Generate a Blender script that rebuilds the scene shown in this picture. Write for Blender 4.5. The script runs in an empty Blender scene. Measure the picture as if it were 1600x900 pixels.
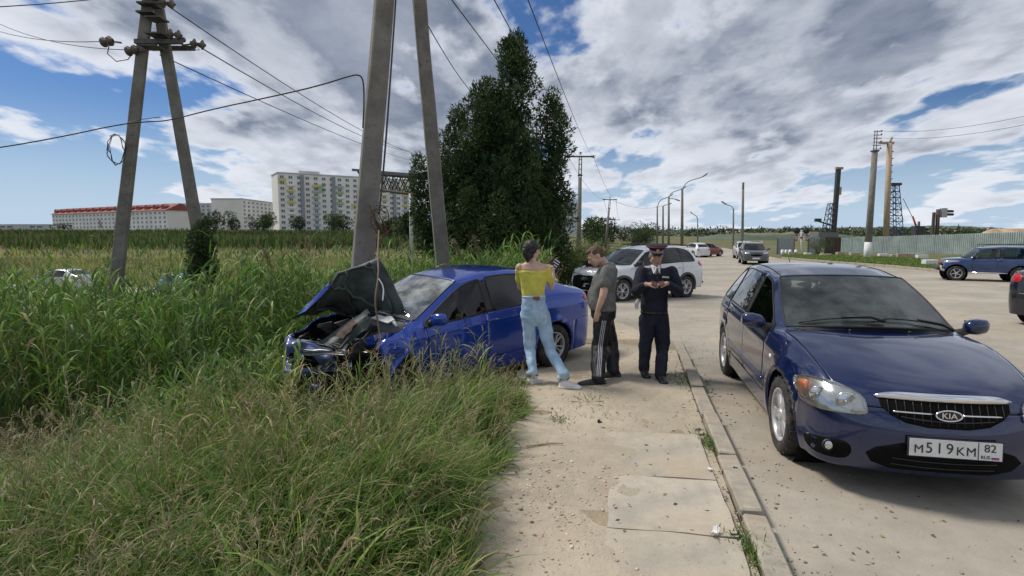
import bpy, bmesh, math, random
import numpy as np
from mathutils import Vector, Matrix, noise
from mathutils.bvhtree import BVHTree
from mathutils.geometry import delaunay_2d_cdt
random.seed(7); rng = np.random.default_rng(7)
PI = math.pi; R = math.radians
SC = bpy.context.scene; COL = SC.collection
# ------------------------------------------------------------ camera
F = 861.0; PITCH = math.atan(85 / F); CAMH = 1.8
cd = bpy.data.cameras.new('camera'); cam = bpy.data.objects.new('camera', cd); COL.objects.link(cam)
cam.location = (0, 0, CAMH); cam.rotation_euler = (PI / 2 - PITCH, 0, 0)
cd.sensor_width = 36; cd.lens = 36 * F / 1600; cd.clip_start = 0.05; cd.clip_end = 20000
SC.camera = cam
# ------------------------------------------------------------ view
SC.view_settings.view_transform = 'Standard'; SC.view_settings.look = 'None'
SC.view_settings.exposure = 0.2; SC.view_settings.gamma = 1
# ------------------------------------------------------------ world
SUN = Vector((-0.62, 0.30, 0.92)).normalized()
w = bpy.data.worlds.new('World'); SC.world = w; w.use_nodes = True
nt = w.node_tree; nt.nodes.clear()
class NT:
    def __init__(s, nt): s.nt = nt
    def n(s, t, **k):
        x = s.nt.nodes.new(t)
        for a, b in k.items(): setattr(x, a, b)
        return x
    def put(s, sock, v):
        if isinstance(v, bpy.types.NodeSocket): s.nt.links.new(v, sock)
        else: sock.default_value = v
    def m(s, op, a, b=0.0, c=0.0, clamp=False):
        x = s.n('ShaderNodeMath', operation=op, use_clamp=clamp)
        s.put(x.inputs[0], a); s.put(x.inputs[1], b); s.put(x.inputs[2], c)
        return x.outputs[0]
    def mix(s, f, a, b, bt='MIX'):
        x = s.n('ShaderNodeMix', data_type='RGBA', blend_type=bt)
        s.put(x.inputs[0], f); s.put(x.inputs[6], a); s.put(x.inputs[7], b)
        return x.outputs[2]
    def ramp(s, v, a, b, smooth=True):
        x = s.n('ShaderNodeMapRange', interpolation_type='SMOOTHSTEP' if smooth else 'LINEAR')
        s.put(x.inputs[0], v); s.put(x.inputs[1], a); s.put(x.inputs[2], b)
        return x.outputs[0]
    def noise(s, vec, scale, detail=4, rough=.5, dist=0., out=0):
        x = s.n('ShaderNodeTexNoise'); s.put(x.inputs['Vector'], vec)
        s.put(x.inputs['Scale'], scale); s.put(x.inputs['Detail'], detail)
        s.put(x.inputs['Roughness'], rough); s.put(x.inputs['Distortion'], dist)
        return x.outputs[out]
    def comb(s, x, y, z=0.0):
        c = s.n('ShaderNodeCombineXYZ'); s.put(c.inputs[0], x); s.put(c.inputs[1], y); s.put(c.inputs[2], z)
        return c.outputs[0]
N = NT(nt)
sky = N.n('ShaderNodeTexSky', sky_type='NISHITA', sun_disc=False)
sky.sun_elevation = math.asin(SUN.z); sky.sun_rotation = math.atan2(SUN.x, SUN.y)
sky.air_density = 1.0; sky.dust_density = 0.6; sky.ozone_density = 1.6
tc = N.n('ShaderNodeTexCoord'); sp = N.n('ShaderNodeSeparateXYZ'); nt.links.new(tc.outputs['Generated'], sp.inputs[0])
X_, Y_, Z_ = sp.outputs
zc = N.m('ADD', N.m('MAXIMUM', Z_, 0.0), 0.17)
px_ = N.m('DIVIDE', X_, zc); py_ = N.m('DIVIDE', Y_, zc)
P = N.comb(px_, N.m('MULTIPLY', py_, 0.62), 3.7)
def shifted(dx, dy): return N.comb(N.m('ADD', px_, dx), N.m('MULTIPLY', N.m('ADD', py_, dy), .62), 3.7)
def dens(v):
    big = N.noise(v, 0.55, 2, .5)
    sm = N.noise(v, 2.1, 9, .57, .12)
    vo = N.n('ShaderNodeTexVoronoi', feature='F1', voronoi_dimensions='2D'); wv = N.n('ShaderNodeVectorMath', operation='ADD'); nt.links.new(v, wv.inputs[0])
    wn = N.n('ShaderNodeVectorMath', operation='SCALE'); nt.links.new(N.noise(v, 3.2, 4, .6, 0, 1), wn.inputs[0]); wn.inputs['Scale'].default_value = .28; nt.links.new(wn.outputs[0], wv.inputs[1]); nt.links.new(wv.outputs[0], vo.inputs['Vector'])
    vo.inputs['Scale'].default_value = 2.6; vo.inputs['Detail'].default_value = 2.5; vo.inputs['Roughness'].default_value = .5; vo.normalize = True
    s = N.m('ADD', N.m('MULTIPLY', big, .62), N.m('MULTIPLY', sm, .50))
    return N.m('ADD', s, N.m('MULTIPLY', N.m('SUBTRACT', .47, vo.outputs['Distance']), .30))
d0 = dens(P); d1 = dens(shifted(-.22, .10))
# the cover thins out towards the low left, as the photograph's sky does
az = N.m('DIVIDE', X_, N.m('MAXIMUM', Y_, .05))
left = N.m('MULTIPLY', N.ramp(az, -.25, -.75), N.ramp(Z_, .36, .14))
top = N.m('MULTIPLY', N.ramp(Z_, .13, .34), N.m('MULTIPLY', N.ramp(az, -.85, -.25), N.ramp(az, 1.3, .1)))
rt = N.m('MULTIPLY', N.ramp(az, .25, .6), N.ramp(Z_, .05, .2))
cov = N.m('SUBTRACT', N.m('ADD', d0, N.m('ADD', .030, N.m('MULTIPLY', N.ramp(Z_, .16, .04), .022))), N.m('MULTIPLY', left, .10))
cov = N.m('ADD', cov, N.m('ADD', N.m('MULTIPLY', top, .125), N.m('MULTIPLY', rt, .07)))
mask = N.ramp(cov, .585, .645)
thick = N.m('MULTIPLY', N.ramp(cov, .592, .72), N.m('ADD', .62, N.m('MULTIPLY', N.noise(P, 4.5, 6, .62, .3), .62)))
lit = N.ramp(N.m('SUBTRACT', d0, d1), -.12, .12)
shade = N.m('MULTIPLY', thick, N.m('ADD', N.m('SUBTRACT', 1.28, lit), N.m('MULTIPLY', top, .45)), 0, True)
shade = N.m('MULTIPLY', shade, N.ramp(N.noise(shifted(3.1, 1.7), 2.6, 7, .6, .2), -.25, .62, False))
low = N.ramp(Z_, .16, .02)
shade = N.m('MULTIPLY', shade, N.m('SUBTRACT', 1., N.m('MULTIPLY', low, .55)))
ccol = N.mix(shade, (7.4, 7.7, 8.3, 1), (1.5, 1.85, 2.55, 1))
hz = N.ramp(Z_, .22, 0.0)
skyc = N.mix(1.0, sky.outputs[0], (.31, .46, .68, 1), 'MULTIPLY')
skyc = N.mix(N.m('MULTIPLY', hz, .9), skyc, (4.6, 5.8, 7.2, 1))
out = N.mix(N.m('MULTIPLY', mask, .96), skyc, ccol)
bg = N.n('ShaderNodeBackground'); bg.inputs[1].default_value = 0.1; nt.links.new(out, bg.inputs[0])
wo = N.n('ShaderNodeOutputWorld'); nt.links.new(bg.outputs[0], wo.inputs[0])
sl = bpy.data.lights.new('sun', 'SUN'); sl.energy = 2.7; sl.angle = R(13); sl.color = (1, .93, .82)
so = bpy.data.objects.new('sun', sl); COL.objects.link(so)
so.rotation_euler = (-SUN).to_track_quat('-Z', 'Y').to_euler()
# ------------------------------------------------------------ projection helpers
def ray(px, py):
    dx = (px - 800) / F; dy = -(py - 450) / F
    c, s = math.cos(PITCH), math.sin(PITCH)
    return Vector((dx, c + dy * s, -s + dy * c))
def gp(px, py, z=0.0):
    d = ray(px, py); t = (z - CAMH) / d.z
    return Vector((d.x * t, d.y * t, z))
def at(px, py, Y):
    d = ray(px, py); t = Y / d.y
    return Vector((d.x * t, Y, CAMH + d.z * t))
# ------------------------------------------------------------ object helpers
def link(o, parent=None):
    COL.objects.link(o)
    if parent is not None: o.parent = parent
    return o
def tag(o, label=None, cat=None, group=None, kind=None):
    if label: o['label'] = label
    if cat: o['category'] = cat
    if group: o['group'] = group
    if kind: o['kind'] = kind
    return o
def empty(name, loc, rz=0, label=None, cat=None, group=None):
    o = bpy.data.objects.new(name, None); link(o); o.empty_display_size = .1
    o.location = loc; o.rotation_euler = (0, 0, rz)
    return tag(o, label, cat, group)
def copy_tree(o, parent=None):
    c = o.copy(); COL.objects.link(c)
    if parent is not None: c.parent = parent
    for ch in list(o.children): copy_tree(ch, c)
    return c
def npmesh(name, V, Fq, mats, smooth=False, col=None, mi=None):
    """V (n,3), Fq (m,k) equal sized faces"""
    V = np.asarray(V, np.float32); Fq = np.asarray(Fq, np.int32)
    me = bpy.data.meshes.new(name); m, k = Fq.shape
    me.vertices.add(len(V)); me.vertices.foreach_set('co', V.ravel())
    me.loops.add(m * k); me.loops.foreach_set('vertex_index', Fq.ravel())
    me.polygons.add(m); me.polygons.foreach_set('loop_start', np.arange(0, m * k, k, dtype=np.int32))
    me.polygons.foreach_set('loop_total', np.full(m, k, np.int32))
    if smooth: me.polygons.foreach_set('use_smooth', np.ones(m, bool))
    if mi is not None: me.polygons.foreach_set('material_index', np.asarray(mi, np.int32))
    me.update(calc_edges=True)
    if col is not None:
        a = me.color_attributes.new('Col', 'FLOAT_COLOR', 'POINT')
        c = np.ones((len(V), 4), np.float32); c[:, :3] = col; a.data.foreach_set('color', c.ravel())
    for mt in (mats if isinstance(mats, (list, tuple)) else [mats]): me.materials.append(mt)
    return me
def nobj(name, me, parent=None):
    return link(bpy.data.objects.new(name, me), parent)
class MB:
    def __init__(s): s.v = []; s.f = []; s.m = []; s.cur = 0; s.sm = []; s.smooth = False
    def add(s, vs, fs, smooth=None):
        b = len(s.v); s.v += [tuple(p) for p in vs]
        for f in fs:
            s.f.append([b + i for i in f]); s.m.append(s.cur); s.sm.append(s.smooth if smooth is None else smooth)
        return s
    def box(s, c, d, rz=0, M=None, taper=1.0):
        x, y, z = d[0] / 2, d[1] / 2, d[2] / 2
        vs = [Vector((sx * x * (taper if sz > 0 else 1), sy * y * (taper if sz > 0 else 1), sz * z)) for sz in (-1, 1) for sy in (-1, 1) for sx in (-1, 1)]
        if M is None: M = Matrix.Rotation(rz, 3, 'Z')
        vs = [M @ v + Vector(c) for v in vs]
        return s.add(vs, [(0, 2, 3, 1), (4, 5, 7, 6), (0, 1, 5, 4), (2, 6, 7, 3), (0, 4, 6, 2), (1, 3, 7, 5)], False)
    def ring_loft(s, rings, closed=True, cap=True, smooth=True):
        n = len(rings[0]); vs = [p for r in rings for p in r]; fs = []
        for i in range(len(rings) - 1):
            for j in range(n if closed else n - 1):
                a, b = i * n + j, i * n + (j + 1) % n
                fs.append((a, b, b + n, a + n))
        if cap: fs.append(tuple(reversed(range(n)))); fs.append(tuple(range((len(rings) - 1) * n, len(rings) * n)))
        return s.add(vs, fs, smooth)
    def tube(s, p0, p1, r0, r1=None, n=8, cap=True, smooth=True):
        return s.path([p0, p1], [r0, r0 if r1 is None else r1], n, cap, smooth)
    def path(s, pts, r, n=6, cap=True, smooth=True):
        pts = [Vector(p) for p in pts]; rings = []
        if not isinstance(r, (list, tuple)): r = [r] * len(pts)
        up = Vector((0, 0, 1)); t0 = (pts[1] - pts[0]).normalized()
        if abs(t0.dot(up)) > .9: up = Vector((1, 0, 0))
        for i, p in enumerate(pts):
            t = (pts[min(i + 1, len(pts) - 1)] - pts[max(i - 1, 0)]).normalized()
            u = (up - t * up.dot(t)).normalized(); v = t.cross(u); up = u
            rings.append([p + (u * math.cos(2 * PI * k / n) + v * math.sin(2 * PI * k / n)) * r[i] for k in range(n)])
        return s.ring_loft(rings, True, cap, smooth)
    def lathe(s, prof, M=None, n=24, smooth=True, closed=False):
        """prof list of (r, h) about local Z, transformed by 4x4 M"""
        M = M or Matrix(); rings = []
        for r, h in prof: rings.append([M @ Vector((r * math.cos(2 * PI * k / n), r * math.sin(2 * PI * k / n), h)) for k in range(n)])
        return s.ring_loft(rings, True, False, smooth)
    def ball(s, c, r, n=12, m=8, M=None):
        if not isinstance(r, (list, tuple, Vector)): r = (r, r, r)
        M = M or Matrix.Identity(3); rings = []
        for i in range(m + 1):
            a = PI * i / m; a = min(max(a, .02), PI - .02)
            rings.append([Vector(c) + M @ Vector((r[0] * math.sin(a) * math.cos(2 * PI * k / n), r[1] * math.sin(a) * math.sin(2 * PI * k / n), -r[2] * math.cos(a))) for k in range(n)])
        return s.ring_loft(rings, True, True, True)
    def prism(s, poly, o, U, V, D):
        """polygon (u,v) on plane o,U,V extruded by vector D"""
        o, U, V, D = Vector(o), Vector(U), Vector(V), Vector(D); n = len(poly)
        a = [o + U * p[0] + V * p[1] for p in poly]; b = [p + D for p in a]
        return s.add(a + b, [tuple(range(n)), tuple(reversed(range(n, 2 * n)))] + [(i, i + n, (i + 1) % n + n, (i + 1) % n) for i in range(n)], False)
    def mesh(s, name, mats):
        me = bpy.data.meshes.new(name); me.from_pydata(s.v, [], s.f)
        me.polygons.foreach_set('material_index', s.m); me.polygons.foreach_set('use_smooth', s.sm)
        bm = bmesh.new(); bm.from_mesh(me); bmesh.ops.recalc_face_normals(bm, faces=bm.faces); bm.to_mesh(me); bm.free()
        for mt in (mats if isinstance(mats, (list, tuple)) else [mats]): me.materials.append(mt)
        me.update(); return me
    def build(s, name, mats, parent=None): return nobj(name, s.mesh(name, mats), parent)
def evald(o):
    dg = bpy.context.evaluated_depsgraph_get(); e = o.evaluated_get(dg)
    me = bpy.data.meshes.new_from_object(e); return me
def applymods(name, me, mods):
    """returns a new mesh with modifiers applied"""
    o = bpy.data.objects.new('tmp', me); COL.objects.link(o)
    for t, kw in mods:
        m = o.modifiers.new('m', t)
        for a, b in kw.items(): setattr(m, a, b)
    bpy.context.view_layer.update()
    r = evald(o); bpy.data.objects.remove(o); r.name = name
    return r
def sstep(a, b, x):
    t = np.clip((np.asarray(x, float) - a) / (b - a), 0, 1); return t * t * (3 - 2 * t)
# ------------------------------------------------------------ materials
MATS = {}
def mat(name, col, rough=.6, metal=0., var=.12, vscale=6., bump=0., bscale=40., coat=0., spec=.5, dirt=None, attr=False, trans=0., back=None, emit=None, coords='Object', speck=None):
    if name in MATS: return MATS[name]
    m = bpy.data.materials.new(name); m.use_nodes = True; t = m.node_tree; M_ = NT(t)
    b = t.nodes['Principled BSDF']; tcn = M_.n('ShaderNodeTexCoord'); vec = tcn.outputs[coords]
    c = tuple(col) + (1,)
    if attr:
        a = M_.n('ShaderNodeAttribute', attribute_name='Col'); base = a.outputs['Color']
        base = M_.mix(1.0, base, c, 'MULTIPLY')
    else:
        nz = M_.noise(vec, vscale, 5, .6)
        lo = tuple(x * (1 - var * 1.6) for x in col) + (1,); hi = tuple(min(1, x * (1 + var * 1.6)) for x in col) + (1,)
        base = M_.mix(M_.ramp(nz, .3, .7), lo, hi)
    if speck:  # (colour, scale, lo, hi)
        base = M_.mix(M_.m('MULTIPLY', M_.ramp(M_.noise(vec, speck[1], 3, .6), speck[2], speck[3]), .8), base, tuple(speck[0]) + (1,))
    rg = rough
    if dirt:  # (colour, amount, scale)
        f = M_.m('MULTIPLY', M_.ramp(M_.noise(vec, dirt[2], 6, .62), .38, .75), dirt[1])
        base = M_.mix(f, base, tuple(dirt[0]) + (1,)); rg = M_.m('ADD', M_.m('MULTIPLY', f, .5), rough)
    if back:
        g = M_.n('ShaderNodeNewGeometry'); base = M_.mix(g.outputs['Backfacing'], base, tuple(back) + (1,))
        if metal or coat:
            ng = M_.m('SUBTRACT', 1., g.outputs['Backfacing'])
            M_.put(b.inputs['Metallic'], M_.m('MULTIPLY', ng, metal)); M_.put(b.inputs['Coat Weight'], M_.m('MULTIPLY', ng, coat))
    else:
        b.inputs['Metallic'].default_value = metal; b.inputs['Coat Weight'].default_value = coat
    t.links.new(base, b.inputs['Base Color']); M_.put(b.inputs['Roughness'], rg)
    b.inputs['Coat Roughness'].default_value = .04; b.inputs['Specular IOR Level'].default_value = spec
    if trans:
        tr = M_.n('ShaderNodeBsdfTranslucent'); t.links.new(base, tr.inputs[0])
        mx = M_.n('ShaderNodeMixShader'); mx.inputs[0].default_value = trans
        t.links.new(b.outputs[0], mx.inputs[1]); t.links.new(tr.outputs[0], mx.inputs[2])
        t.links.new(mx.outputs[0], t.nodes['Material Output'].inputs[0])
    if emit: b.inputs['Emission Color'].default_value = tuple(emit[0]) + (1,); b.inputs['Emission Strength'].default_value = emit[1]
    if bump:
        bn = M_.n('ShaderNodeBump'); bn.inputs['Strength'].default_value = 1; bn.inputs['Distance'].default_value = bump
        t.links.new(M_.noise(vec, bscale, 6, .6), bn.inputs['Height']); t.links.new(bn.outputs[0], b.inputs['Normal'])
    MATS[name] = m; return m
def glassmat(name, tint, refl=1.0, rough=.02, haze=0.0, hazecol=(.5, .55, .55), ior=1.5):
    if name in MATS: return MATS[name]
    m = bpy.data.materials.new(name); m.use_nodes = True; t = m.node_tree; t.nodes.clear(); M_ = NT(t)
    tr = M_.n('ShaderNodeBsdfTransparent'); tr.inputs[0].default_value = tuple(tint) + (1,)
    gl = M_.n('ShaderNodeBsdfGlossy'); gl.inputs['Roughness'].default_value = rough
    fr = M_.n('ShaderNodeFresnel'); fr.inputs[0].default_value = ior
    tcn = M_.n('ShaderNodeTexCoord')
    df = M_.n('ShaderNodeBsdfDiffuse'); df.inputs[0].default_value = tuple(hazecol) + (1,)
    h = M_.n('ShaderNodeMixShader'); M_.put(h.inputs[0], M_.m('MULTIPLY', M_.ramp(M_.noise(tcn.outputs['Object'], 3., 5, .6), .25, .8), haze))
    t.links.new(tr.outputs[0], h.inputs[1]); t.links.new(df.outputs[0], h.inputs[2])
    mx = M_.n('ShaderNodeMixShader'); M_.put(mx.inputs[0], M_.m('MULTIPLY', fr.outputs[0], refl, 0, True))
    t.links.new(h.outputs[0], mx.inputs[1]); t.links.new(gl.outputs[0], mx.inputs[2])
    o = M_.n('ShaderNodeOutputMaterial'); t.links.new(mx.outputs[0], o.inputs[0])
    MATS[name] = m; return m
# ============================================================ SETTING
def xk(y): return 2.48 + .217 * (y - 8.15)          # kerb line (path side of the kerb)
def xedge(y):                                        # where the path ends and the weeds begin
    return np.interp(y, [-30, 2, 4, 5.4, 6.3, 9, 12, 16, 19, 400], [-1.0, -.32, -.2, .12, .2, .9, 1.2, 1.4, 1.6, 2.0])
def rz(y): return -.40 * sstep(6, 26, y) - .45 * sstep(20, 90, y)
def gpr(px, py, off=0.):
    z = 0.
    for _ in range(30): q = gp(px, py, z + off); z = .5 * z + .5 * float(rz(q.y))
    return gp(px, py, z + off)
def gz(x, y):
    x = np.asarray(x, float); y = np.asarray(y, float)
    d = xedge(y) - x
    z = .05 - .30 * sstep(.2, 2.2, d) - .85 * sstep(2.6, 5.5, d) - .95 * sstep(5, 15, d)
    z = z - .13 * sstep(6.7, 7.6, y) * sstep(1.9, .9, x) * sstep(11, 9, y) * (d < 2.5)
    rise = 5.2 * sstep(60, 330, y) * sstep(-5, 25, d) + 1.1 * sstep(45, 120, y) * sstep(0, 10, d)
    z = z + rise
    onroad = (x > xk(np.minimum(y, 8.4))) | ((y > 9.2) & (d < .0))
    z = np.where(onroad & ~((y > 9) & (x < 2.0) & (y < 11)), -.012, np.where(onroad, np.minimum(z, -.03), z))
    z = z + rz(y) * sstep(9, 0, d)
    return z
def nearestgz(x, y): return float(gz(x, y))
def spaced(lo, hi, near, n, k):
    u = np.linspace(-1, 1, n); v = np.sinh(u * k) / np.sinh(k)
    return np.where(v < 0, near - v * (lo - near), near + v * (hi - near))
gx = spaced(-6000, 6000, -1.5, 321, 8.2); gy = spaced(-400, 12000, 7, 361, 8.6)
GX, GY = np.meshgrid(gx, gy); GZ = gz(GX, GY)
nse = np.array([noise.noise((a * .8, b * .8, 0)) for a, b in zip(GX.ravel(), GY.ravel())]).reshape(GX.shape)
GZ = GZ + nse * .07 * sstep(.3, 2, xedge(GY) - GX) * (GY < 60)
d = xedge(GY) - GX
def lerp(a, b, t): return np.array(a)[None, None] * (1 - t[..., None]) + np.array(b)[None, None] * t[..., None]
cg = lerp((.33, .27, .185), (.075, .085, .038), sstep(-.15, .5, d + nse * .5))
far = sstep(16, 30, GY)[..., None]; fcol = lerp((.13, .145, .05), (.20, .185, .085), sstep(-.3, .4, nse))
cg = np.where((d > .3)[..., None], cg * (1 - far) + fcol * far, cg)
farcol = lerp((.075, .085, .04), (.12, .115, .06), sstep(-.3, .4, nse)); ft = sstep(80, 100, GY)[..., None]
cg = np.where((d > 1)[..., None], cg * (1 - ft) + farcol * ft, cg)
cg = np.where(((d <= .3) & (GY > 42))[..., None], lerp((.10, .12, .045), (.17, .15, .08), sstep(-.3, .4, nse)), cg)
n_, m_ = GX.shape; idx = np.arange(n_ * m_).reshape(n_, m_)
Fq = np.stack([idx[:-1, :-1], idx[:-1, 1:], idx[1:, 1:], idx[1:, :-1]], -1).reshape(-1, 4)
def groundmat(name, attr, col, speck, sc=1., bump=.012, stains=None):
    m = bpy.data.materials.new(name); m.use_nodes = True; t = m.node_tree; M_ = NT(t); b = t.nodes['Principled BSDF']
    vec = M_.n('ShaderNodeTexCoord').outputs['Object']
    if attr: base = M_.n('ShaderNodeAttribute', attribute_name='Col').outputs['Color']
    else: base = M_.mix(M_.ramp(M_.noise(vec, .55 * sc, 6, .62), .3, .7), tuple(c * .8 for c in col) + (1,), tuple(min(1, c * 1.18) for c in col) + (1,))
    mod = M_.m('ADD', .72, M_.m('MULTIPLY', M_.noise(vec, 7 * sc, 8, .7), .56))
    base = M_.mix(1., base, M_.comb(mod, mod, mod), 'MULTIPLY')
    for (c, s, lo, hi, a) in speck: base = M_.mix(M_.m('MULTIPLY', M_.ramp(M_.noise(vec, s, 3, .6), lo, hi), a), base, tuple(c) + (1,))
    t.links.new(base, b.inputs['Base Color']); b.inputs['Roughness'].default_value = .93; b.inputs['Specular IOR Level'].default_value = .2
    bn = M_.n('ShaderNodeBump'); bn.inputs['Strength'].default_value = 1; bn.inputs['Distance'].default_value = bump
    h = M_.m('ADD', M_.noise(vec, 9, 8, .7), M_.m('MULTIPLY', M_.noise(vec, 60, 4, .6), .5)); t.links.new(h, bn.inputs['Height'])
    t.links.new(bn.outputs[0], b.inputs['Normal']); return m
dark = (.12, .10, .075); pale = (.48, .43, .35)
M_ground = groundmat('ground_soil', True, None, [], 1.)
M_path = groundmat('path_dirt', False, (.455, .395, .305), [(pale, 55, .62, .70, .75), (dark, 38, .66, .74, .5), ((.30, .25, .19), 2.2, .5, .75, .6)], 1., .015)
M_road = groundmat('road_surface', False, (.375, .34, .285), [((.42, .35, .27), .55, .48, .72, .75), (dark, 70, .66, .74, .35), ((.235, .215, .19), 1.1, .55, .75, .6), (pale, 90, .66, .72, .4)], .6, .008)
g = nobj('ground', npmesh('ground', np.stack([GX, GY, GZ], -1).reshape(-1, 3), Fq, M_ground, True, cg.reshape(-1, 3))); tag(g, kind='structure')
def sheet(name, poly, zfun, mt, step, lab=None):
    from_edges = []; pts = [Vector(p) for p in poly]
    xs = [p[0] for p in poly]; ys = [p[1] for p in poly]
    inner = []
    def inside(x, y):
        c = False; j = len(poly) - 1
        for i in range(len(poly)):
            xi, yi = poly[i]; xj, yj = poly[j]
            if (yi > y) != (yj > y) and x < (xj - xi) * (y - yi) / (yj - yi) + xi: c = not c
            j = i
        return c
    x = min(xs)
    while x < max(xs):
        y = min(ys)
        while y < max(ys):
            if inside(x, y): inner.append(Vector((x + random.uniform(-.01, .01), y)))
            y += step
        x += step
    ne = len(pts); r = delaunay_2d_cdt(pts + inner, [(i, (i + 1) % ne) for i in range(ne)], [], 1, 1e-5)
    vs = [(p.x, p.y, zfun(p.x, p.y)) for p in r[0]]
    me = bpy.data.meshes.new(name); me.from_pydata(vs, [], r[2])
    bm = bmesh.new(); bm.from_mesh(me); bmesh.ops.recalc_face_normals(bm, faces=bm.faces)
    if bm.faces[:][0].normal.z < 0: bmesh.ops.reverse_faces(bm, faces=bm.faces)
    bm.to_mesh(me); bm.free(); me.materials.append(mt); return tag(nobj(name, me), kind='structure')
KW = .14
ky = [-12, -4, 0, 2, 4, 6, 8.3]
road_poly = [(xk(y) + KW * .9, y) for y in ky] + [(2.45, 9.2), (2.2, 10.5), (1.75, 13), (1.2, 15.5), (.6, 18), (-1.6, 19.5), (-2.4, 25.5), (3, 25), (7, 28)] + [tuple(gpr(*q).xy) for q in ((1052, 408), (1075, 400), (1093, 393), (1106, 387), (1130, 387), (1145, 390), (1170, 395), (1222, 404.5), (1300, 412), (1400, 419), (1476, 426.5), (1520, 427), (1600, 427), (1800, 427))] + [(70, -12)]
sheet('road', road_poly, lambda x, y: float(rz(y)), M_road, 2.5)
# the side road that drops away to the left behind the reeds
cl = [Vector(p) for p in [(1.5, 22.3), (-4, 23.4), (-10, 26.3), (-17, 31), (-25, 35.2), (-38, 38.5), (-60, 41), (-110, 46)]]
vs = []; 
for i, p in enumerate(cl):
    t = (cl[min(i + 1, len(cl) - 1)] - cl[max(i - 1, 0)]).normalized(); nrm = Vector((-t.y, t.x))
    for k in (-3.3, -1.1, 1.1, 3.3):
        q = p + nrm * k; vs.append((q.x, q.y, nearestgz(p.x, p.y) + .03 if i > 1 else max(.012, nearestgz(p.x, p.y) + .03) * (1 if i else .4)))
me = npmesh('side_road', vs, [(i * 4 + j, i * 4 + j + 1, i * 4 + j + 5, i * 4 + j + 4) for i in range(len(cl) - 1) for j in range(3)], M_road, True)
tag(nobj('side_road', me), kind='structure')
# footpath
py = np.concatenate([np.linspace(-3, 9, 41), [9.6]])
def pz(x, y): return .056 - .13 * float(sstep(6.7, 7.6, y) * sstep(1.9, .9, x)) + .014 * noise.noise((x * 1.7, y * 1.7, 3)) + .008 * noise.noise((x * 6, y * 6, 1))
path_poly = [(float(xedge(y)) - .3 + .08 * math.sin(y * 5), y) for y in py] + [(xk(y) - .02, y) for y in py[::-1] if y < 8.4]
sheet('path', path_poly, pz, M_path, .12)
sheet('dirt_shoulder', [(xk(7.9) + .02, 7.9), (xk(8.3) + .12, 8.5), (2.55, 9.2), (2.35, 11), (2.0, 13), (1.6, 14.5), (1.0, 15), (.9, 12), (.7, 9.2), (1.6, 8.2)], lambda x, y: float(rz(y)) + .009 - .10 * float(sstep(2.0, 1.0, x) * sstep(10.5, 9, y)) + .004 * noise.noise((x * 2, y * 2, 5)), M_path, .3)
# ------------------------------------------------------------ kerb blocks and slabs
M_conc = mat('kerb_concrete', (.37, .335, .275), .9, var=.16, vscale=5, bump=.006, bscale=35, speck=((.2, .18, .15), 30, .62, .72), dirt=((.33, .27, .2), .7, 3))
def block(name, sx, sy, sz, seed, mt, parent=None, rough=.012):
    """a worn rectangular block, origin at the bottom centre"""
    bm = bmesh.new(); bmesh.ops.create_cube(bm, size=1, matrix=Matrix.Diagonal((sx, sy, sz, 1)))
    bmesh.ops.bevel(bm, geom=bm.edges[:], offset=min(.012, sz * .3), segments=1, affect='EDGES')
    for v in bm.verts:
        v.co.z += sz / 2
        v.co += Vector([noise.noise(v.co * 3 + Vector((seed * 3.1, k * 7, 0))) for k in range(3)]) * rough
    me = bpy.data.meshes.new(name); bm.to_mesh(me); bm.free(); me.materials.append(mt)
    me.polygons.foreach_set('use_smooth', [False] * len(me.polygons)); return nobj(name, me, parent)
kr = empty('kerb', (xk(5), 5, 0), 0, 'worn concrete kerb of short blocks along the footpath edge', 'kerb')
y = -1.4; k = 0
while y < 8.2:
    ln = .93 + random.uniform(-.06, .05)
    b = block('kerb_block', KW * (1 if k % 3 else .93), ln - .012 - .02 * (k % 3 == 1), .2, k, M_conc, kr, .014)
    b.location = Vector((xk(y + ln / 2) + KW / 2 - xk(5), y + ln / 2 - 5, -.105 + random.uniform(-.01, .008) - (.035 if y > 7.2 else 0)))
    b.rotation_euler = (random.uniform(-.008, .008), random.uniform(-.03, .03), -math.atan(.217) + random.uniform(-.012, .012)); y += ln; k += 1
M_slab = mat('slab_concrete', (.42, .38, .315), .92, var=.12, vscale=2.5, bump=.004, bscale=55, speck=((.24, .21, .17), 45, .6, .72), dirt=((.40, .325, .235), .9, 1.6))
M_slab2 = mat('slab_concrete_pale', (.45, .41, .345), .92, var=.14, vscale=2.5, bump=.004, bscale=55, speck=((.28, .25, .2), 45, .6, .72), dirt=((.40, .325, .235), .75, 1.6))
cor = [((945, 676), (1092, 683)), ((952, 744), (1122, 757)), ((945, 826), (1160, 850)), ((930, 925), (1190, 960)), ]
labs = ['far concrete paving slab half buried in the footpath dirt', 'middle concrete paving slab carrying the scrap of white paper', 'near cracked concrete paving slab at the bottom of the path']
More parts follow.
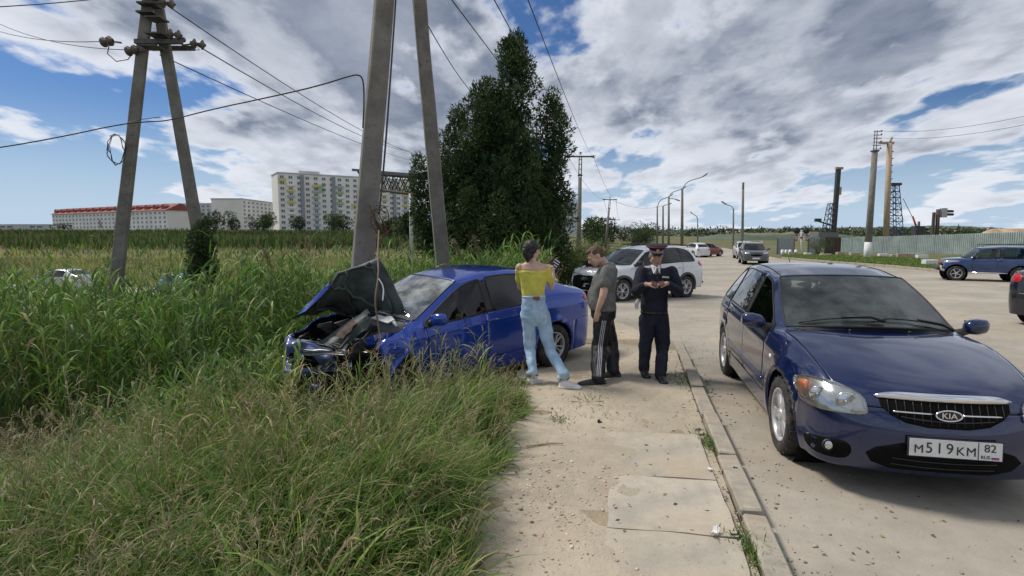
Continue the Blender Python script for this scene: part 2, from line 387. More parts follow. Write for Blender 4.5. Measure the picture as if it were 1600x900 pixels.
for k in range(3):
    (a, b), (c, d_) = cor[k], cor[k + 1]
    q = [gp(*a, .05), gp(*b, .05), gp(*d_, .05), gp(*c, .05)]; cen = sum(q, Vector()) / 4; cen.z = 0
    q = [cen + (p - cen) * .972 for p in q]
    q[0].x -= .0; pts = []
    for i in range(4):
        for t in np.linspace(0, 1, 14)[:-1]:
            p = q[i].lerp(q[(i + 1) % 4], t); p.x += .012 * noise.noise(p * 5 + Vector((k, 0, 0))); p.y += .014 * noise.noise(p * 5 + Vector((9, k, 0))); pts.append(p)
    bm = bmesh.new(); top = [bm.verts.new((p.x - cen.x, p.y - cen.y, .060 + .055 * min(.32, p.x - (.92, .70, .55)[k]) + .0 * k)) for p in pts]
    bot = [bm.verts.new((p.x - cen.x, p.y - cen.y, -.02)) for p in pts]; n = len(pts)
    bm.faces.new(top)
    for i in range(n): bm.faces.new((top[i], bot[i], bot[(i + 1) % n], top[(i + 1) % n]))
    bmesh.ops.recalc_face_normals(bm, faces=bm.faces)
    me = bpy.data.meshes.new('paving_slab'); bm.to_mesh(me); bm.free(); me.materials.append(M_slab if k != 1 else M_slab2)
    o = nobj('paving_slab', me); o.location = (cen.x, cen.y, 0); tag(o, labs[k], 'paving slab', 'paving slabs set in the footpath')
# ------------------------------------------------------------ pebbles (nobody could count them)
def blobs(P, S, name, mats, colr):
    ico = np.array([(0, 0, 1), (1, 0, .1), (.3, .95, 0), (-.8, .6, .1), (-.8, -.6, -.1), (.3, -.95, 0), (0, 0, -.7)], float)
    f = np.array([(0, 1, 2), (0, 2, 3), (0, 3, 4), (0, 4, 5), (0, 5, 1), (6, 2, 1), (6, 3, 2), (6, 4, 3), (6, 5, 4), (6, 1, 5)])
    n = len(P); a = rng.uniform(0, 2 * PI, n); sc = S[:, None] * rng.uniform(.6, 1.3, (n, 3)) * [1, 1, .6]
    V = ico[None] * (1 + rng.uniform(-.2, .2, (n, 7, 1)))
    V = V * sc[:, None]; c, s_ = np.cos(a)[:, None], np.sin(a)[:, None]
    V = np.stack([V[..., 0] * c - V[..., 1] * s_, V[..., 0] * s_ + V[..., 1] * c, V[..., 2]], -1) + P[:, None]
    Fc = (f[None] + (np.arange(n) * 7)[:, None, None]).reshape(-1, 3)
    return npmesh(name, V.reshape(-1, 3), Fc, mats, True, np.repeat(colr, 7, 0))
M_peb = mat('pebble', (1, 1, 1), .85, attr=True)
n = 3000; yy = 2.2 + 8 * rng.random(n) ** 1.7; xx = xedge(yy) + (xk(yy) - xedge(yy)) * rng.random(n)
cl_ = rng.random(n) < .35; yy[cl_] = 3.5 + rng.normal(0, .45, cl_.sum()); xx[cl_] = .25 + rng.normal(0, .32, cl_.sum())
zz = np.array([pz(a, b) for a, b in zip(xx, yy)]) + .001
S = .003 + .013 * rng.random(n) ** 6; cc = np.array([.50, .36, .27])[None] * rng.uniform(.65, 1.6, (n, 1)); cc[rng.random(n) < .12] = (.75, .72, .66)
tag(nobj('path_pebbles', blobs(np.stack([xx, yy, zz], -1), S, 'path_pebbles', M_peb, cc)), 'small loose stones scattered over the sandy footpath', 'gravel', kind='stuff')
n = 1800; yy = 2.0 + 12 * rng.random(n) ** 1.6; xx = xk(yy) + KW + .02 + 7 * rng.random(n) ** 2.2
S = .003 + .010 * rng.random(n) ** 4; cc = np.array([.36, .30, .23])[None] * rng.uniform(.4, 1.4, (n, 1))
tag(nobj('road_grit', blobs(np.stack([xx, yy, xx * 0 + .002], -1), S, 'road_grit', M_peb, cc)), 'fine grit lying on the dusty road beside the kerb', 'gravel', kind='stuff')
n = 600; yy = 2.2 + 7 * rng.random(n) ** 1.4; s_ = rng.random(n); xx = np.where(s_ < .45, xk(yy) - rng.gamma(1.5, .05, n), np.where(s_ < .75, xk(yy) + KW + rng.gamma(1.4, .12, n), xedge(yy) + rng.gamma(1.6, .25, n)))
S = .004 + .017 * rng.random(n) ** 3; cc = np.array([.34, .28, .21])[None] * rng.uniform(.65, 1.5, (n, 1)); hz_ = np.where(xx < xk(yy), .062, .004)
tag(nobj('kerb_rubble', blobs(np.stack([xx, yy, hz_], -1), S, 'kerb_rubble', M_peb, cc)), 'crumbled concrete and dirt clods lying along both sides of the kerb', 'rubble', kind='stuff')
n = 700; yy = 2.3 + 12 * rng.random(n) ** 1.5; s_ = rng.random(n) < .5; xx = np.where(s_, xedge(yy) + (xk(yy) - xedge(yy)) * rng.random(n), xk(yy) + KW + .05 + rng.gamma(1.2, 1.1, n))
a_ = rng.uniform(0, 2 * PI, n); r_ = rng.uniform(.006, .022, n)[:, None]; c_, q_ = np.cos(a_)[:, None], np.sin(a_)[:, None]
ux = np.concatenate([c_, q_, np.zeros((n, 1))], 1) * r_; uy = np.concatenate([-q_, c_, rng.normal(0, .3, (n, 1))], 1) * r_ * rng.uniform(.25, .6, (n, 1)); P0 = np.stack([xx, yy, np.where(s_, .072, .006) + rz(yy)], -1)
V = np.stack([P0 - ux, P0 + uy * 1.0 + np.array([0, 0, .004]), P0 + ux, P0 - uy], 1).reshape(-1, 3); cc = np.array([[.13, .10, .065], [.30, .24, .13], [.09, .085, .04], [.40, .36, .28]])[rng.integers(0, 4, n)]
tag(nobj('leaf_litter', npmesh('leaf_litter', V, np.arange(4 * n).reshape(n, 4), M_peb, False, np.repeat(cc, 4, 0))), 'dry leaf scraps blown over the path and the road', 'leaf litter', kind='stuff')
# ------------------------------------------------------------ ribbons = blades, leaves, stems
def ribbons(base, az, tilt, length, width, droop, seg, col, wprof=None, tipmul=None):
    n = len(base); t = np.linspace(0, 1, seg + 1)
    th = tilt[:, None] + droop[:, None] * t[None, :-1] ** 1.2
    st = (length / seg)[:, None]
    dx = np.sin(th) * np.cos(az)[:, None] * st; dy = np.sin(th) * np.sin(az)[:, None] * st; dz = np.cos(th) * st
    z0 = np.zeros((n, 1))
    C = np.stack([np.concatenate([z0, np.cumsum(a, 1)], 1) for a in (dx, dy, dz)], -1) + base[:, None]
    wp = np.interp(t, [0, .25, .7, 1], [.6, 1, .7, .04]) if wprof is None else np.interp(t, np.linspace(0, 1, len(wprof)), wprof)
    tw = az + PI / 2 + rng.normal(0, .5, n); W = np.stack([np.cos(tw), np.sin(tw), rng.normal(0, .35, n)], -1)[:, None] * (width[:, None] * wp[None])[..., None] * .5
    V = np.stack([C - W, C + W], 2).reshape(n, -1, 3); k = 2 * (seg + 1)
    f = np.array([(2 * i, 2 * i + 1, 2 * i + 3, 2 * i + 2) for i in range(seg)])
    Fc = (f[None] + (np.arange(n) * k)[:, None, None]).reshape(-1, 4)
    cm = np.repeat(col[:, None], k, 1)
    if tipmul is not None:
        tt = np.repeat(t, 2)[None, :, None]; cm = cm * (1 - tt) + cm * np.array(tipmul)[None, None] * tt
    return V.reshape(-1, 3), Fc, cm.reshape(-1, 3)
def merge(parts):
    V = []; Fc = []; C = []; b = 0
    for v, f, c in parts: V.append(v); Fc.append(f + b); C.append(c); b += len(v)
    return np.concatenate(V), np.concatenate(Fc), np.concatenate(C)
M_leaf = mat('grass_blade', (1.12, 1.1, 1.0), .55, attr=True, trans=.3, spec=.3)
GREENS = np.array([(.065, .14, .026), (.095, .18, .034), (.15, .215, .05), (.21, .25, .075), (.05, .11, .035), (.29, .25, .13), (.25, .19, .125)])
def pick(n, p): return GREENS[rng.choice(len(GREENS), n, p=p)] * rng.uniform(.75, 1.25, (n, 1))
def scat(n, x0, x1, y0, y1, f):
    x = rng.uniform(x0, x1, n); y = rng.uniform(y0, y1, n); k = f(x, y); return x[k], y[k]
def up_noise(x, y, s, o=0): return np.array([noise.noise((a * s, b * s, o)) for a, b in zip(x, y)])
wreck_o = np.array([-.86, 7.55]); wreck_f = np.array([-.766, -.643]); wreck_l = np.array([.643, -.766])
def carloc(x, y): return (x - wreck_o[0]) * wreck_f[0] + (y - wreck_o[1]) * wreck_f[1], (x - wreck_o[0]) * wreck_l[0] + (y - wreck_o[1]) * wreck_l[1]
def clear_car(x, y, m=.0):
    u, v = carloc(x, y); return ~((abs(u) < 2.15 + m) & (abs(v) < .85 + m))
# meadow grass of the near bank
def bank(x, y):
    d = xedge(y) - x + up_noise(x, y, 1.4) * .22
    ymax = np.interp(x, [-12, -6, -3, -1.6, .6], [6.4, 6.0, 5.6, 6.4, 6.6])
    return (d > -.02) & (y < ymax) & clear_car(x, y, .0) & (abs(x) < y * 1.05 + 1.2)
x, y = scat(150000, -7.8, .5, 1.7, 7.0, bank)
keep = rng.random(len(x)) < np.clip(1.25 - y * .09, .45, 1); x, y = x[keep][:52000], y[keep][:52000]
n = len(x); d = xedge(y) - x; u, v = carloc(x, y)
patch_n = up_noise(x, y, 1.1, 5) + .5 * up_noise(x, y, 3.1, 8)
hgt = (.22 + .30 * np.clip(d / .9, 0, 1)) * rng.uniform(.55, 1.35, n) * (1 + .55 * patch_n)
hgt *= np.where((abs(u) < 2.6) & (abs(v) < 1.5), .72, 1)
hgt *= np.interp(y, [1.5, 3], [.8, 1]) * (1 - .38 * sstep(4.3, 5.2, y) * sstep(-3.0, -2.2, x)) * (1 - .25 * sstep(-2.5, -3.5, x) * sstep(4.8, 5.6, y))
clump = up_noise(x, y, 1.6, 11); clump2 = up_noise(x, y, 2.4, 21)
az = PI * 2.2 * clump + rng.normal(0, .75, n); az = np.where(d < 1.0, .5 * az + rng.normal(-.2, .5, n), az)
col = np.where((patch_n > .12)[:, None], pick(n, [.25, .28, .22, .10, .07, .04, .04]), pick(n, [.25, .28, .2, .1, .1, .03, .04]))
base = np.stack([x, y, gz(x, y) - .03], -1)
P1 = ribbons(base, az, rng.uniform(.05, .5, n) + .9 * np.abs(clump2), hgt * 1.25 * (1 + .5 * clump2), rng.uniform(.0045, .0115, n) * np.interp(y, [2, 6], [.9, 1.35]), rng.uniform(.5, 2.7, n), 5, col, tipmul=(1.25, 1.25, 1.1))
# seed heads: thin stalk plus drooping plumes
s = rng.choice(n, 2600, replace=False); b2 = base[s].copy(); hs = hgt[s] * 1.35 + .12
azs = az[s]; tl = rng.uniform(.05, .4, len(s)); dr = rng.uniform(.2, .8, len(s))
stc = np.tile([(.2, .19, .10)], (len(s), 1)) * rng.uniform(.8, 1.3, (len(s), 1))
P2 = ribbons(b2, azs, tl, hs, np.full(len(s), .0035), dr, 3, stc, [1, 1, 1, 1])
tips = P2[0].reshape(len(s), -1, 3)[:, -1]
parts = [P1, P2]
for k in range(7):
    pc = np.where(rng.random((len(s), 1)) < .5, np.array([[.27, .21, .15]]), np.array([[.26, .25, .13]])) * rng.uniform(.7, 1.3, (len(s), 1))
    off = tips - np.stack([np.cos(azs) * .02 * k * .6, np.sin(azs) * .02 * k * .6, np.full(len(s), .016 * k)], -1)
    parts.append(ribbons(off, azs + rng.normal(0, 1.1, len(s)), rng.uniform(.5, 1.3, len(s)), rng.uniform(.03, .075, len(s)), rng.uniform(.003, .007, len(s)), rng.uniform(.3, 1.4, len(s)), 2, pc, [.6, 1, .2]))
V, Fc, C = merge(parts)
tag(nobj('meadow_grass', npmesh('meadow_grass', V, Fc, M_leaf, False, C)), 'tangled seeding grass on the bank left of the footpath', 'grass', kind='stuff')
# broad bent blades lying over the bank
n = 10500; x, y = scat(36000, -7, 0, 2.2, 6.6, lambda a, b: bank(a, b) & (xedge(b) - a > .5)); x, y = x[:n], y[:n]; n = len(x)
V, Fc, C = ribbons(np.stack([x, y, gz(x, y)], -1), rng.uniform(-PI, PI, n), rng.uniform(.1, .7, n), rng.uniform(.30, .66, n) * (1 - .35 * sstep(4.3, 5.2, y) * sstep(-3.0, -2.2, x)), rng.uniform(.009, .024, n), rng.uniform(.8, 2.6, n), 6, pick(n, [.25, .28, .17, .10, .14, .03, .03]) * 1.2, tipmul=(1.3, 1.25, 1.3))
tag(nobj('broad_leaf_grass', npmesh('broad_leaf_grass', V, Fc, M_leaf, False, C)), 'broad bent grass blades standing through the seeding meadow grass', 'grass', kind='stuff')
# reeds
def reeds(name, x, y, h, lab, leafw=.028, nl=9, palette=(.34, .30, .10, .04, .20, .01, .01), leafl=.42, cat='reeds', stuff=True):
    n = len(x); az = rng.uniform(-PI, PI, n); tl = rng.uniform(0, .16, n); dr = rng.uniform(0, .22, n)
    base = np.stack([x, y, gz(x, y) - .05], -1); sc = np.tile([(.15, .17, .07)], (n, 1)) * rng.uniform(.7, 1.4, (n, 1))
    P0 = ribbons(base, az, tl, h, np.full(n, .011), dr, 5, sc, [1, 1, 1, 1, .8, .5]); parts = [P0]
    cen = P0[0].reshape(n, -1, 2, 3).mean(2); pc = pick(n, palette) * 1.22
    for k in range(nl):
        f = .22 + .78 * (k + rng.random(n) * .8) / nl; f = np.clip(f, 0, .995); i = np.floor(f * 5).astype(int); fr = (f * 5 - i)[:, None]
        b = cen[np.arange(n), i] * (1 - fr) + cen[np.arange(n), np.minimum(i + 1, 5)] * fr
        ln = leafl * rng.uniform(.6, 1.25, n) * (1.15 - .45 * f)
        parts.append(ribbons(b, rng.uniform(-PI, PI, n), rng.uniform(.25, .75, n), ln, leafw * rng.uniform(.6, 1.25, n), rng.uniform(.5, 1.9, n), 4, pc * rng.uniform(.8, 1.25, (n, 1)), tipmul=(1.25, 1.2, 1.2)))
    V, Fc, C = merge(parts)
    return tag(nobj(name, npmesh(name, V, Fc, M_leaf, False, C)), lab, cat, kind='stuff')
legs_xy = []
def reedzone(x, y):
    d = xedge(y) - x
    front = np.interp(x, [-14, -8, -5, -3.6, -2.9], [7.3, 6.9, 6.7, 7.2, 7.6])
    return (y > front + .25 + up_noise(x, y, .7, 9) * .7) & (x < -2.9) & clear_car(x, y, .25) & (abs(x) < y * 1.02 + 1)
x, y = scat(6400, -17, -2.2, 6.2, 15, reedzone); n = len(x)
big = up_noise(x, y, .5, 2)
top = np.interp(y, [6.5, 9, 12, 15], [.74, .98, .70, .3]) + .7 * big + .22 * rng.normal(0, 1, n)
pxr = 800 + x / y * F; top += -.14 * np.exp(-((pxr - 235) / 45) ** 2) + .22 * np.exp(-((pxr - 470) / 60) ** 2) - .15 * (pxr < 120) - .22 * np.exp(-((pxr - 345) / 40) ** 2)
tall = rng.random(n) < .05; top = np.where(tall, top + .45, top)
reeds('reed_bed', x, y, np.clip(top - gz(x, y), .9, 3.2), 'tall green reeds filling the ditch left of the wrecked car', leafw=.031, leafl=.46)
x, y = scat(1700, -2.9, .9, 8.2, 13.5, lambda a, b: clear_car(a, b, .35) & (xedge(b) - a > .5)); n = len(x)
reeds('reeds_behind_car', x, y, np.clip(np.interp(y, [8, 10, 13], [1.0, 1.35, 1.5]) + .25 * rng.normal(0, 1, n), .6, 2.2), 'reeds and tall grass growing between the wrecked car and the evergreen tree', nl=8, leafw=.026)
x, y = scat(420, -4.8, -2.3, 5.3, 7.4, lambda a, b: clear_car(a, b, .05)); n = len(x)
reeds('weeds_beside_car', x, y, rng.uniform(.4, 1.0, n), 'leafy weeds pressed against the front of the wrecked car', nl=6, leafw=.024, leafl=.35)
# blades in front of the wreck
x, y = scat(900, -3.2, -.3, 3.8, 6.3, lambda a, b: clear_car(a, b, .02) & ((abs(carloc(a, b)[1] - 1.2) < .45) | (carloc(a, b)[0] > 2.1))); x, y = x[:190], y[:190]; n = len(x)
reeds('weeds_before_car', x, y, rng.uniform(.45, .85, n), 'thin weeds with pale tips standing in front of the wrecked car', nl=5, leafw=.014, leafl=.3, palette=(.1, .2, .25, .2, .05, .1, .1))
# field beyond
def field(name, n, x0, x1, y0, y1, h, wd, pal, lab, f, seg=2):
    x, y = scat(n, x0, x1, y0, y1, f); n = len(x); pc = pick(n, pal); a = up_noise(x, y, .12, 4)[:, None]
    pc = pc * (1 + .5 * a) + np.array([[.05, .03, .0]]) * np.clip(a * 3, 0, 1)
    V, Fc, C = ribbons(np.stack([x, y, gz(x, y) - .05], -1), rng.uniform(-PI, PI, n), rng.uniform(0, .5, n), h * rng.uniform(.5, 1.4, n) * (1 + .5 * a[:, 0]), wd * rng.uniform(.6, 1.4, n), rng.uniform(.2, 1.2, n), seg, pc)
    return tag(nobj(name, npmesh(name, V, Fc, M_leaf, False, C)), lab, 'grass', kind='stuff')
offroad = lambda x, y: np.min(np.hypot(x[:, None] - np.array([c.x for c in cl8])[None], y[:, None] - np.array([c.y for c in cl8])[None]), 1) > 3.6
cl8 = []
for i in range(len(cl) - 1):
    for t in np.linspace(0, 1, 12)[:-1]: cl8.append(cl[i].lerp(cl[i + 1], t))
inview = lambda x, y: (x > -y * 1.02 - 2)
field('field_grass', 60000, -75, 1.2, 14, 75, .55, .05, [.12, .15, .18, .22, .03, .18, .12], 'yellow green rough grass of the field beyond the side road', lambda x, y: inview(x, y) & offroad(x, y) & (xedge(y) - x > .8) & ~((y < 21) & (y > 18) & (x > -4)))
field('far_meadow', 26000, -190, 25, 75, 190, .8, .22, [.14, .14, .14, .12, .1, .2, .16], 'pale far meadow grass in front of the apartment blocks', lambda x, y: inview(x, y) & (xedge(y) - x > 3))
# darker reed belt that bounds the meadow
x, y = scat(40000, -260, 6, 95, 240, lambda a, b: inview(a, b) & ((abs(b - 150 - 12 * np.sin(a * .03)) < 48)) & (b > -a * .35 + 60)); n = len(x)
h = (1.9 + 1.1 * up_noise(x, y, .03, 3)) * rng.uniform(.7, 1.15, n)
V, Fc, C = ribbons(np.stack([x, y, gz(x, y) - .1], -1), rng.uniform(-PI, PI, n), rng.uniform(0, .3, n), h, rng.uniform(.2, .5, n), rng.uniform(.1, .9, n), 2, pick(n, [.24, .2, .10, .08, .18, .08, .12]) * .62 * (1 + .5 * up_noise(x, y, .02, 7))[:, None])
tag(nobj('reed_belt', npmesh('reed_belt', V, Fc, M_leaf, False, C)), 'dark green belt of reeds across the far field', 'reeds', kind='stuff')
# ------------------------------------------------------------ leafy volumes: bushes and trees
M_fol = mat('foliage', (1, 1, 1), .6, attr=True, trans=.22, spec=.25)
M_bark = mat('bark', (.13, .10, .075), .95, bump=.02, bscale=18, var=.2)
def foliage(cent, rad, n, leaf, pal, up=.0, shell=.55, aspect=.45):
    """leaf faces spread over clumps; cent (k,3) rad (k,3)"""
    cent = np.asarray(cent, float); rad = np.asarray(rad, float); k = len(cent)
    wgt = rad.prod(1) ** .67; c = rng.choice(k, n, p=wgt / wgt.sum())
    v = rng.normal(size=(n, 3)); v /= np.linalg.norm(v, axis=1)[:, None]
    r = rng.random(n) ** (1 / 3.) * (1 - shell) + shell * rng.uniform(.75, 1.08, n)
    P = cent[c] + v * rad[c] * r[:, None]
    a = v + rng.normal(0, .6, (n, 3)); a[:, 2] += up; a /= np.linalg.norm(a, axis=1)[:, None]
    b = np.cross(a, rng.normal(size=(n, 3))); b /= np.linalg.norm(b, axis=1)[:, None]
    s = leaf * rng.uniform(.5, 1.4, n)[:, None]
    V = np.stack([P - b * s * aspect * .5, P + a * s * .5 - b * s * aspect * .1, P + a * s, P + b * s * aspect * .5 + a * s * .3], 1)
    col = np.asarray(pal)[rng.choice(len(pal), k)][c] * rng.uniform(.7, 1.3, (n, 1))
    return V.reshape(-1, 3), np.arange(n * 4).reshape(n, 4), np.repeat(col, 4, 0)
PAL = {'dark': [(.028, .05, .016), (.036, .062, .02), (.048, .075, .024)], 'mid': [(.06, .095, .03), (.08, .12, .035), (.05, .085, .03)], 'yellow': [(.13, .16, .045), (.10, .145, .04), (.17, .18, .06)], 'brown': [(.22, .15, .08), (.17, .12, .07)]}
def bush(name, loc, r, hgt, n, pal, lab, cat='bush', leaf=.12, group=None, clumps=9, trunk=True, sub=None):
    e = empty(name, loc, random.uniform(0, 6), lab, cat, group)
    cs = []; rs = []
    for i in range(clumps):
        a = random.uniform(0, 2 * PI); q = random.uniform(0, .75) * r; zf = random.uniform(.25, .8)
        cs.append((q * math.cos(a), q * math.sin(a), hgt * zf)); s = random.uniform(.28, .5); rs.append((r * s, r * s, hgt * s * .8))
    V, Fc, C = foliage(cs, rs, n, leaf, PAL[pal]); nobj('crown', npmesh('crown', V, Fc, M_fol, False, C), e)
    if trunk:
        b = MB()
        for i in range(5):
            a = i * 1.3; b.path([(0, 0, -.2), (.1 * r * math.cos(a), .1 * r * math.sin(a), hgt * .3), (.45 * r * math.cos(a), .45 * r * math.sin(a), hgt * .7)], [.05 * r, .035 * r, .012 * r], 5)
        b.build('trunk', M_bark, e)
    return e
# the big juniper
TB = Vector((-.75, 19.3, 0)); TB.z = nearestgz(TB.x, TB.y)
te = empty('evergreen_tree', TB, 0, 'tall dark green juniper with several pointed tops behind the pole', 'tree')
def tpt(px, py_, dy=0): q = at(px, py_, 19.3 + dy); return q - TB
cs = []; rs = []
def spire(px0, py0, px1, py1, w0, dep, k):
    """a leader from bottom (px0,py0) to tip (px1,py1); w0 half width in metres at the bottom"""
    for i in range(k):
        t = (i + random.random()) / k; c = tpt(px0 + (px1 - px0) * t, py0 + (py1 - py0) * t, dep)
        w = w0 * (1 - t) ** .72 + .12; a = random.uniform(0, 2 * PI); q = w * random.uniform(.2, 1.0)
        c = c + Vector((q * math.cos(a), q * math.sin(a) * .9, 0)); s = random.uniform(.16, .42) * (1 - .45 * t) + .08
        cs.append(tuple(c)); rs.append((s * random.uniform(.8, 1.1), s * random.uniform(.8, 1.1), s * random.uniform(.9, 1.5)))
spire(780, 400, 803, 62, 2.1, 0, 230); spire(770, 405, 790, 170, 2.6, .1, 90); spire(848, 390, 864, 150, .75, .2, 60); spire(858, 380, 878, 186, .5, -.2, 28); spire(700, 400, 716, 176, .95, 0, 62); spire(672, 398, 652, 250, .55, .3, 30)
spire(690, 400, 690, 245, .7, .6, 36); spire(745, 400, 752, 128, 1.1, -.5, 70); spire(815, 395, 826, 210, 1.0, -1.1, 66); spire(780, 405, 775, 290, 1.6, -1.2, 50); spire(860, 400, 884, 300, .5, 0, 16); spire(720, 405, 735, 235, 1.2, .2, 60); spire(825, 405, 835, 260, 1.3, .1, 60); spire(760, 340, 770, 150, .9, .3, 40)
V, Fc, C = foliage(cs, rs, 140000, .135, [(.036, .066, .022), (.048, .082, .027), (.062, .10, .034), (.075, .11, .04)], up=.5, shell=.35, aspect=.5)
nobj('crown', npmesh('crown', V, Fc, M_fol, False, C), te)
b = MB(); b.path([(0, 0, -.3), tpt(778, 330), tpt(792, 200), tpt(802, 80)], [.26, .2, .11, .02], 9)
for (ax, ay, bx, by) in [(778, 380, 860, 175), (776, 385, 715, 190), (774, 390, 668, 270), (785, 330, 842, 250), (782, 320, 745, 150), (776, 395, 878, 320), (770, 395, 690, 330), (790, 240, 820, 140), (788, 260, 768, 170)]:
    p0, p2 = tpt(ax, ay), tpt(bx, by); b.path([p0, p0.lerp(p2, .5) + Vector((0, random.uniform(-.4, .4), -.2)), p2], [.11, .07, .015], 6)
b.build('trunk', M_bark, te)
# ============================================================ CARS
M_tyre = mat('tyre_rubber', (.022, .022, .022), .85, var=.2, vscale=30, dirt=((.16, .13, .10), .5, 9))
M_rim = mat('alloy_rim', (.60, .60, .62), .32, metal=.45, dirt=((.2, .17, .14), .45, 14))
M_rimd = mat('wheel_dark', (.05, .05, .05), .6)
M_black = mat('black_plastic', (.02, .02, .022), .45, var=.15, dirt=((.10, .09, .075), .35, 8))
M_trim = mat('grey_plastic', (.055, .057, .06), .6, dirt=((.14, .12, .10), .4, 8))
M_seal = mat('rubber_seal', (.012, .012, .012), .5)
M_under = mat('underbody', (.009, .009, .009), 1., spec=.08)
M_chrome = mat('chrome', (.80, .80, .82), .12, metal=1., var=.03)
M_int = mat('cabin_trim', (.13, .135, .135), .8, var=.1)
M_seat = mat('seat_cloth', (.19, .20, .20), .9, var=.15, bump=.002, bscale=60)
M_glass = glassmat('car_glass', (.34, .40, .39), 1.4)
M_gdark = glassmat('tinted_glass', (.10, .12, .13), 1.5)
M_ws = glassmat('windscreen_glass', (.62, .73, .69), 1.25, haze=.22, hazecol=(.34, .41, .39))  # greenish diffuse haze paints a pale reflection into the glass
M_lens = glassmat('lamp_lens', (.86, .87, .86), 1.1, haze=.28, hazecol=(.60, .60, .52))
M_refl = mat('lamp_reflector', (.66, .67, .68), .2, metal=.9, var=.05)
M_red = mat('red_lamp', (.42, .012, .014), .18, coat=.6, var=.15)
M_orange = mat('amber_lamp', (.75, .19, .03), .3, var=.1)
M_white = mat('white_plastic', (.78, .78, .76), .4, var=.04)
M_plate = mat('plate_white', (.74, .75, .74), .38, var=.03, dirt=((.45, .40, .33), .35, 7))
M_ink = mat('plate_ink', (.015, .015, .016), .5, var=.05)
def paint(name, col, metal=.35, dirt=.25, rough=.34, coat=1.):
    return mat(name, col, rough, metal=metal, var=.04, vscale=2, coat=coat, dirt=((.22, .19, .155), dirt, 2.2), back=(.018, .018, .02))
def text(s, size, mt, M, ext=.002, name='lettering', parent=None, bold=0., sx=1., align='CENTER'):
    c = bpy.data.curves.new('t', 'FONT'); c.body = s; c.size = size; c.extrude = ext; c.align_x = align; c.align_y = 'CENTER'; c.offset = bold; c.resolution_u = 3
    o = bpy.data.objects.new('t', c); COL.objects.link(o); bpy.context.view_layer.update()
    me = evald(o); bpy.data.objects.remove(o)
    me.transform(M @ Matrix.Diagonal((sx, 1, 1, 1))); me.name = name; me.materials.clear(); me.materials.append(mt)
    return nobj(name, me, parent)
def frame(o, u, v):
    u = Vector(u).normalized(); v = Vector(v); w_ = u.cross(v).normalized(); v = w_.cross(u)
    M = Matrix((u, v, w_)).transposed().to_4x4(); M.translation = Vector(o); return M
def chaikin(p, n=2):
    for _ in range(n):
        q = []
        for i in range(len(p)):
            a, b = p[i], p[(i + 1) % len(p)]
            q += [(a[0] * .75 + b[0] * .25, a[1] * .75 + b[1] * .25), (a[0] * .25 + b[0] * .75, a[1] * .25 + b[1] * .75)]
        p = q
    return p
def patch(bvh, poly, side, off=.003, thick=.012, res=.035, D=None, smooth=True):
    """drape a polygon onto the body. side: 'F','B' (poly = (y,z)), 'L','R' (poly = (x,z)), 'T' (poly=(x,y)). returns (verts, faces)"""
    ax = {'F': ((0, 1, 0), (0, 0, 1), (-1, 0, 0)), 'B': ((0, 1, 0), (0, 0, 1), (1, 0, 0)), 'L': ((1, 0, 0), (0, 0, 1), (0, -1, 0)), 'R': ((1, 0, 0), (0, 0, 1), (0, 1, 0)), 'T': ((1, 0, 0), (0, 1, 0), (0, 0, -1))}[side]
    U, V, d = [Vector(a) for a in ax]; dd = Vector(D).normalized() if D else d
    xs = [p[0] for p in poly]; ys = [p[1] for p in poly]; n = len(poly); P_ = []
    for i in range(n):
        a, b = poly[i], poly[(i + 1) % n]; k = max(1, int(math.dist(a, b) / res))
        P_ += [Vector((a[0] + (b[0] - a[0]) * j / k, a[1] + (b[1] - a[1]) * j / k)) for j in range(k)]
    ne = len(P_); inn = []; x = min(xs) + res / 2
    while x < max(xs):
        y = min(ys) + res / 2
        while y < max(ys): inn.append(Vector((x, y))); y += res
        x += res
    r = delaunay_2d_cdt(P_ + inn, [(i, (i + 1) % ne) for i in range(ne)], [], 1, 1e-6)
    pts = []
    for p in r[0]:
        q = U * p.x + V * p.y; o = q - dd * 6
        # start so that the ray passes through q on the plane through the body's outer side
        h = bvh.ray_cast(o, dd)
        if h[0] is None: h = bvh.find_nearest(q - d * 1.0)
        nn = h[1] if h[1].dot(dd) < 0 else -h[1]
        pts.append((h[0] + nn * off, nn))
    vs = [p for p, _ in pts]; fs = [list(f) for f in r[2]]
    # winding so that normals face out
    if fs:
        a, b, c = [vs[i] for i in fs[len(fs) // 2][:3]]
        if (b - a).cross(c - a).dot(pts[fs[len(fs) // 2][0]][1]) < 0: fs = [f[::-1] for f in fs]
    cnt = {}
    for f in fs:
        for i in range(len(f)):
            e = (f[i], f[(i + 1) % len(f)]); k = tuple(sorted(e)); cnt[k] = None if k in cnt else e
    back = {}
    for e in [e for e in cnt.values() if e]:
        for i in e:
            if i not in back: back[i] = len(vs); vs.append(pts[i][0] - pts[i][1] * thick)
        fs.append([e[1], e[0], back[e[0]], back[e[1]]])
    return vs, fs
def patch_obj(name, bvh, poly, side, mt, parent, **k):
    m = MB(); v, f = patch(bvh, poly, side, **k); m.add(v, f, True)
    me = bpy.data.meshes.new(name); me.from_pydata(m.v, [], m.f); me.materials.append(mt)
    me.polygons.foreach_set('use_smooth', [len(f) == 3 for f in m.f])
    return nobj(name, me, parent)
def surf_pt(bvh, p, d):
    h = bvh.ray_cast(Vector(p) - Vector(d) * 4, Vector(d)); return (h[0], h[1] if h[1].dot(Vector(d)) < 0 else -h[1]) if h[0] else (Vector(p), -Vector(d))
WCACHE = {}
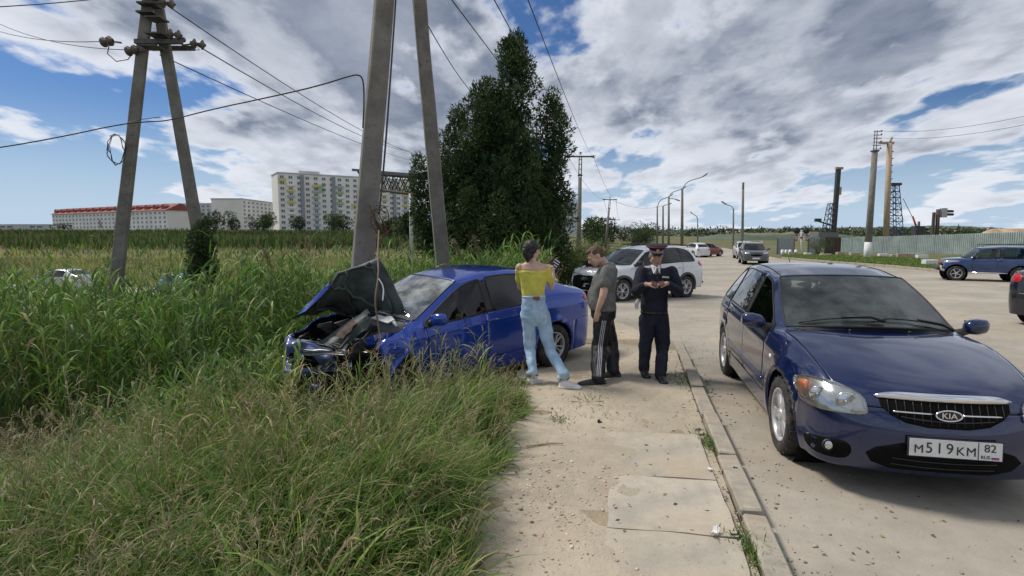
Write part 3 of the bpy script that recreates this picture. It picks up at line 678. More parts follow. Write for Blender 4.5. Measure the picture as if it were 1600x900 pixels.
def wheel(parent, loc, r, w_, side, style='five', rimr=.66, steer=0):
    key = (round(r, 3), style)
    if key not in WCACHE:
        ri = r * rimr; t = MB()
        t.lathe([(ri * .97, -w_ * .42), (ri * 1.06, -w_ * .5), (r * .93, -w_ * .5), (r * .985, -w_ * .42), (r, -w_ * .25), (r, w_ * .25), (r * .985, w_ * .42), (r * .93, w_ * .5), (ri * 1.06, w_ * .5), (ri * .97, w_ * .42)], n=44)
        for k in range(44):   # tread blocks
            a = 2 * PI * k / 44; M = Matrix.Rotation(a, 3, 'Z'); t.box(M @ Vector((r * .998, 0, w_ * .27 * (1 if k % 2 else -1))), (.012, r * .08, w_ * .34), M=M)
        d = MB(); d.lathe([(ri * .98, -w_ * .3), (ri * .95, w_ * .05), (ri * .3, w_ * .08), (.001, w_ * .08)], n=32); d.lathe([(ri * .72, w_ * .1), (ri * .72, w_ * .14), (ri * .2, w_ * .15)], n=32)
        q = MB(); q.lathe([(ri * .99, w_ * .44), (ri * 1.0, w_ * .47), (ri * .93, w_ * .45), (ri * .88, w_ * .30), (ri * .90, w_ * .02)], n=40)
        n, wi, wo, dep = {'five': (5, .26, .20, .30), 'ten': (10, .12, .12, .34), 'six': (6, .50, .46, .38), 'slim': (5, .16, .30, .32)}[style]
        for k in range(n):
            a0 = 2 * PI * k / n + .2; M = Matrix.Rotation(a0, 3, 'Z')
            if style == 'slim':  # twin spokes
                subs = [(-.09, .10), (.09, .10)]
            else: subs = [(0, 0)]
            for (oa, _) in subs:
                prof = []
                for (rr, ww, hh) in [(.14, wi, .40), (.45, (wi * 1.0 + wo) * .5 * .9, .38), (.75, wo * 1.02, .35), (.93, wo * 1.35, .40)]:
                    ww2 = ww * .5 * ri * (.45 if style == 'slim' else 1); cx = rr * ri; cy = oa * ri * (rr * 2.4 if style == 'slim' else 0)
                    prof.append([M @ Vector((cx, cy - ww2, w_ * (hh - .06))), M @ Vector((cx, cy - ww2 * .72, w_ * hh)), M @ Vector((cx, cy + ww2 * .72, w_ * hh)), M @ Vector((cx, cy + ww2, w_ * (hh - .06))), M @ Vector((cx, cy + ww2, w_ * (hh - .2))), M @ Vector((cx, cy - ww2, w_ * (hh - .2)))])
                q.ring_loft(prof, True, True, False)
        q.lathe([(ri * .24, w_ * .30), (ri * .235, w_ * .42), (ri * .2, w_ * .44), (.001, w_ * .445)], n=24)
        for k in range(5):
            a = 2 * PI * k / 5; q.tube((ri * .15 * math.cos(a), ri * .15 * math.sin(a), w_ * .42), (ri * .15 * math.cos(a), ri * .15 * math.sin(a), w_ * .455), ri * .03, n=6)
        WCACHE[key] = (t.mesh('tyre', M_tyre), q.mesh('rim', M_rim), d.mesh('wheel', M_rimd))
    t, q, d = WCACHE[key]
    o = nobj('wheel', d, parent); o.location = loc
    o.rotation_euler = Matrix(((1, 0, 0), (0, 0, side), (0, -side, 0))).to_euler() if False else (Matrix.Rotation(steer, 3, 'Z') @ Matrix.Rotation(-side * PI / 2, 3, 'X')).to_euler()
    nobj('tyre', t, o); nobj('rim', q, o); return o
def make_car(name, sp, pm, loc, yaw, label, cat='car', group=None, level=3, tilt=(0, 0), deform=None, interior=True, glass=None, skip=(), wheels='five', steer=0, cladding=None):
    root = empty(name, loc, 0, label, cat, group); root.rotation_euler = (Matrix.Rotation(yaw, 3, 'Z') @ Matrix.Rotation(tilt[0], 3, 'Y') @ Matrix.Rotation(tilt[1], 3, 'X')).to_euler()
    g = lambda k, d=None: sp.get(k, d)
    xf, xr, hw, zs = sp['xf'], sp['xr'], sp['hw'], sp['zs']; zb0, zb1 = sp['belt']; sedan = g('sedan', False)
    xc, zc, zn = sp['xc'], sp['zc'], sp['zn']; xw, zw = sp['xw'], sp['zw']; H = sp['H']; rw = sp['rw']
    xe, ze = sp['xe'], sp['ze']; xg, zg = sp['xg'], sp['zg']; zd = g('zd', zg - .04); box_ = g('boxy', 0.)
    af, ar, wr = sp['af'], sp['ar'], sp['wr']; ra = g('ra', wr * 1.15); xb = sp['xb']; xd3 = sp['xd3']
    xd1 = g('xd1', xc - .28); xst = [xf - .24, xf - .48, af, xc - .06, xd1, (xd1 + xw) / 2 - .02, xw + .02, xb + .05, xb - .05, (xb - .05 + xd3) / 2, xd3, xe, xg, xr + .17]
    belt = lambda x: zb0 + (zb1 - zb0) * min(1, max(0, (xd1 - x) / (xd1 - xd3)))
    def plan(x): return 1 - .10 * max(0, (x - (xf - 1.1)) / .86) ** 2.2 * (1 - box_ * .6) - .075 * max(0, ((xr + 1.1) - x) / .9) ** 2.2 * (1 - box_ * .6)
    def hood(x):
        t = (x - (xc + .05)) / (xf - .18 - xc); t = min(1, max(0, t)); return zc - .01 + (zn - zc) * t ** g('hp', 1.9)
    def roof(x):
        t = (xw - x) / (xw - xe); t = min(1, max(0, t))
        return (zw * (1 - t) + ze * t) + (H - (zw + ze) / 2) * 4 * t * (1 - t) * g('rk', 1.0)
    S = []
    for i, x in enumerate(xst):
        p = plan(x); b = belt(x); row = []
        zmid = zs + .17
        ztop = b if 4 <= i <= 11 else (min(b, hood(x) - .035) if i < 4 else (zg - .045 if i == 12 else zd - .05))
        for (yy, zz) in [(.945, zs), (.985, zs + (ztop - zs) * .24), (1.0, zs + (ztop - zs) * .55), (.985, zs + (ztop - zs) * .86)]: row.append([x, hw * yy * p, zz])
        row.append([x, hw * (.945 if 3 < i < 12 else .90) * p, ztop])
        if i <= 3:
            h = hood(x); xx = x + (.0, .02, .0, .0)[i]
            row += [[xx, hw * g('hgw', .85) * p, h - .014], [xx + .02 + .05 * (i == 0), hw * (.60, .58, .62, .66)[i] * p, h + .016], [xx + .035 + .1 * (i == 0), hw * .28, h + .02], [xx + .04 + .12 * (i == 0), 0, h + .022]]
        elif i == 4:
            row += [[xd1 + .0, hw * .885, b + .02], [xd1 + .08, hw * .815, zc - .005], [xc + .01, hw * .40, zc + .035], [xc + .05, 0, zc + .045]]
        elif i == 5:
            t = .5; A = (xd1 + .08, hw * .815, zc - .005); B = (xw + .0, rw * .985, zw - .018)
            row += [[xd1 + (xw - xd1) * .54, (hw * .885 + rw + .03) / 2 + .012, (b + .02 + zw - .06) / 2 + .015], [(A[0] + B[0]) / 2, (A[1] + B[1]) / 2 + .015, (A[2] + B[2]) / 2 + .022], [(xc + .01 + xw + .05) / 2, (hw * .40 + rw * .5) / 2, (zc + .035 + zw) / 2 + .022], [(xc + .05 + xw + .06) / 2, 0, (zc + .045 + zw + .005) / 2 + .024]]
        elif i <= 11:
            zr = roof(x); dx = {6: (-.04, .0, .05, .06), 11: (.06, .02, 0, -.01)}.get(i, (0, 0, 0, 0)); n_ = (1 - .04 * (i >= 10) - .05 * (i == 11)) 
            row += [[x + dx[0], (rw + .035) * n_, zr - g('wt', .075)], [x + dx[1], (rw - .012) * n_, zr - .022], [x + dx[2], rw * .5, zr - .004], [x + dx[3], 0, zr]]
        elif i == 12:
            row += [[x + .04, hw * .86 * p * g('gw', 1), zg - .012], [x, hw * .72 * p * g('gw', 1), zg], [x - .02, hw * .38, zg + .008], [x - .03, 0, zg + .01]]
        else:
            row += [[x - .02, hw * .74 * p, zd - .012], [x - .06, hw * .56 * p, zd], [x - .09, hw * .28, zd + .004], [x - .10, 0, zd + .006]]
        S.append(row)
    cxf = g('bow', .22)
    Fc_ = []; Rc_ = []
    for h in range(4):
        z = S[0][h][2]; k = (.55, .95, 1.0, .80)[h] if not g('flatnose') else (.85, 1, 1, .97)[h]; y0 = S[0][h][1]
        Fc_.append([[xst[0] + cxf * k * .62, y0 * .80, z], [xst[0] + cxf * k * .86, y0 * .52, z], [xst[0] + cxf * k * .97, y0 * .26, z], [xst[0] + cxf * k, 0, z]])
        z = S[13][h][2]; k = (.75, 1.0, .95, .78)[h] if not g('flattail') else 1.0; y0 = S[13][h][1]; c = .17
        Rc_.append([[xst[13] - c * k * .66, y0 * .80, z], [xst[13] - c * k * .88, y0 * .52, z], [xst[13] - c * k * .98, y0 * .26, z], [xst[13] - c * k, 0, z]])
    for (i, r), v in g('tweak', {}).items(): S[i][r] = [S[i][r][j] + v[j] for j in range(3)]
    for (h, c), v in g('ftweak', {}).items(): Fc_[h][c] = [Fc_[h][c][j] + v[j] for j in range(3)]
    verts = []; vid = {}
    def vi(p):
        k = (round(p[0], 4), round(p[1], 4), round(p[2], 4))
        if k not in vid: vid[k] = len(verts); verts.append(k)
        return vid[k]
    faces = []; tags = []; TN = []
    def tid(t):
        if t not in TN: TN.append(t)
        return TN.index(t)
    def addq(q, t, both=True, flip=False):
        q = q[::-1] if flip else q
        for s in (1, -1):
            ids = [vi((p[0], p[1] * s, p[2])) for p in q]
            if s < 0: ids = ids[::-1]
            tt = t.replace('#', 'L' if s > 0 else 'R'); ids2 = []
            for a in ids:
                if a not in ids2: ids2.append(a)
            if len(ids2) >= 3: faces.append(ids2); tags.append(tid(tt))
    threedoor = g('threedoor')
    for i in range(13):
        for r in range(8):
            q = [S[i][r], S[i + 1][r], S[i + 1][r + 1], S[i][r + 1]]
            if r <= 3:
                if i == 0: t = 'front_bumper' if r < 3 else 'body'
                elif i < 4: t = 'body'
                elif i < 10:
                    t = 'body' if r == 0 else ('front_door_#' if i < 7 else ('rear_door_#' if not threedoor else 'body'))
                elif i < 12: t = 'body'
                else: t = 'rear_bumper' if r < 2 else 'body'
            elif r == 4:
                t = 'side_window_front_#' if i in (4, 5, 6) else 'pillar_#' if i == 7 else 'side_window_rear_#' if i in (8, 9) else ('quarter_window_#' if i == 10 and g('quarter') else 'body')
            elif i <= 2: t = 'hood'
            elif i == 3: t = 'cowl' if r > 5 else 'body'
            elif r == 5: t = 'body'
            elif i in (4, 5): t = 'windshield'
            elif i <= 10: t = 'body'
            elif i == 11: t = 'rear_window'
            else: t = 'trunk_lid'
            addq(q, t)
    for h in range(4):
        for c in range(4):
            a = [S[0][h]] + Fc_[h]; b = ([S[0][h + 1]] + Fc_[h + 1]) if h < 3 else S[0][4:]
            addq([a[c], b[c], b[c + 1], a[c + 1]], 'front_bumper' if h < 3 or c == 0 or g('nohoodlip') else 'hood', flip=True)
            a = [S[13][h]] + Rc_[h]; b = ([S[13][h + 1]] + Rc_[h + 1]) if h < 3 else S[13][4:]
            addq([a[c], b[c], b[c + 1], a[c + 1]], 'rear_bumper' if h < 2 else 'trunk_lid')
    me = bpy.data.meshes.new('cage'); me.from_pydata(verts, [], faces); me.polygons.foreach_set('material_index', tags)
    bm = bmesh.new(); bm.from_mesh(me); bmesh.ops.recalc_face_normals(bm, faces=bm.faces)
    if bm.calc_volume(signed=True) < 0: bmesh.ops.reverse_faces(bm, faces=bm.faces)
    cr = bm.edges.layers.float.new('crease_edge')
    for e in bm.edges:
        ts = {TN[f.material_index].split('_')[0] for f in e.link_faces}
        if len(e.link_faces) == 1: e[cr] = .9
        elif len(ts) == 2:
            if ts & {'windshield', 'side', 'quarter', 'rear'} and not ts <= {'rear', 'body', 'trunk'}: e[cr] = .75
            if 'hood' in ts: e[cr] = .35
        if g('boxcr') and all(TN[f.material_index] != 'x' for f in e.link_faces):
            a, b = e.verts
            if abs(a.co.z - b.co.z) < .12 and len(ts) == 2: e[cr] = max(e[cr], g('boxcr'))
    cv = bm.verts.layers.float.new('crease_vert')
    KV = {(4, 6): .9, (6, 6): .9, (11, 6): .8, (12, 6): .8, (4, 4): .5, (6, 5): .35, (10, 4): .5, (11, 4): .4, (10, 5): .3, (7, 4): .9, (8, 4): .9, (7, 5): .9, (8, 5): .9, (3, 5): .6}
    pk = {tuple(round(abs(q), 3) for q in S[a][b_]): w_ for (a, b_), w_ in KV.items()}
    for v in bm.verts:
        k = tuple(round(abs(q), 3) for q in v.co)
        if k in pk and v.co.z > 0: v[cv] = pk[k]
    bm.to_mesh(me); bm.free()
    for _ in TN: me.materials.append(M_black)
    me = applymods('skin', me, [('SUBSURF', dict(levels=level, render_levels=level, uv_smooth='NONE'))])
    bm = bmesh.new(); bm.from_mesh(me); bpy.data.meshes.remove(me)
    for v in bm.verts:
        if g('crisp'): pass
        for xa in (af, ar):   # slight wheel arch flare
            if v.co.z < zb0 - .08 and abs(v.co.y) > hw * .8:
                dd = math.hypot(v.co.x - xa, v.co.z - wr) - ra
                v.co.y += math.copysign(g('flare', .014) * math.exp(-(dd / .06) ** 2), v.co.y)
        # character line
        if abs(v.co.y) > hw * .85 and xr + .4 < v.co.x < xf - .5:
            zl = zs + (belt(v.co.x) - zs) * .84; v.co.y += math.copysign(.008 * math.exp(-((v.co.z - zl) / .022) ** 2), v.co.y)
    for xa in (af, ar):
        moved = set(); inside = lambda v: math.hypot(v.co.x - xa, v.co.z - wr) < ra - 1e-5 and abs(v.co.y) > .45 * hw
        cand = [e for e in bm.edges if inside(e.verts[0]) != inside(e.verts[1]) and all(abs(v.co.y) > .45 * hw for v in e.verts)]
        ins0 = {v: inside(v) for e in cand for v in e.verts}
        for e in cand:
            a, b = e.verts
            if a in moved or b in moved: continue
            if not ins0[a]: a, b = b, a
            lo, hi = 0., 1.
            for _ in range(20):
                m_ = (lo + hi) / 2; p = a.co.lerp(b.co, m_)
                if math.hypot(p.x - xa, p.z - wr) < ra: lo = m_
                else: hi = m_
            p = a.co.lerp(b.co, lo); tgt = b if lo > .5 else a; tgt.co = p; moved.add(tgt)
        dele = [f for f in bm.faces if any(inside(v) and v not in moved for v in f.verts)]
        bmesh.ops.delete(bm, geom=dele, context='FACES')
        dele = [f for f in bm.faces if all(v in moved or math.hypot(v.co.x - xa, v.co.z - wr) < ra + 1e-3 for v in f.verts) and math.hypot(f.calc_center_median().x - xa, f.calc_center_median().z - wr) < ra - .004 and abs(f.calc_center_median().y) > .45 * hw]
        bmesh.ops.delete(bm, geom=dele, context='FACES')
        for v in bm.verts:
            if v.is_boundary and abs(v.co.y) > .45 * hw and v.co.z > zs + .015:
                dx, dz = v.co.x - xa, v.co.z - wr; q = math.hypot(dx, dz)
                if abs(q - ra) < .06: v.co.x = xa + dx / q * ra; v.co.z = wr + dz / q * ra
    # arch lips
    le = [e for e in bm.edges if e.is_boundary and all(abs(v.co.y) > .45 * hw and min(abs(math.hypot(v.co.x - xa, v.co.z - wr) - ra) for xa in (af, ar)) < .004 for v in e.verts)]
    r = bmesh.ops.extrude_edge_only(bm, edges=le); lipv = [v for v in r['geom'] if isinstance(v, bmesh.types.BMVert)]
    for v in lipv: v.co.y -= math.copysign(.05, v.co.y)
    bm.normal_update()
    if deform:
        for v in bm.verts: v.co = deform(v.co.copy(), bm)
        bm.normal_update()
    bvh = BVHTree.FromBMesh(bm)
    full = {}
    mts = {'windshield': g('m_ws', M_ws), 'rear_window': glass or M_glass, 'cowl': M_black}
    objs = {}
    for ti, t in enumerate(TN):
        if t in skip: continue
        fs = [f for f in bm.faces if f.material_index == ti]
        if not fs: continue
        vm = {}; b2 = bmesh.new()
        for f in fs:
            vv = []
            for v in f.verts:
                if v not in vm: vm[v] = b2.verts.new(v.co)
                vv.append(vm[v])
            nf = b2.faces.new(vv); nf.smooth = True
        b2.normal_update()
        base = t[:-2] if t[-2:] in ('_L', '_R') else t; nm = {'side_window_front': 'front_side_window', 'side_window_rear': 'rear_side_window', 'pillar': 'door_pillar', 'trunk_lid': g('lid', 'tailgate')}.get(base, base)
        isglass = base in ('windshield', 'rear_window', 'side_window_front', 'side_window_rear', 'quarter_window')
        if not isglass:
            bv = [v for v in b2.verts if v.is_boundary]; mv = {}
            for v in bv:
                if abs(v.co.y) < .01 and base == 'body' and False: continue
                c = Vector(); 
                for f in v.link_faces: c += f.calc_center_median()
                c /= len(v.link_faces); dr = (c - v.co); dr -= v.normal * dr.dot(v.normal)
                if dr.length > 1e-6: mv[v] = dr.normalized() * g('gap', .0035)
            for v, d_ in mv.items(): v.co += d_
            nrm = {v: v.normal.copy() for v in bv}
            ex = bmesh.ops.extrude_edge_only(b2, edges=[e for e in b2.edges if e.is_boundary])
            newv = [x for x in ex['geom'] if isinstance(x, bmesh.types.BMVert)]
            pos = {tuple(round(q, 5) for q in v.co): nrm[v] for v in bv}
            for v in newv:
                k = tuple(round(q, 5) for q in v.co)
                if k in pos: v.co -= pos[k] * .014
            for f in b2.faces:
                if any(v in set(newv) for v in f.verts): f.smooth = False
        else:
            pass
        me2 = bpy.data.meshes.new(nm); b2.to_mesh(me2)
        mt = mts.get(base) or ((glass or M_glass) if isglass else M_black if base in ('pillar',) else pm)
        if base == 'side_window_rear' or base == 'quarter_window': mt = g('m_rear', mt)
        me2.materials.append(mt); o = nobj(nm, me2, root); objs[t] = o
        if isglass:
            sl_ = MB()
            for e in b2.edges:
                if e.is_boundary: sl_.path([e.verts[0].co, e.verts[1].co], g('seal', .009), 4, False)
            sl_.build('window_seal', M_seal, o)
            if base == 'windshield': o['_ws'] = 1; del o['_ws']
        b2.free()
    bm.free()
    # underside, wheel wells
    m = MB(); m.box(((xf + xr) / 2, 0, zs + .07), (xf - xr - .7, hw * 1.5, .06)); m.box((xf - .5, 0, zs + .16), (.5, hw * 1.2, .2)); m.box((xr + .4, 0, zs + .14), (.5, hw * 1.3, .16))
    if deform is None: m.box((xf - .62, 0, zs + .33), (.7, hw * 1.05, .2)); 
    for xa in (af, ar):
        for s in (1, -1):
            M = Matrix.Translation((xa, s * hw * .60, wr)) @ Matrix.Rotation(-s * PI / 2, 4, 'X')
            m.lathe([(.01, 0), (ra * 1.0, 0), (ra * 1.03, hw * .30)], M, 28)
    m.build('underbody', M_under, root)
    for s in (1, -1):
        wheel(root, (af, s * (hw - g('wi', .115)), wr), wr, g('tw', .2), s, wheels, g('rimr', .66), steer); wheel(root, (ar, s * (hw - g('wi', .115)), wr), wr, g('tw', .2), s, wheels, g('rimr', .66))
    if interior:
        def seat(x, y, wd):
            m = MB(); m.smooth = True; sz = zb0 - .42
            sec = lambda c, a, b, tl: [Vector(c) + Vector((math.cos(q) * a * math.cos(tl), math.sin(q) * b, math.cos(q) * a * math.sin(tl))) for q in np.linspace(0, 2 * PI, 13)[:-1]]
            m.ring_loft([sec((x - .02 - .17 * t, y, sz + .05 + .58 * t), .075 - .03 * t * t, wd * (1 - .22 * t * t) * (.85 if t == 0 else 1), -.3) for t in (0, .2, .5, .8, 1)])
            m.ring_loft([[Vector((x - .05 + .5 * t, y + math.cos(q) * wd, sz + .03 + math.sin(q) * .08)) for q in np.linspace(0, 2 * PI, 13)[:-1]] for t in (0, .3, .8, 1)])
            m.ball((x - .22, y, sz + .74), (.045, .12, .085)); return m
        seat(xw - .45, hw * .44, .24).build('seat', M_seat, root); seat(xw - .45, -hw * .44, .24).build('seat', M_seat, root)
        if not threedoor or True:
            s_ = seat(xd3 + .3, hw * .38, .27); s2 = seat(xd3 + .3, -hw * .38, .27); s_.add(s2.v, s2.f, True); s_.build('rear_seat', M_seat, root)
        m = MB(); m.smooth = True
        m.ring_loft([[Vector((xc - .02 - .12 * abs(t) ** 2 + a, t * hw * .82, zc - .03 + b)) for a, b in ((.1, 0), (-.1, .025), (-.30, .02), (-.42, -.07), (-.40, -.25), (.1, -.25))] for t in np.linspace(-1, 1, 9)])
        m.ball((xc - .36, hw * .42, zc - .0), (.1, .17, .05)); m.build('dashboard', M_int, root)
        m = MB(); c = Vector((xc - .56, hw * .42, zc - .06)); u = Vector((0, 1, 0)); v = Vector((.40, 0, .92))
        m.path([c + u * math.cos(a) * .18 + v * math.sin(a) * .18 for a in np.linspace(0, 2 * PI, 25)], .015, 6); m.path([c + u * .17, c, c - u * .17], [.012, .035, .012], 6); m.path([c, c - v * .17], [.03, .012], 6); m.path([c, c + Vector((.25, 0, -.1))], .03, 6)
        m.build('steering_wheel', M_black, root)
        m = MB(); m.box(((xc + xe) / 2 - .1, 0, zs + .12), (xc - xe, hw * 1.6, .04)); m.box((xe + .0, 0, zb0 - .2), (.05, hw * 1.5, .5)); m.box((xc - .0, 0, zs + .35), (.06, hw * 1.5, .5)); m.build('cabin_floor', M_int, root)
    return root, objs, bvh, S
def mirrors(root, sp, mt, x=None, z=None, scale=1.0, sides=(1, -1)):
    x = x or sp['xc'] - .34; z = z or sp['belt'][0] + .085
    for s in sides:
        m = MB(); m.smooth = True; y0 = s * (sp['hw'] * .93); rings = []
        for t, a, b in [(0, .05, .045), (.15, .075, .075), (.5, .085, .088), (.85, .075, .078), (1, .045, .05)]:
            c = Vector((x + .02 - .03 * t, y0 + s * (.05 + .20 * t) * scale, z + .012 * t)); rings.append([c + Vector((math.copysign(abs(math.cos(q)) ** .7, math.cos(q)) * a * .8 * scale, 0, math.copysign(abs(math.sin(q)) ** .7, math.sin(q)) * b * .85 * scale)) for q in np.linspace(0, 2 * PI, 17)[:-1]])
        m.ring_loft(rings); o = m.build('side_mirror', mt, root)
        m = MB(); m.path([(x + .02, y0 - s * .06, z - .07), (x + .02, y0 + s * .07, z - .03)], [.045, .03], 8); m.build('mirror_arm', M_black, o)
        m = MB(); m.box((x - .062 * scale, y0 + s * .16 * scale, z + .006), (.008, .15 * scale, .10 * scale)); m.build('mirror_glass', M_chrome, o)
def handles(bvh, root, xs, z, mt, hw):
    for x in xs:
        for s in (1, -1):
            p, n = surf_pt(bvh, (x, s * hw, z), (0, -s, 0)); m = MB(); m.smooth = True
            m.path([p + n * .0, p + n * .028 + Vector((-.03, 0, 0)), p + n * .034 + Vector((-.10, 0, .004)), p + n * .028 + Vector((-.17, 0, .004)), p + Vector((-.19, 0, .004))], [.01, .013, .014, .013, .01], 8); m.build('door_handle', mt, root)
def strips(bvh, pts, r, name, mt, root, d, off=.001, n=5):
    q = [];
    for p in pts: h, nn = surf_pt(bvh, p, d); q.append(h + nn * off)
    m = MB(); m.path(q, r, n); return m.build(name, mt, root)
def oval(cx, cy, a, b, n=24): return [(cx + a * math.cos(2 * PI * k / n), cy + b * math.sin(2 * PI * k / n)) for k in range(n)]
def mir(poly, s): return [(p[0] * s, p[1]) for p in poly]
def number_plate(root, bvh, side, y, z, txt, reg, tiltk=0):
    d = (-1, 0, 0) if side == 'F' else (1, 0, 0); s = 1 if side == 'F' else -1
    p = max((surf_pt(bvh, (0, y + k, z + q), d)[0].x * s for k in (-.26, 0, .26) for q in (-.05, 0, .05)))
    M = frame((s * (p + .012), y, z), (0, s, 0), (-.06 * s, 0, 1))
    m = MB(); m.box((0, 0, 0), (.535, .125, .012)); me = m.mesh('plate_frame', M_black); me.transform(M); o = nobj('plate_frame', me, root)
    m = MB(); m.box((0, 0, .008), (.52, .112, .006)); me = m.mesh('number_plate', M_plate); me.transform(M); o = nobj('number_plate', me, root)
    m = MB(); m.box((.128, 0, .0125), (.004, .108, .002)); me = m.mesh('plate_line', M_ink); me.transform(M); nobj('plate_line', me, o)
    x = -.235
    for ch in txt:
        big = ch.isdigit(); w_ = .052 if big else .054
        text(ch, .098 if big else .078, M_ink, M @ Matrix.Translation((x + w_ / 2, -.002 if big else -.012, .0125)), .001, 'plate_letter', o, .0, .92 if big else .98); x += w_ + .0065
    text(reg, .07, M_ink, M @ Matrix.Translation((.193, .018, .0125)), .001, 'region_number', o, .0)
    text('RUS', .03, M_ink, M @ Matrix.Translation((.168, -.038, .0125)), .001, 'country_code', o, .0)
    for k, c in enumerate([('flag_white', (.8, .8, .8)), ('flag_blue', (.03, .06, .4)), ('flag_red', (.6, .03, .03))]):
        m = MB(); m.box((.222, -.030 - k * .008, .0125), (.042, .008, .0012)); me = m.mesh('flag_stripe', mat(c[0], c[1], .5, var=.02)); me.transform(M); nobj('flag_stripe', me, o)
# ------------------------------------------------------------ the dark blue hatchback in front
P_kia = paint('dark_blue_paint', (.0018, .012, .070), .25, .04, .22)
K = dict(xf=2.17, xr=-2.17, hw=.815, zs=.19, belt=(.925, .985), xc=1.06, zc=.985, zn=.715, xw=.16, zw=1.40, H=1.475, rw=.555, xe=-1.62, ze=1.385, xg=-1.98, zg=1.02, zd=.93, af=1.30, ar=-1.31, wr=.312, ra=.368, xb=-.17, xd3=-1.06, xd1=.80, quarter=True, hp=1.75, rk=1.05, bow=.245, seal=.008, rimr=.70,
         tweak={(0, 3): (.02, 0, -.02), (0, 4): (.02, -.02, -.015)})
fl = gp(1212, 704); rl = gp(1128, 583)
hd = (fl - rl); hd.z = 0; hd.normalize(); yaw = math.atan2(hd.y, hd.x); lft = Vector((-hd.y, hd.x, 0))
kc = fl - hd * 1.30 + lft * .80
kia, kob, kb, KS = make_car('parked_car', K, P_kia, kc, yaw, 'dark blue five door hatchback parked facing the camera beside the kerb', 'car', None, 3, (0, 0), None, wheels='six', glass=M_gdark)
mirrors(kia, K, P_kia, x=.72, z=1.0, scale=.92)
handles(kb, kia, (.02, -.95), .86, P_kia, K['hw'])
# features traced on the body's own surface
bpy.context.view_layer.update()
def pixhit(root, bvh, px, py):
    Mi = root.matrix_world.inverted(); o = Mi @ Vector((0, 0, CAMH)); d = (Mi.to_3x3() @ ray(px, py)).normalized()
    h = bvh.ray_cast(o, d); return h[0] if h[0] else bvh.find_nearest(o + d * 4)[0]
def pixpoly(root, bvh, pts): return [(h.y, h.z) for h in (pixhit(root, bvh, *p) for p in pts)]
hl = pixpoly(kia, kb, [(1242, 588), (1250, 586), (1266, 587), (1295, 595), (1325, 607), (1349, 621), (1354, 634), (1356, 647), (1340, 647), (1310, 643), (1275, 636), (1255, 623), (1246, 606)])
hl = [(-a, b) for a, b in hl]
ind = [(-a, b) for a, b in pixpoly(kia, kb, [(1245, 591), (1265, 592), (1262, 604), (1255, 616), (1249, 606)])]
fg = [(-a, b) for a, b in pixpoly(kia, kb, [(1253, 675), (1266, 677), (1285, 681), (1320, 688), (1330, 697), (1330, 709), (1318, 716), (1290, 711), (1262, 697)])]
for s in (1, -1):
    o = patch_obj('headlight', kb, mir(chaikin(hl, 1), s), 'F', M_refl, kia, off=.003, thick=.02, res=.03)
    for (qx, qy, rr) in ((1278, 615, .052), (1322, 627, .060)):
        q = pixhit(kia, kb, qx, qy); p, n = surf_pt(kb, (0, -s * q.y, q.z), (-1, 0, 0)); n = (n + Vector((1.5, 0, 0))).normalized()
        M = frame(p - n * .012, n.cross(Vector((0, 0, 1))), (0, 0, 1)); M = frame(p - n * .010, Vector((0, 0, 1)).cross(n), (0, 0, 1)); m = MB()
        m.ball((0, 0, 0), (rr, rr, .022), 24, 12); me = m.mesh('lamp_bowl', M_refl); me.transform(M); nobj('lamp_bowl', me, o)
        m = MB(); m.path([(rr * 1.0 * math.cos(a), rr * 1.0 * math.sin(a), .006) for a in np.linspace(0, 2 * PI, 31)], .005, 5); m.ball((0, 0, .02), (rr * .3, rr * .3, .012)); me = m.mesh('lamp_ring', M_chrome); me.transform(M); nobj('lamp_ring', me, o)
    patch_obj('indicator', kb, mir(chaikin(ind, 1), s), 'F', M_orange, o, off=.007, thick=.008)
    patch_obj('lens', kb, mir(chaikin(hl, 1), s), 'F', M_lens, o, off=.022, thick=.021, res=.03)
    f_ = patch_obj('fog_lamp_recess', kb, mir(chaikin(fg, 2), s), 'F', M_under, kia, off=.003, thick=.01)
    q = pixhit(kia, kb, 1294, 694); p, n = surf_pt(kb, (0, -s * q.y, q.z), (-1, 0, 0)); m = MB(); M = frame(p, (0, 1, 0), (0, 0, 1)); m.lathe([(.042, .0), (.042, .016), (.036, .018)], M, 20); m.build('fog_lamp_ring', M_black, f_)
    m = MB(); m.ball(p + Vector((.016, 0, 0)), (.010, .031, .031)); m.build('fog_lamp', M_refl, f_)
    strips(kb, [(0, -s * (q.y + t), q.z + .012 + abs(t) * .05) for t in (-.15, -.1, -.05)], .004, 'recess_bar', P_kia, f_, (-1, 0, 0), .006)
    p, n = surf_pt(kb, (1.0, s * .9, .74), (0, -s, 0)); m = MB(); m.ball(p, (.03, .008, .018)); m.build('side_repeater', M_white, kia)
def sym(pts):  # symmetric outline from its left half
    return [(-abs(a), b) for a, b in pts] + [(abs(a), b) for a, b in pts[::-1]]
gl_ = pixpoly(kia, kb, [(1481, 626), (1430, 624), (1385, 622), (1372, 622), (1376, 634), (1390, 647), (1415, 661), (1450, 669), (1481, 671)])
gl_[0] = (-.001, gl_[0][1]); gl_[-1] = (-.001, gl_[-1][1])
print('GR', [(round(a, 3), round(b, 3)) for a, b in gl_], 'HL', [(round(a, 3), round(b, 3)) for a, b in hl])
gr = patch_obj('grille', kb, sym(gl_), 'F', M_under, kia, off=.002, thick=.01)
gzt = gl_[1][1]; gzb = gl_[-1][1]; gw = abs(gl_[3][0])
for k in range(-7, 8):
    y_ = k * gw / 8; strips(kb, [(0, y_, z_) for z_ in np.linspace(gzt - .01, gzb + .012 + (abs(y_) / gw) ** 2 * .08, 5)], .003, 'grille_rib', M_black, gr, (-1, 0, 0), .004, 4)
zm = (gzt + gzb) / 2 + .002
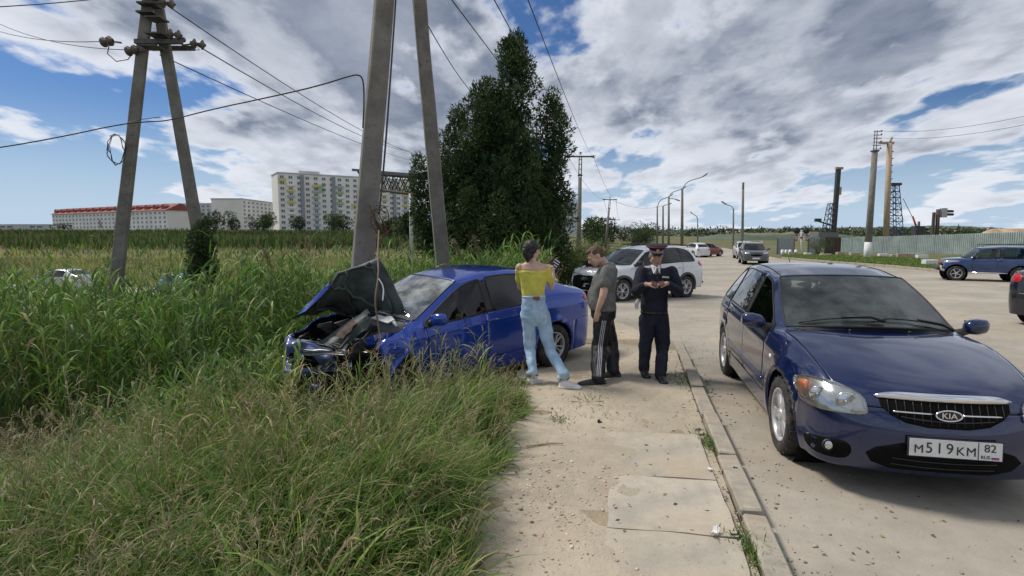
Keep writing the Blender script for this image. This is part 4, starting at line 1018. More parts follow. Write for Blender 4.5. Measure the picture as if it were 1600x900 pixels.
strips(kb, [(0, y_, zm - .045 + .25 * y_ * y_) for y_ in np.linspace(-gw * .7, gw * .7, 15)], .005, 'grille_bar', M_black, gr, (-1, 0, 0), .006)
m = MB()
def strip_band(bvh, ys, z0, z1, off):
    a = []
    for y_ in ys:
        p0, n0 = surf_pt(bvh, (0, y_, z0(y_)), (-1, 0, 0)); p1, n1 = surf_pt(bvh, (0, y_, z1(y_)), (-1, 0, 0))
        a.append([p0 - Vector((.01, 0, 0)), p0 + Vector((off, 0, 0)), p1 + Vector((off, 0, .002)), p1 - Vector((.01, 0, 0))])
    return a
m.ring_loft(strip_band(kb, np.linspace(-gw - .02, gw + .02, 25), lambda y: gzt - .004, lambda y: gzt + .036 - .022 * (abs(y) / gw) ** 6, .012), True, True, True); m.build('chrome_strip', M_chrome, kia)
for s in (1, -1): strips(kb, [(0, s * y_, zm) for y_ in np.linspace(.085, gw * .82, 9)], .0065, 'chrome_bar', M_chrome, gr, (-1, 0, 0), .012)
p, n = surf_pt(kb, (0, 0, zm), (-1, 0, 0)); M = frame(p + Vector((.016, 0, 0)), (0, 1, 0), (-.12, 0, 1))
m = MB(); m.prism(oval(0, 0, .076, .034, 32), M @ Vector((0, 0, -.01)), M.col[0][:3], M.col[1][:3], M.col[2].xyz * .014); bd = m.build('badge', M_black, kia)
m = MB(); m.path([M @ Vector((.074 * math.cos(a), .033 * math.sin(a), .006)) for a in np.linspace(0, 2 * PI, 41)], .0055, 6); m.build('badge_ring', M_chrome, bd)
text('KIA', .050, M_chrome, M @ Matrix.Translation((0, -.001, .008)), .003, 'badge_lettering', bd, .0004, 1.15)
lp = pixpoly(kia, kb, [(1481, 690), (1420, 690), (1368, 698), (1352, 706), (1360, 720), (1390, 731), (1481, 739)]); lp[0] = (-.001, lp[0][1]); lp[-1] = (-.001, lp[-1][1])
li = patch_obj('lower_intake', kb, sym(lp), 'F', M_under, kia, off=.002, thick=.01)
for t in (.15, .35): strips(kb, [(0, y_, lp[-1][1] + t * (lp[0][1] - lp[-1][1]) + .1 * y_ * y_) for y_ in np.linspace(-.3, .3, 15)], .004, 'intake_bar', M_black, li, (-1, 0, 0), .004)
number_plate(kia, kb, 'F', .03, .425, 'M519KM', '82')
# wipers, washer jets, hood creases, mouldings
for (a, b, c) in [((1.02, .34), (.93, -.05), (.89, -.30)), ((1.00, -.30), (.90, -.60), (.87, -.66))]:
    pass
for (y0, y1) in ((.62, .02), (.06, -.56)):
    q = []
    for t in np.linspace(0, 1, 7):
        yy = y0 + (y1 - y0) * t; xx = 1.05 - .115 * (abs(yy) / .62) ** 2 - .055; h, nn = surf_pt(kb, (xx, yy, 0), (0, 0, -1)); q.append(h + nn * (.022 if 0 < t < 1 else .012))
    m = MB(); m.path(q, .0065, 5); m.path([q[0] + Vector((.05, 0, -.01)), q[1] + Vector((.02, 0, .01)), q[3] + Vector((.006, 0, .014))], [.012, .011, .006], 6); m.build('wiper', M_seal, kia)
for y_ in (.22, -.22):
    h, nn = surf_pt(kb, (1.10, y_, 0), (0, 0, -1)); m = MB(); m.ball(h + nn * .008, (.014, .012, .012)); m.build('washer_jet', M_seal, kia)
for s in (1, -1):
    strips(kb, [(x_, 0, .475 + .02 * (1 - x_)) for x_ in np.linspace(.78, -1.0, 20)], .011, 'side_moulding', P_kia, kia, (0, -s, 0), .002, 6)
    m = MB(); q = []
    for x_ in np.linspace(.12, -1.6, 20): h, nn = surf_pt(kb, (x_, s * .52, 0), (0, 0, -1)); q.append(h + nn * .001)
    m.path(q, .006, 5); m.build('roof_moulding', M_seal, kia)
h, nn = surf_pt(kb, (-1.45, 0, 0), (0, 0, -1)); m = MB(); m.path([h, h + Vector((-.25, 0, .22))], [.006, .002], 5); m.build('aerial', M_seal, kia)
# interior mirror
m = MB(); m.box((.38, 0, 1.27), (.03, .24, .06)); m.build('rear_view_mirror', M_black, kia)
# ------------------------------------------------------------ the wrecked blue sedan
P_blue = paint('bright_blue_paint', (.008, .055, .38), .35, .12, .22)
P_bluedusty = paint('scuffed_blue_paint', (.05, .09, .30), .3, .6, .4)
M_rust = mat('rusty_metal', (.10, .068, .055), .85, metal=.2, var=.3, vscale=14, bump=.003)
M_inner = mat('hood_underside', (.030, .040, .040), .55, var=.5, vscale=2.5, dirt=((.13, .15, .13), .5, 3))
M_metal = mat('bare_metal', (.22, .23, .24), .45, metal=.7, var=.2)
M_pale = mat('pale_bent_panel', (.55, .58, .57), .8, var=.12, dirt=((.3, .3, .27), .5, 8))
W = dict(xf=2.18, xr=-2.19, hw=.85, zs=.17, belt=(.90, .985), xc=1.13, zc=.965, zn=.72, xw=.22, zw=1.385, H=1.47, rw=.575, xe=-1.10, ze=1.385, xg=-1.72, zg=1.075, zd=1.06, af=1.34, ar=-1.23, wr=.305, ra=.362, xb=-.12, xd3=-.98, xd1=.86, hp=1.8, bow=.25, quarter=False, sedan=True, lid='trunk_lid', nohoodlip=True, m_ws=glassmat('windscreen_painted_reflection', (.50, .56, .55), 1.6, haze=.75, hazecol=(.62, .66, .66)))  # windscreen's whitish diffuse haze paints in a bright reflection
def crush(v, bm=None):
    if v.x > .95:
        t = (v.x - .95) / 1.25; L = float(sstep(-.25, .55, v.y)); n1 = noise.noise(v * 2.6 + Vector((3, 1, 2))); n2 = noise.noise(v * 6.5 + Vector((8, 3, 1)))
        v.x -= t * (.06 + .52 * L) - t * (.14 * n1 + .11 * n2) ; v.y += t * (.10 * n2 + .10 * L + .06 * n1); v.z += t * (.09 * n1 - .12 * L * t) + .08 * n2 * t
        if L > .3 and v.z < .75: v.z -= .06 * t * L; v.y += .05 * t
    elif v.x > .3 and v.y > .5:
        v.y += .02 * noise.noise(v * 3)
    return v
wyaw = math.atan2(-.643, -.766)
wk, wob, wb, WS = make_car('crashed_car', W, P_blue, (-.86, 7.55, -.13), wyaw, 'wrecked bright blue sedan with its hood buckled open, nose in the grass', 'car', None, 3, (.045, -.02), crush, skip=('hood',), wheels='slim', glass=M_gdark)
bpy.context.view_layer.update(); Wi = wk.matrix_world.inverted()
if 'front_bumper' in wob: wob['front_bumper'].data.materials[0] = P_bluedusty
mirrors(wk, W, P_blue, x=.74, z=.99); handles(wb, wk, (-.02, -.86), .84, P_blue, W['hw'])
def wl(px, py, Y): return Wi @ at(px, py, Y)
# buckled hood: front edge lifted, seen from underneath
A_, B_, C_ = wl(456, 499, 6.55), wl(588, 401, 6.75), wl(640, 492, 6.62); D_ = Vector((1.16, -.66, .90)); C_ = Vector((1.10, .66, .90)).lerp(C_, .6)
ng = 15; Gd = []
for i in range(ng):
    u = i / (ng - 1); row = []
    for j in range(ng):
        v = j / (ng - 1)   # u: hinge->front, v: right->left
        hinge = D_.lerp(C_, v); front = A_.lerp(B_, v ** .8) + Vector((0, 0, .14 * math.sin(PI * v) * (1 if v > .3 else .9))); 
        p = hinge.lerp(front, u); p += Vector((.10 * math.sin(PI * u) * math.sin(PI * v) , 0, .13 * math.sin(PI * u) * (.4 + .6 * v)))
        p += Vector((noise.noise(Vector((u * 3, v * 3, 1))), noise.noise(Vector((u * 3, v * 3, 5))), noise.noise(Vector((u * 4, v * 4, 9))))) * .045
        if u > .93 and v > .05: p += Vector((-.05, 0, -.03))
        row.append(p)
    Gd.append(row)
cg_ = sum((p for r_ in Gd for p in r_), Vector()) / ng ** 2
def sheetgrid(Gd, off):
    n = len(Gd); vs = []
    for i in range(n):
        for j in range(n):
            a = Gd[min(i + 1, n - 1)][j] - Gd[max(i - 1, 0)][j]; b = Gd[i][min(j + 1, n - 1)] - Gd[i][max(j - 1, 0)]
            vs.append(Gd[i][j] + a.cross(b).normalized() * off)
    return vs
n = ng; top_ = sheetgrid(Gd, 0); s1 = sheetgrid(Gd, .016); fs = [(i * n + j, i * n + j + 1, (i + 1) * n + j + 1, (i + 1) * n + j) for i in range(n - 1) for j in range(n - 1)]
upz = sum((a.z for a in s1)) > sum((a.z for a in top_)); outer, innr = (s1, top_) if upz else (top_, s1)
m = MB(); m.add(outer, fs, True); bd_ = [i for i in range(n)] + [i * n + n - 1 for i in range(1, n)] + [(n - 1) * n + j for j in range(n - 2, -1, -1)] + [i * n for i in range(n - 2, 0, -1)]
hd_ = m.build('hood', P_blue, wk)
m = MB(); m.add(innr, fs, True); b0 = [innr[i] for i in bd_]; b1 = [outer[i] for i in bd_]; k = len(b0); m.add(b0 + b1, [(i, (i + 1) % k, (i + 1) % k + k, i + k) for i in range(k)], True); m.build('hood_underside', M_inner, hd_)
def gpt(u, v, off):
    i = min(max(int(u * (n - 1)), 0), n - 1); j = min(max(int(v * (n - 1)), 0), n - 1); return innr[i * n + j] + (innr[i * n + j] - outer[i * n + j]).normalized() * off
for path_ in ([(.1, .08), (.5, .12), (.9, .15)], [(.1, .92), (.5, .88), (.9, .85)], [(.1, .3), (.5, .5), (.9, .62)], [(.1, .7), (.5, .5), (.9, .36)], [(.92, .12), (.93, .5), (.92, .88)], [(.08, .1), (.08, .5), (.08, .9)]):
    m = MB(); q = []
    for a, b in zip(path_[:-1], path_[1:]):
        for t in np.linspace(0, 1, 6): q.append(gpt(a[0] + (b[0] - a[0]) * t, a[1] + (b[1] - a[1]) * t, .012))
    q2 = [q[0]] + [p for a, p in zip(q, q[1:]) if (p - a).length > .01]; m.path(q2, .022, 5); m.build('hood_brace', M_inner, hd_)
# engine bay
def rbox(name, c, d, mt, rot=(0, 0, 0), bev=.015, parent=wk):
    bm = bmesh.new(); bmesh.ops.create_cube(bm, size=1, matrix=Matrix.Diagonal((*d, 1))); bmesh.ops.bevel(bm, geom=bm.edges[:], offset=bev, segments=2, affect='EDGES')
    for v in bm.verts: v.co += Vector([noise.noise(v.co * 7 + Vector((k * 5, c[0] * 9, 0))) for k in range(3)]) * .02
    me = bpy.data.meshes.new(name); bm.to_mesh(me); bm.free(); me.materials.append(mt); o = nobj(name, me, parent); o.location = c; o.rotation_euler = rot; return o
eb = rbox('engine', (1.30, .05, .62), (.42, .55, .38), M_metal, (0, .1, .1)); rbox('engine_cover', (1.30, .05, .84), (.38, .48, .06), M_black, (0, .12, .1), parent=eb) if False else rbox('engine_cover', (1.32, .05, .85), (.36, .46, .06), M_black, (0, .12, .1))
rbox('battery', (1.28, .50, .74), (.20, .24, .2), M_black, (0, .1, .2)); rbox('airbox', (1.30, -.48, .76), (.28, .3, .18), M_trim, (.1, .1, 0)); rbox('radiator', (1.72, -.12, .52), (.05, .8, .42), M_metal, (0, .2, .35)); rbox('firewall', (1.10, 0, .62), (.04, 1.3, .5), M_under, (0, 0, 0)); rbox('strut_tower', (1.34, .60, .80), (.24, .2, .10), P_blue, (.2, 0, 0)); rbox('bent_panel', (1.62, .02, .86), (.42, .20, .03), M_inner, (.3, -.6, .5)); rbox('rust_panel', (1.58, -.12, .86), (.26, .12, .035), M_rust, (.4, -.5, .3))
m = MB()
for k in range(26):
    a = Vector((random.uniform(1.2, 1.85), random.uniform(-.6, .75), random.uniform(.45, .9))); q = [a]
    for _ in range(4): q.append(q[-1] + Vector((random.uniform(-.14, .14), random.uniform(-.16, .16), random.uniform(-.1, .08))))
    m.path(q, random.choice((.008, .012, .016)), 5)
m.build('hoses', M_black, wk)
for k in range(14):
    a = Vector((random.uniform(1.45, 1.9), random.uniform(0, .85), random.uniform(.25, .75))); m = MB()
    sx, sy = random.uniform(.07, .24), random.uniform(.06, .2); Mr = Matrix.Rotation(random.uniform(0, 3), 3, Vector((random.random(), random.random(), random.random())).normalized())
    pts = [a + Mr @ Vector((sx * (i / 3 - .5), sy * (j / 3 - .5), .03 * noise.noise(Vector((i, j, k)) * .7))) for i in range(4) for j in range(4)]
    m.add(pts, [(i * 4 + j, i * 4 + j + 1, i * 4 + j + 5, i * 4 + j + 4) for i in range(3) for j in range(3)], False); m.build('torn_sheet', (M_metal, M_black, P_bluedusty, M_black)[k % 4], wk)
def pxsheet(name, cor, mt, seed, k=7, bend=.05):
    c = [wl(*q) for q in cor]; pts = []
    for i in range(k):
        for j in range(k):
            u, v = i / (k - 1), j / (k - 1); p = (c[0] * (1 - u) + c[1] * u) * (1 - v) + (c[3] * (1 - u) + c[2] * u) * v; pts.append(p + Vector([noise.noise(Vector((u * 3 + seed, v * 3, a * 5))) for a in range(3)]) * bend)
    m = MB(); fs_ = [(i * k + j, i * k + j + 1, (i + 1) * k + j + 1, (i + 1) * k + j) for i in range(k - 1) for j in range(k - 1)]; m.add(pts, fs_, True); m.add([p + Vector((-.006, -.006, -.01)) for p in pts], [f[::-1] for f in fs_], True); return m.build(name, mt, wk)
pxsheet('folded_inner_panel', [(573, 482, 6.45), (578, 505, 6.35), (540, 546, 6.1), (498, 535, 6.2)], M_inner, 1)
0 and pxsheet('folded_hood_lip', [(457, 500, 6.52), (505, 470, 6.55), (545, 510, 6.35), (493, 536, 6.2)], mat('hood_liner_black', (.012, .015, .017), .6, var=.3), 2)
pxsheet('rust_panel', [(548, 500, 6.33), (558, 504, 6.3), (535, 530, 6.1), (524, 522, 6.15)], M_rust, 3, 5, .02)
pxsheet('black_hole_sheet', [(520, 556, 5.9), (590, 545, 5.85), (606, 592, 5.75), (535, 604, 5.8)], M_under, 4, 8, .12)  # black sheet painting the darkness of the hole at the crushed corner
pxsheet('bent_crossmember', [(470, 545, 6.2), (575, 548, 5.9), (572, 556, 5.88), (468, 553, 6.18)], M_metal, 6, 8, .05)
m = MB(); m.path([(1.05, .2, .97), (1.1, .45, .99), (1.15, .68, .94)], [.02, .03, .015], 6); m.box((1.16, .36, .98), (.10, .42, .012), M=Matrix.Rotation(.3, 3, 'Y')); m.build('pale_bracket', M_pale, wk)
m = MB(); m.path([(1.62, .62, .66), (1.55, .3, .68), (1.75, .05, .62)], .014, 5); m.build('yellow_strap', mat('yellow_strap', (.55, .33, .05), .6), wk)
m = MB(); m.path([(1.75, .42, .62), (1.80, .46, .4), (1.9, .40, .25), (1.86, .45, .1)], .008, 5); m.build('pale_wire', M_pale, wk)
# front light, grille and emblem on the less damaged right side
for poly, nm, mt_ in [(chaikin([(-.80, .66), (-.74, .76), (-.60, .74), (-.42, .66), (-.40, .60), (-.55, .60), (-.72, .60)], 1), 'headlight', M_refl), (chaikin([(-.34, .62), (.10, .63), (.16, .55), (.1, .47), (-.3, .47), (-.38, .54)], 1), 'grille', M_under), (chaikin([(-.5, .38), (.2, .38), (.26, .3), (.16, .22), (-.42, .22), (-.55, .3)], 1), 'lower_intake', M_under)]:
    o = patch_obj(nm, wb, poly, 'F', mt_, wk, off=.006, thick=.02)
    if nm == 'headlight': patch_obj('lens', wb, poly, 'F', M_lens, o, off=.02, thick=.015)
    if nm == 'grille':
        for z_ in (.56,): strips(wb, [(0, y_, z_) for y_ in np.linspace(-.32, .1, 12)], .005, 'grille_bar', M_metal, o, (-1, 0, 0), .014)
p, nn = surf_pt(wb, (0, -.08, .60), (-1, 0, 0)); M = frame(p + nn * .03, (0, 1, 0), (0, 0, 1))
m = MB(); m.path([M @ Vector((.062 * math.cos(a), .036 * math.sin(a), 0)) for a in np.linspace(0, 2 * PI, 31)], .006, 6); m.path([M @ Vector((-.030, -.024, 0)), M @ Vector((-.014, .026, 0))], .007, 6); m.path([M @ Vector((.014, -.026, 0)), M @ Vector((.030, .024, 0))], .007, 6); m.path([M @ Vector((-.022, -.004, 0)), M @ Vector((.022, .004, 0))], .006, 6); m.build('emblem', M_chrome, wk)
for s in (1, -1):
    patch_obj('tail_lamp', wb, chaikin(mir([(.48, .90), (.58, .96), (.68, .965), (.70, .90), (.68, .82), (.58, .83)], s), 1), 'B', M_red, wk, off=.004, thick=.012)
    q = [(-1.86, .93), (-2.02, .97), (-2.12, .95), (-2.10, .86), (-1.96, .85)]
    patch_obj('tail_lamp_side', wb, chaikin(q, 1), 'L' if s > 0 else 'R', M_red, wk, off=.004, thick=.012)
number_plate(wk, wb, 'B', 0, .78, '', '')
for o_ in list(wk.children):
    if o_.name.startswith(('number_plate', 'plate_frame')):
        for c_ in list(o_.children): bpy.data.objects.remove(c_)
        bpy.data.objects.remove(o_)
# ------------------------------------------------------------ the other vehicles
def arches(root, bvh, sp, mt, w_=.07, off=.012):
    for s in (1, -1):
        for xa in (sp['af'], sp['ar']):
            m = MB(); ra = sp.get('ra', sp['wr'] * 1.15); rings = []
            for a in np.linspace(-.25, PI + .25, 26):
                pr = []
                for rr, o_ in ((ra - .012, -.03), (ra - .01, off), (ra + w_ * .5, off + .012), (ra + w_, off), (ra + w_ + .002, -.01)):
                    x_ = xa + math.cos(a) * rr; z_ = sp['wr'] + math.sin(a) * rr
                    h = bvh.ray_cast(Vector((x_ if rr > ra else xa + math.cos(a) * (ra + .02), s * 3, max(z_ if rr > ra else sp['wr'] + math.sin(a) * (ra + .02), sp['zs'] + .02))), Vector((0, -s, 0)))
                    yy = h[0].y if h[0] and abs(h[0].y) > sp['hw'] * .7 else s * sp['hw'] * .97
                    pr.append(Vector((x_, yy + s * o_, z_)))
                rings.append(pr)
            m.ring_loft(rings, False, False, True); m.build('wheel_arch_trim', mt, root)
        strips(bvh, [(x_, 0, sp['zs'] + .09) for x_ in np.linspace(sp['af'] - .42, sp['ar'] + .42, 12)], .05, 'sill_trim', mt, root, (0, -s, 0), -.02, 8)
def lamps(root, bvh, sp, head=True, tail=True, yy=(.45, .80), z=None, rz=None, plate=True):
    z = z or (sp['zn'] - .11, sp['zn'] - .0); rz = rz or (sp['zd'] - .22, sp['zd'] - .06)
    for s in (1, -1):
        if head: patch_obj('headlight', bvh, chaikin(mir([(yy[0], z[0]), (yy[0], z[1] - .01), (yy[1] - .05, z[1] + .03), (yy[1], z[1]), (yy[1] - .03, z[0] + .02)], s), 1), 'F', M_refl, root, off=.008, thick=.02)
        if tail: patch_obj('tail_lamp', bvh, chaikin(mir([(sp['hw'] * .58, rz[0]), (sp['hw'] * .6, rz[1]), (sp['hw'] * .80, rz[1] + .01), (sp['hw'] * .82, rz[0] + .06), (sp['hw'] * .79, rz[0])], s), 1), 'B', M_red, root, off=.008, thick=.02)
    if head: patch_obj('grille', bvh, chaikin([(-.40, z[0] - .02), (.40, z[0] - .02), (.36, z[0] - .17), (-.36, z[0] - .17)], 1), 'F', M_under, root, off=.006, thick=.012)
    if plate:
        for sd, zz in (('F', sp['zs'] + .2), ('B', sp['zs'] + .42)):
            p, nn = surf_pt(bvh, (0, 0, zz), (-1, 0, 0) if sd == 'F' else (1, 0, 0)); m = MB(); m.box(p + Vector(((.012 if sd == 'F' else -.012), 0, 0)), (.012, .52, .11)); m.build('number_plate', M_plate, root)
# white crossover
P_wh = paint('white_paint', (.70, .72, .74), 0, .06, .3)
Rv = dict(xf=2.28, xr=-2.32, hw=.925, zs=.30, belt=(1.06, 1.15), xc=1.12, zc=1.10, zn=.93, xw=.28, zw=1.56, H=1.68, rw=.64, xe=-1.78, ze=1.60, xg=-2.14, zg=1.20, zd=1.05, af=1.345, ar=-1.345, wr=.352, ra=.405, xb=-.15, xd3=-1.12, xd1=.86, hp=1.5, bow=.20, quarter=True, wi=.13, tw=.225, gap=.005)
def crush2(v, bm=None):
    if v.x > 1.2:
        t = (v.x - 1.2) / 1.1; n1 = noise.noise(v * 3.1 + Vector((13, 1, 2))); v.x += -t * .12 + t * .12 * n1; v.z += t * .07 * noise.noise(v * 4); v.y += .05 * t * n1
    return v
ry = math.atan2(-.49, -.87)
def place2(fp, rp, sp, side):
    a, b = gpr(*fp), gpr(*rp); h = a - b; print('WB', h.length, sp['af'] - sp['ar']); c = (a + b) / 2; h.z = 0; h.normalize(); l = Vector((-h.y, h.x, 0)); c = c - h * (sp['af'] + sp['ar']) / 2 - l * side * (sp['hw'] - .03)
    return Vector((c.x, c.y, float(rz(c.y)))), math.atan2(h.y, h.x)
rloc, ry = place2((966, 471.5), (1078, 464.5), Rv, 1)
rv, rob, rb, _ = make_car('crossover_car', Rv, P_wh, rloc, ry, 'white crossover with a smashed front and black wheel arches across the road end', 'car', None, 3, (0, 0), crush2, wheels='slim', glass=M_gdark)
arches(rv, rb, Rv, M_trim); mirrors(rv, Rv, M_black, x=.80, z=1.16); handles(rb, rv, (.0, -.95), .98, P_wh, Rv['hw']); lamps(rv, rb, Rv, rz=(.95, 1.12), yy=(.5, .84))
patch_obj('front_grille_hole', rb, chaikin([(-.62, .80), (.62, .80), (.55, .58), (.60, .36), (-.60, .36), (-.55, .58)], 1), 'F', M_under, rv, off=.012, thick=.02)
patch_obj('tail_lamp_side', rb, chaikin([(-1.86, 1.12), (-2.15, 1.20), (-2.22, 1.10), (-2.2, 1.0), (-2.0, 1.0)], 1), 'L', M_red, rv, off=.006)
patch_obj('tail_lamp_side', rb, chaikin([(-1.86, 1.12), (-2.15, 1.20), (-2.22, 1.10), (-2.2, 1.0), (-2.0, 1.0)], 1), 'R', M_red, rv, off=.006)
for s in (1, -1):
    m = MB(); m.path([(.15, s * .60, 1.63), (.05, s * .60, 1.69), (-.8, s * .60, 1.725), (-1.6, s * .59, 1.68), (-1.7, s * .58, 1.62)], .018, 6); m.build('roof_rail', M_black, rv)
m = MB(); m.box((-1.93, 0, 1.60), (.30, 1.10, .035), M=Matrix.Rotation(-.12, 3, 'Y')); m.build('rear_spoiler', P_wh, rv)
strips(rb, [(0, y_, .47) for y_ in np.linspace(-.8, .8, 14)], .05, 'rear_skid_trim', M_trim, rv, (1, 0, 0), .0, 8)
# wrenched-up hood lip and torn bumper
m = MB(); G_ = []
for i in range(9):
    u = i / 8; G_.append([Vector((1.55 + .36 * u, -.60 + 1.2 * j / 8, 1.07 + .16 * math.sin(u * 1.7) - .10 * (j / 8 - .5) ** 2 + .03 * noise.noise(Vector((u * 3, j * .6, 2))))) for j in range(9)])
t0_ = [p for r_ in G_ for p in r_]; fs = [(i * 9 + j, i * 9 + j + 1, (i + 1) * 9 + j + 1, (i + 1) * 9 + j) for i in range(8) for j in range(8)]
m.add(t0_, fs, True); m.add([p - Vector((0, 0, .015)) for p in t0_], [f[::-1] for f in fs], True); m.build('lifted_hood_edge', M_inner, rv)
for k in range(12):
    m = MB(); a = Vector((random.uniform(1.9, 2.3), random.uniform(-.8, .85), random.uniform(.3, .9))); m.box(a, (random.uniform(.05, .2), random.uniform(.08, .35), .012), M=Matrix.Rotation(random.uniform(0, 3), 3, Vector((random.random(), random.random(), random.random())).normalized())); m.build('torn_plastic', M_black, rv)
# blue off-roader
P_nv = paint('deep_blue_paint', (.010, .045, .16), .2, .12, .3)
Nv = dict(xf=1.86, xr=-1.86, hw=.82, zs=.42, belt=(1.05, 1.07), xc=.92, zc=1.07, zn=.98, xw=.42, zw=1.55, H=1.64, rw=.66, xe=-1.56, ze=1.60, xg=-1.78, zg=1.10, zd=.98, af=1.22, ar=-1.06, wr=.345, ra=.43, xb=-.38, xd3=-1.36, xd1=.66, hp=1.2, bow=.08, boxy=1., threedoor=True, wi=.10, tw=.2, gap=.005, wt=.09, quarter=False)
nloc, ny = place2((1495, 438.5), (1591, 441.5), Nv, 1)
nv, nob, nb, _ = make_car('offroad_car', Nv, P_nv, nloc, ny, 'dark blue boxy three door off-roader driving in from the right', 'car', None, 3, (0, 0), None, wheels='five', glass=M_glass)
mirrors(nv, Nv, M_black, x=.60, z=1.14, scale=.9); handles(nb, nv, (-.2,), .95, M_black, Nv['hw']); lamps(nv, nb, Nv, z=(.80, .93), rz=(.74, .92))
m = MB()
for s in (1, -1): m.path([(.3, s * .55, 1.60), (.25, s * .55, 1.70), (-1.4, s * .55, 1.72), (-1.45, s * .55, 1.62)], .015, 6)
for x_ in (.1, -.6, -1.3): m.path([(x_, -.6, 1.71), (x_, .6, 1.71)], .015, 6)
m.build('roof_rack', M_black, nv)
for s in (1, -1):
    m = MB(); m.path([(.78, s * .80, .40), (-.62, s * .80, .40)], .035, 8); m.build('side_step', M_chrome, nv)
m = MB(); m.box((1.90, 0, .55), (.10, 1.6, .14)); m.build('bumper_bar', M_black, nv); m = MB(); m.box((-1.92, 0, .55), (.10, 1.6, .14)); m.build('bumper_bar', M_black, nv)
# generic saloon used for the distance
Sd = dict(W); Sd['nohoodlip'] = False; Sd['m_ws'] = M_gdark; Sd['gap'] = .006; Sd['sedan'] = True
def far_car(name, sp, pm, x, y, z, yaw, lab, lvl=2, **k):
    r_, o_, b_, _ = make_car(name, sp, pm, (x, y, z), yaw, lab, 'car', None, lvl, interior=False, glass=M_gdark, **k); mirrors(r_, sp, pm); lamps(r_, b_, sp); return r_, b_
P_dk = paint('black_blue_paint', (.010, .012, .022), .3, .1, .25); P_gr = paint('grey_green_paint', (.075, .085, .085), .4, .12, .3); P_rd = paint('red_paint', (.22, .012, .014), .2, .1, .3); P_lb = paint('light_blue_paint', (.05, .14, .42), .3, .15, .3); P_sv = paint('silver_paint', (.55, .58, .60), .4, .1, .3)
r_, b_ = far_car('saloon_car', Sd, P_dk, 12.53, 11.6, -.03, .42, 'black saloon leaving the frame at the right edge, red tail lamp showing', 3)
Sg = dict(Rv); Sg.update(m_ws=M_gdark, H=1.66)
r_, b_ = far_car('suv_car', Sg, P_gr, gpr(1190, 414).x + .2, gpr(1190, 414).y + 2.0, rz(gpr(1190, 414).y + 2), math.atan2(-.96, -.30), 'dark grey-green off-roader with roof rails coming along the road')
for s in (1, -1):
    m = MB(); m.path([(.2, s * .62, 1.62), (.1, s * .62, 1.71), (-1.5, s * .60, 1.72), (-1.6, s * .6, 1.62)], .025, 6); m.build('roof_rail', M_sv if 'M_sv' in globals() else M_rim, r_)
arches(r_, b_, Sg, M_black)
far_car('white_car', Sg, P_wh, gpr(1190, 414).x + 4.2, gpr(1190, 414).y + 13.0, rz(gpr(1190, 414).y + 13), math.atan2(-.96, -.26), 'white car following right behind the grey-green off-roader')
far_car('white_hatchback', dict(K, m_ws=M_gdark, tweak={}, H=1.5), P_wh, gpr(1092, 402).x, gpr(1092, 402).y + 1.5, rz(gpr(1092, 402).y), math.atan2(.95, .1) + .25, 'small white hatchback in the distance beside the red car')
far_car('red_car', dict(K, m_ws=M_gdark, tweak={}), P_rd, gpr(1114, 401.5).x, gpr(1114, 401.5).y + 2, rz(gpr(1114, 401.5).y), math.atan2(.5, .8), 'small dark red car in the distance by the white hatchback')
far_car('pale_saloon', Sd, P_sv, -30.2, 36.9, nearestgz(-30.2, 36.9) + .05, math.atan2(.18, -.98), 'silver-white saloon on the low side road, farther left behind the reeds')
far_car('light_blue_saloon', Sd, P_lb, -19.0, 32.2, nearestgz(-19, 32.2) + .05, math.atan2(-.46, .88), 'light blue saloon on the low side road, behind the reeds')
# ============================================================ POLES AND WIRES
M_pole = mat('pole_concrete', (.20, .185, .16), .92, var=.14, vscale=3, bump=.006, bscale=30, speck=((.13, .12, .10), 14, .6, .72))
M_steel = mat('pole_steel', (.11, .10, .095), .6, metal=.5, var=.25)
M_insul = mat('insulator', (.14, .10, .085), .35, var=.1)
M_wire = mat('wire', (.04, .04, .042), .6)
M_wht = mat('whitewash', (.74, .74, .72), .8, var=.08)
def beam(m, p0, p1, w0, w1, d0, d1, face=Vector((0, -1, 0)), slot=None):
    """tapered rectangular concrete beam; slot is not cut in, its shade is a dark strip added later"""
    p0, p1 = Vector(p0), Vector(p1); t = (p1 - p0).normalized(); f = (face - t * face.dot(t)).normalized(); u = f.cross(t)
    K_ = 24; rings = []
    for i in range(K_ + 1):
        s = i / K_; c = p0.lerp(p1, s); w_ = (w0 + (w1 - w0) * s) / 2; d_ = (d0 + (d1 - d0) * s) / 2
        j = .012 * noise.noise(c * 1.3)
        b = w_ * .16
        rings.append([c + u * (-w_ + b + j) + f * d_, c + u * (w_ - b) + f * d_, c + u * (w_ + j) + f * (d_ - b), c + u * w_ + f * (-d_ + b), c + u * (w_ - b) - f * d_, c + u * (-w_ + b) - f * d_, c + u * (-w_) + f * (-d_ + b), c + u * (-w_ + j) + f * (d_ - b)])
    m.ring_loft(rings, True, True, False); return t, f, u
def painted_slot(m, md, p0, p1, w_, f, u, t0, t1, n):
    """dark strip proud of the beam paints the shade of a slot, with rungs over it"""
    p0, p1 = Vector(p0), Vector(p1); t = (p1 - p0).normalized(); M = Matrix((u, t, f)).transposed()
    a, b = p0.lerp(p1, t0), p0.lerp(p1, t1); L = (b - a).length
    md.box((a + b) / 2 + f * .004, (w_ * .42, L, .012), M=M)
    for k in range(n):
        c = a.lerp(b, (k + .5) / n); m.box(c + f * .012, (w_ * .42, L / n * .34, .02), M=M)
M_slot = mat('slot_shade_dark', (.06, .055, .05), .95, spec=.1)  # near-black colour imitates shade inside a groove
def catenary(p0, p1, sag, n=18): 
    p0, p1 = Vector(p0), Vector(p1); return [p0.lerp(p1, t) - Vector((0, 0, sag * 4 * t * (1 - t))) for t in np.linspace(0, 1, n)]
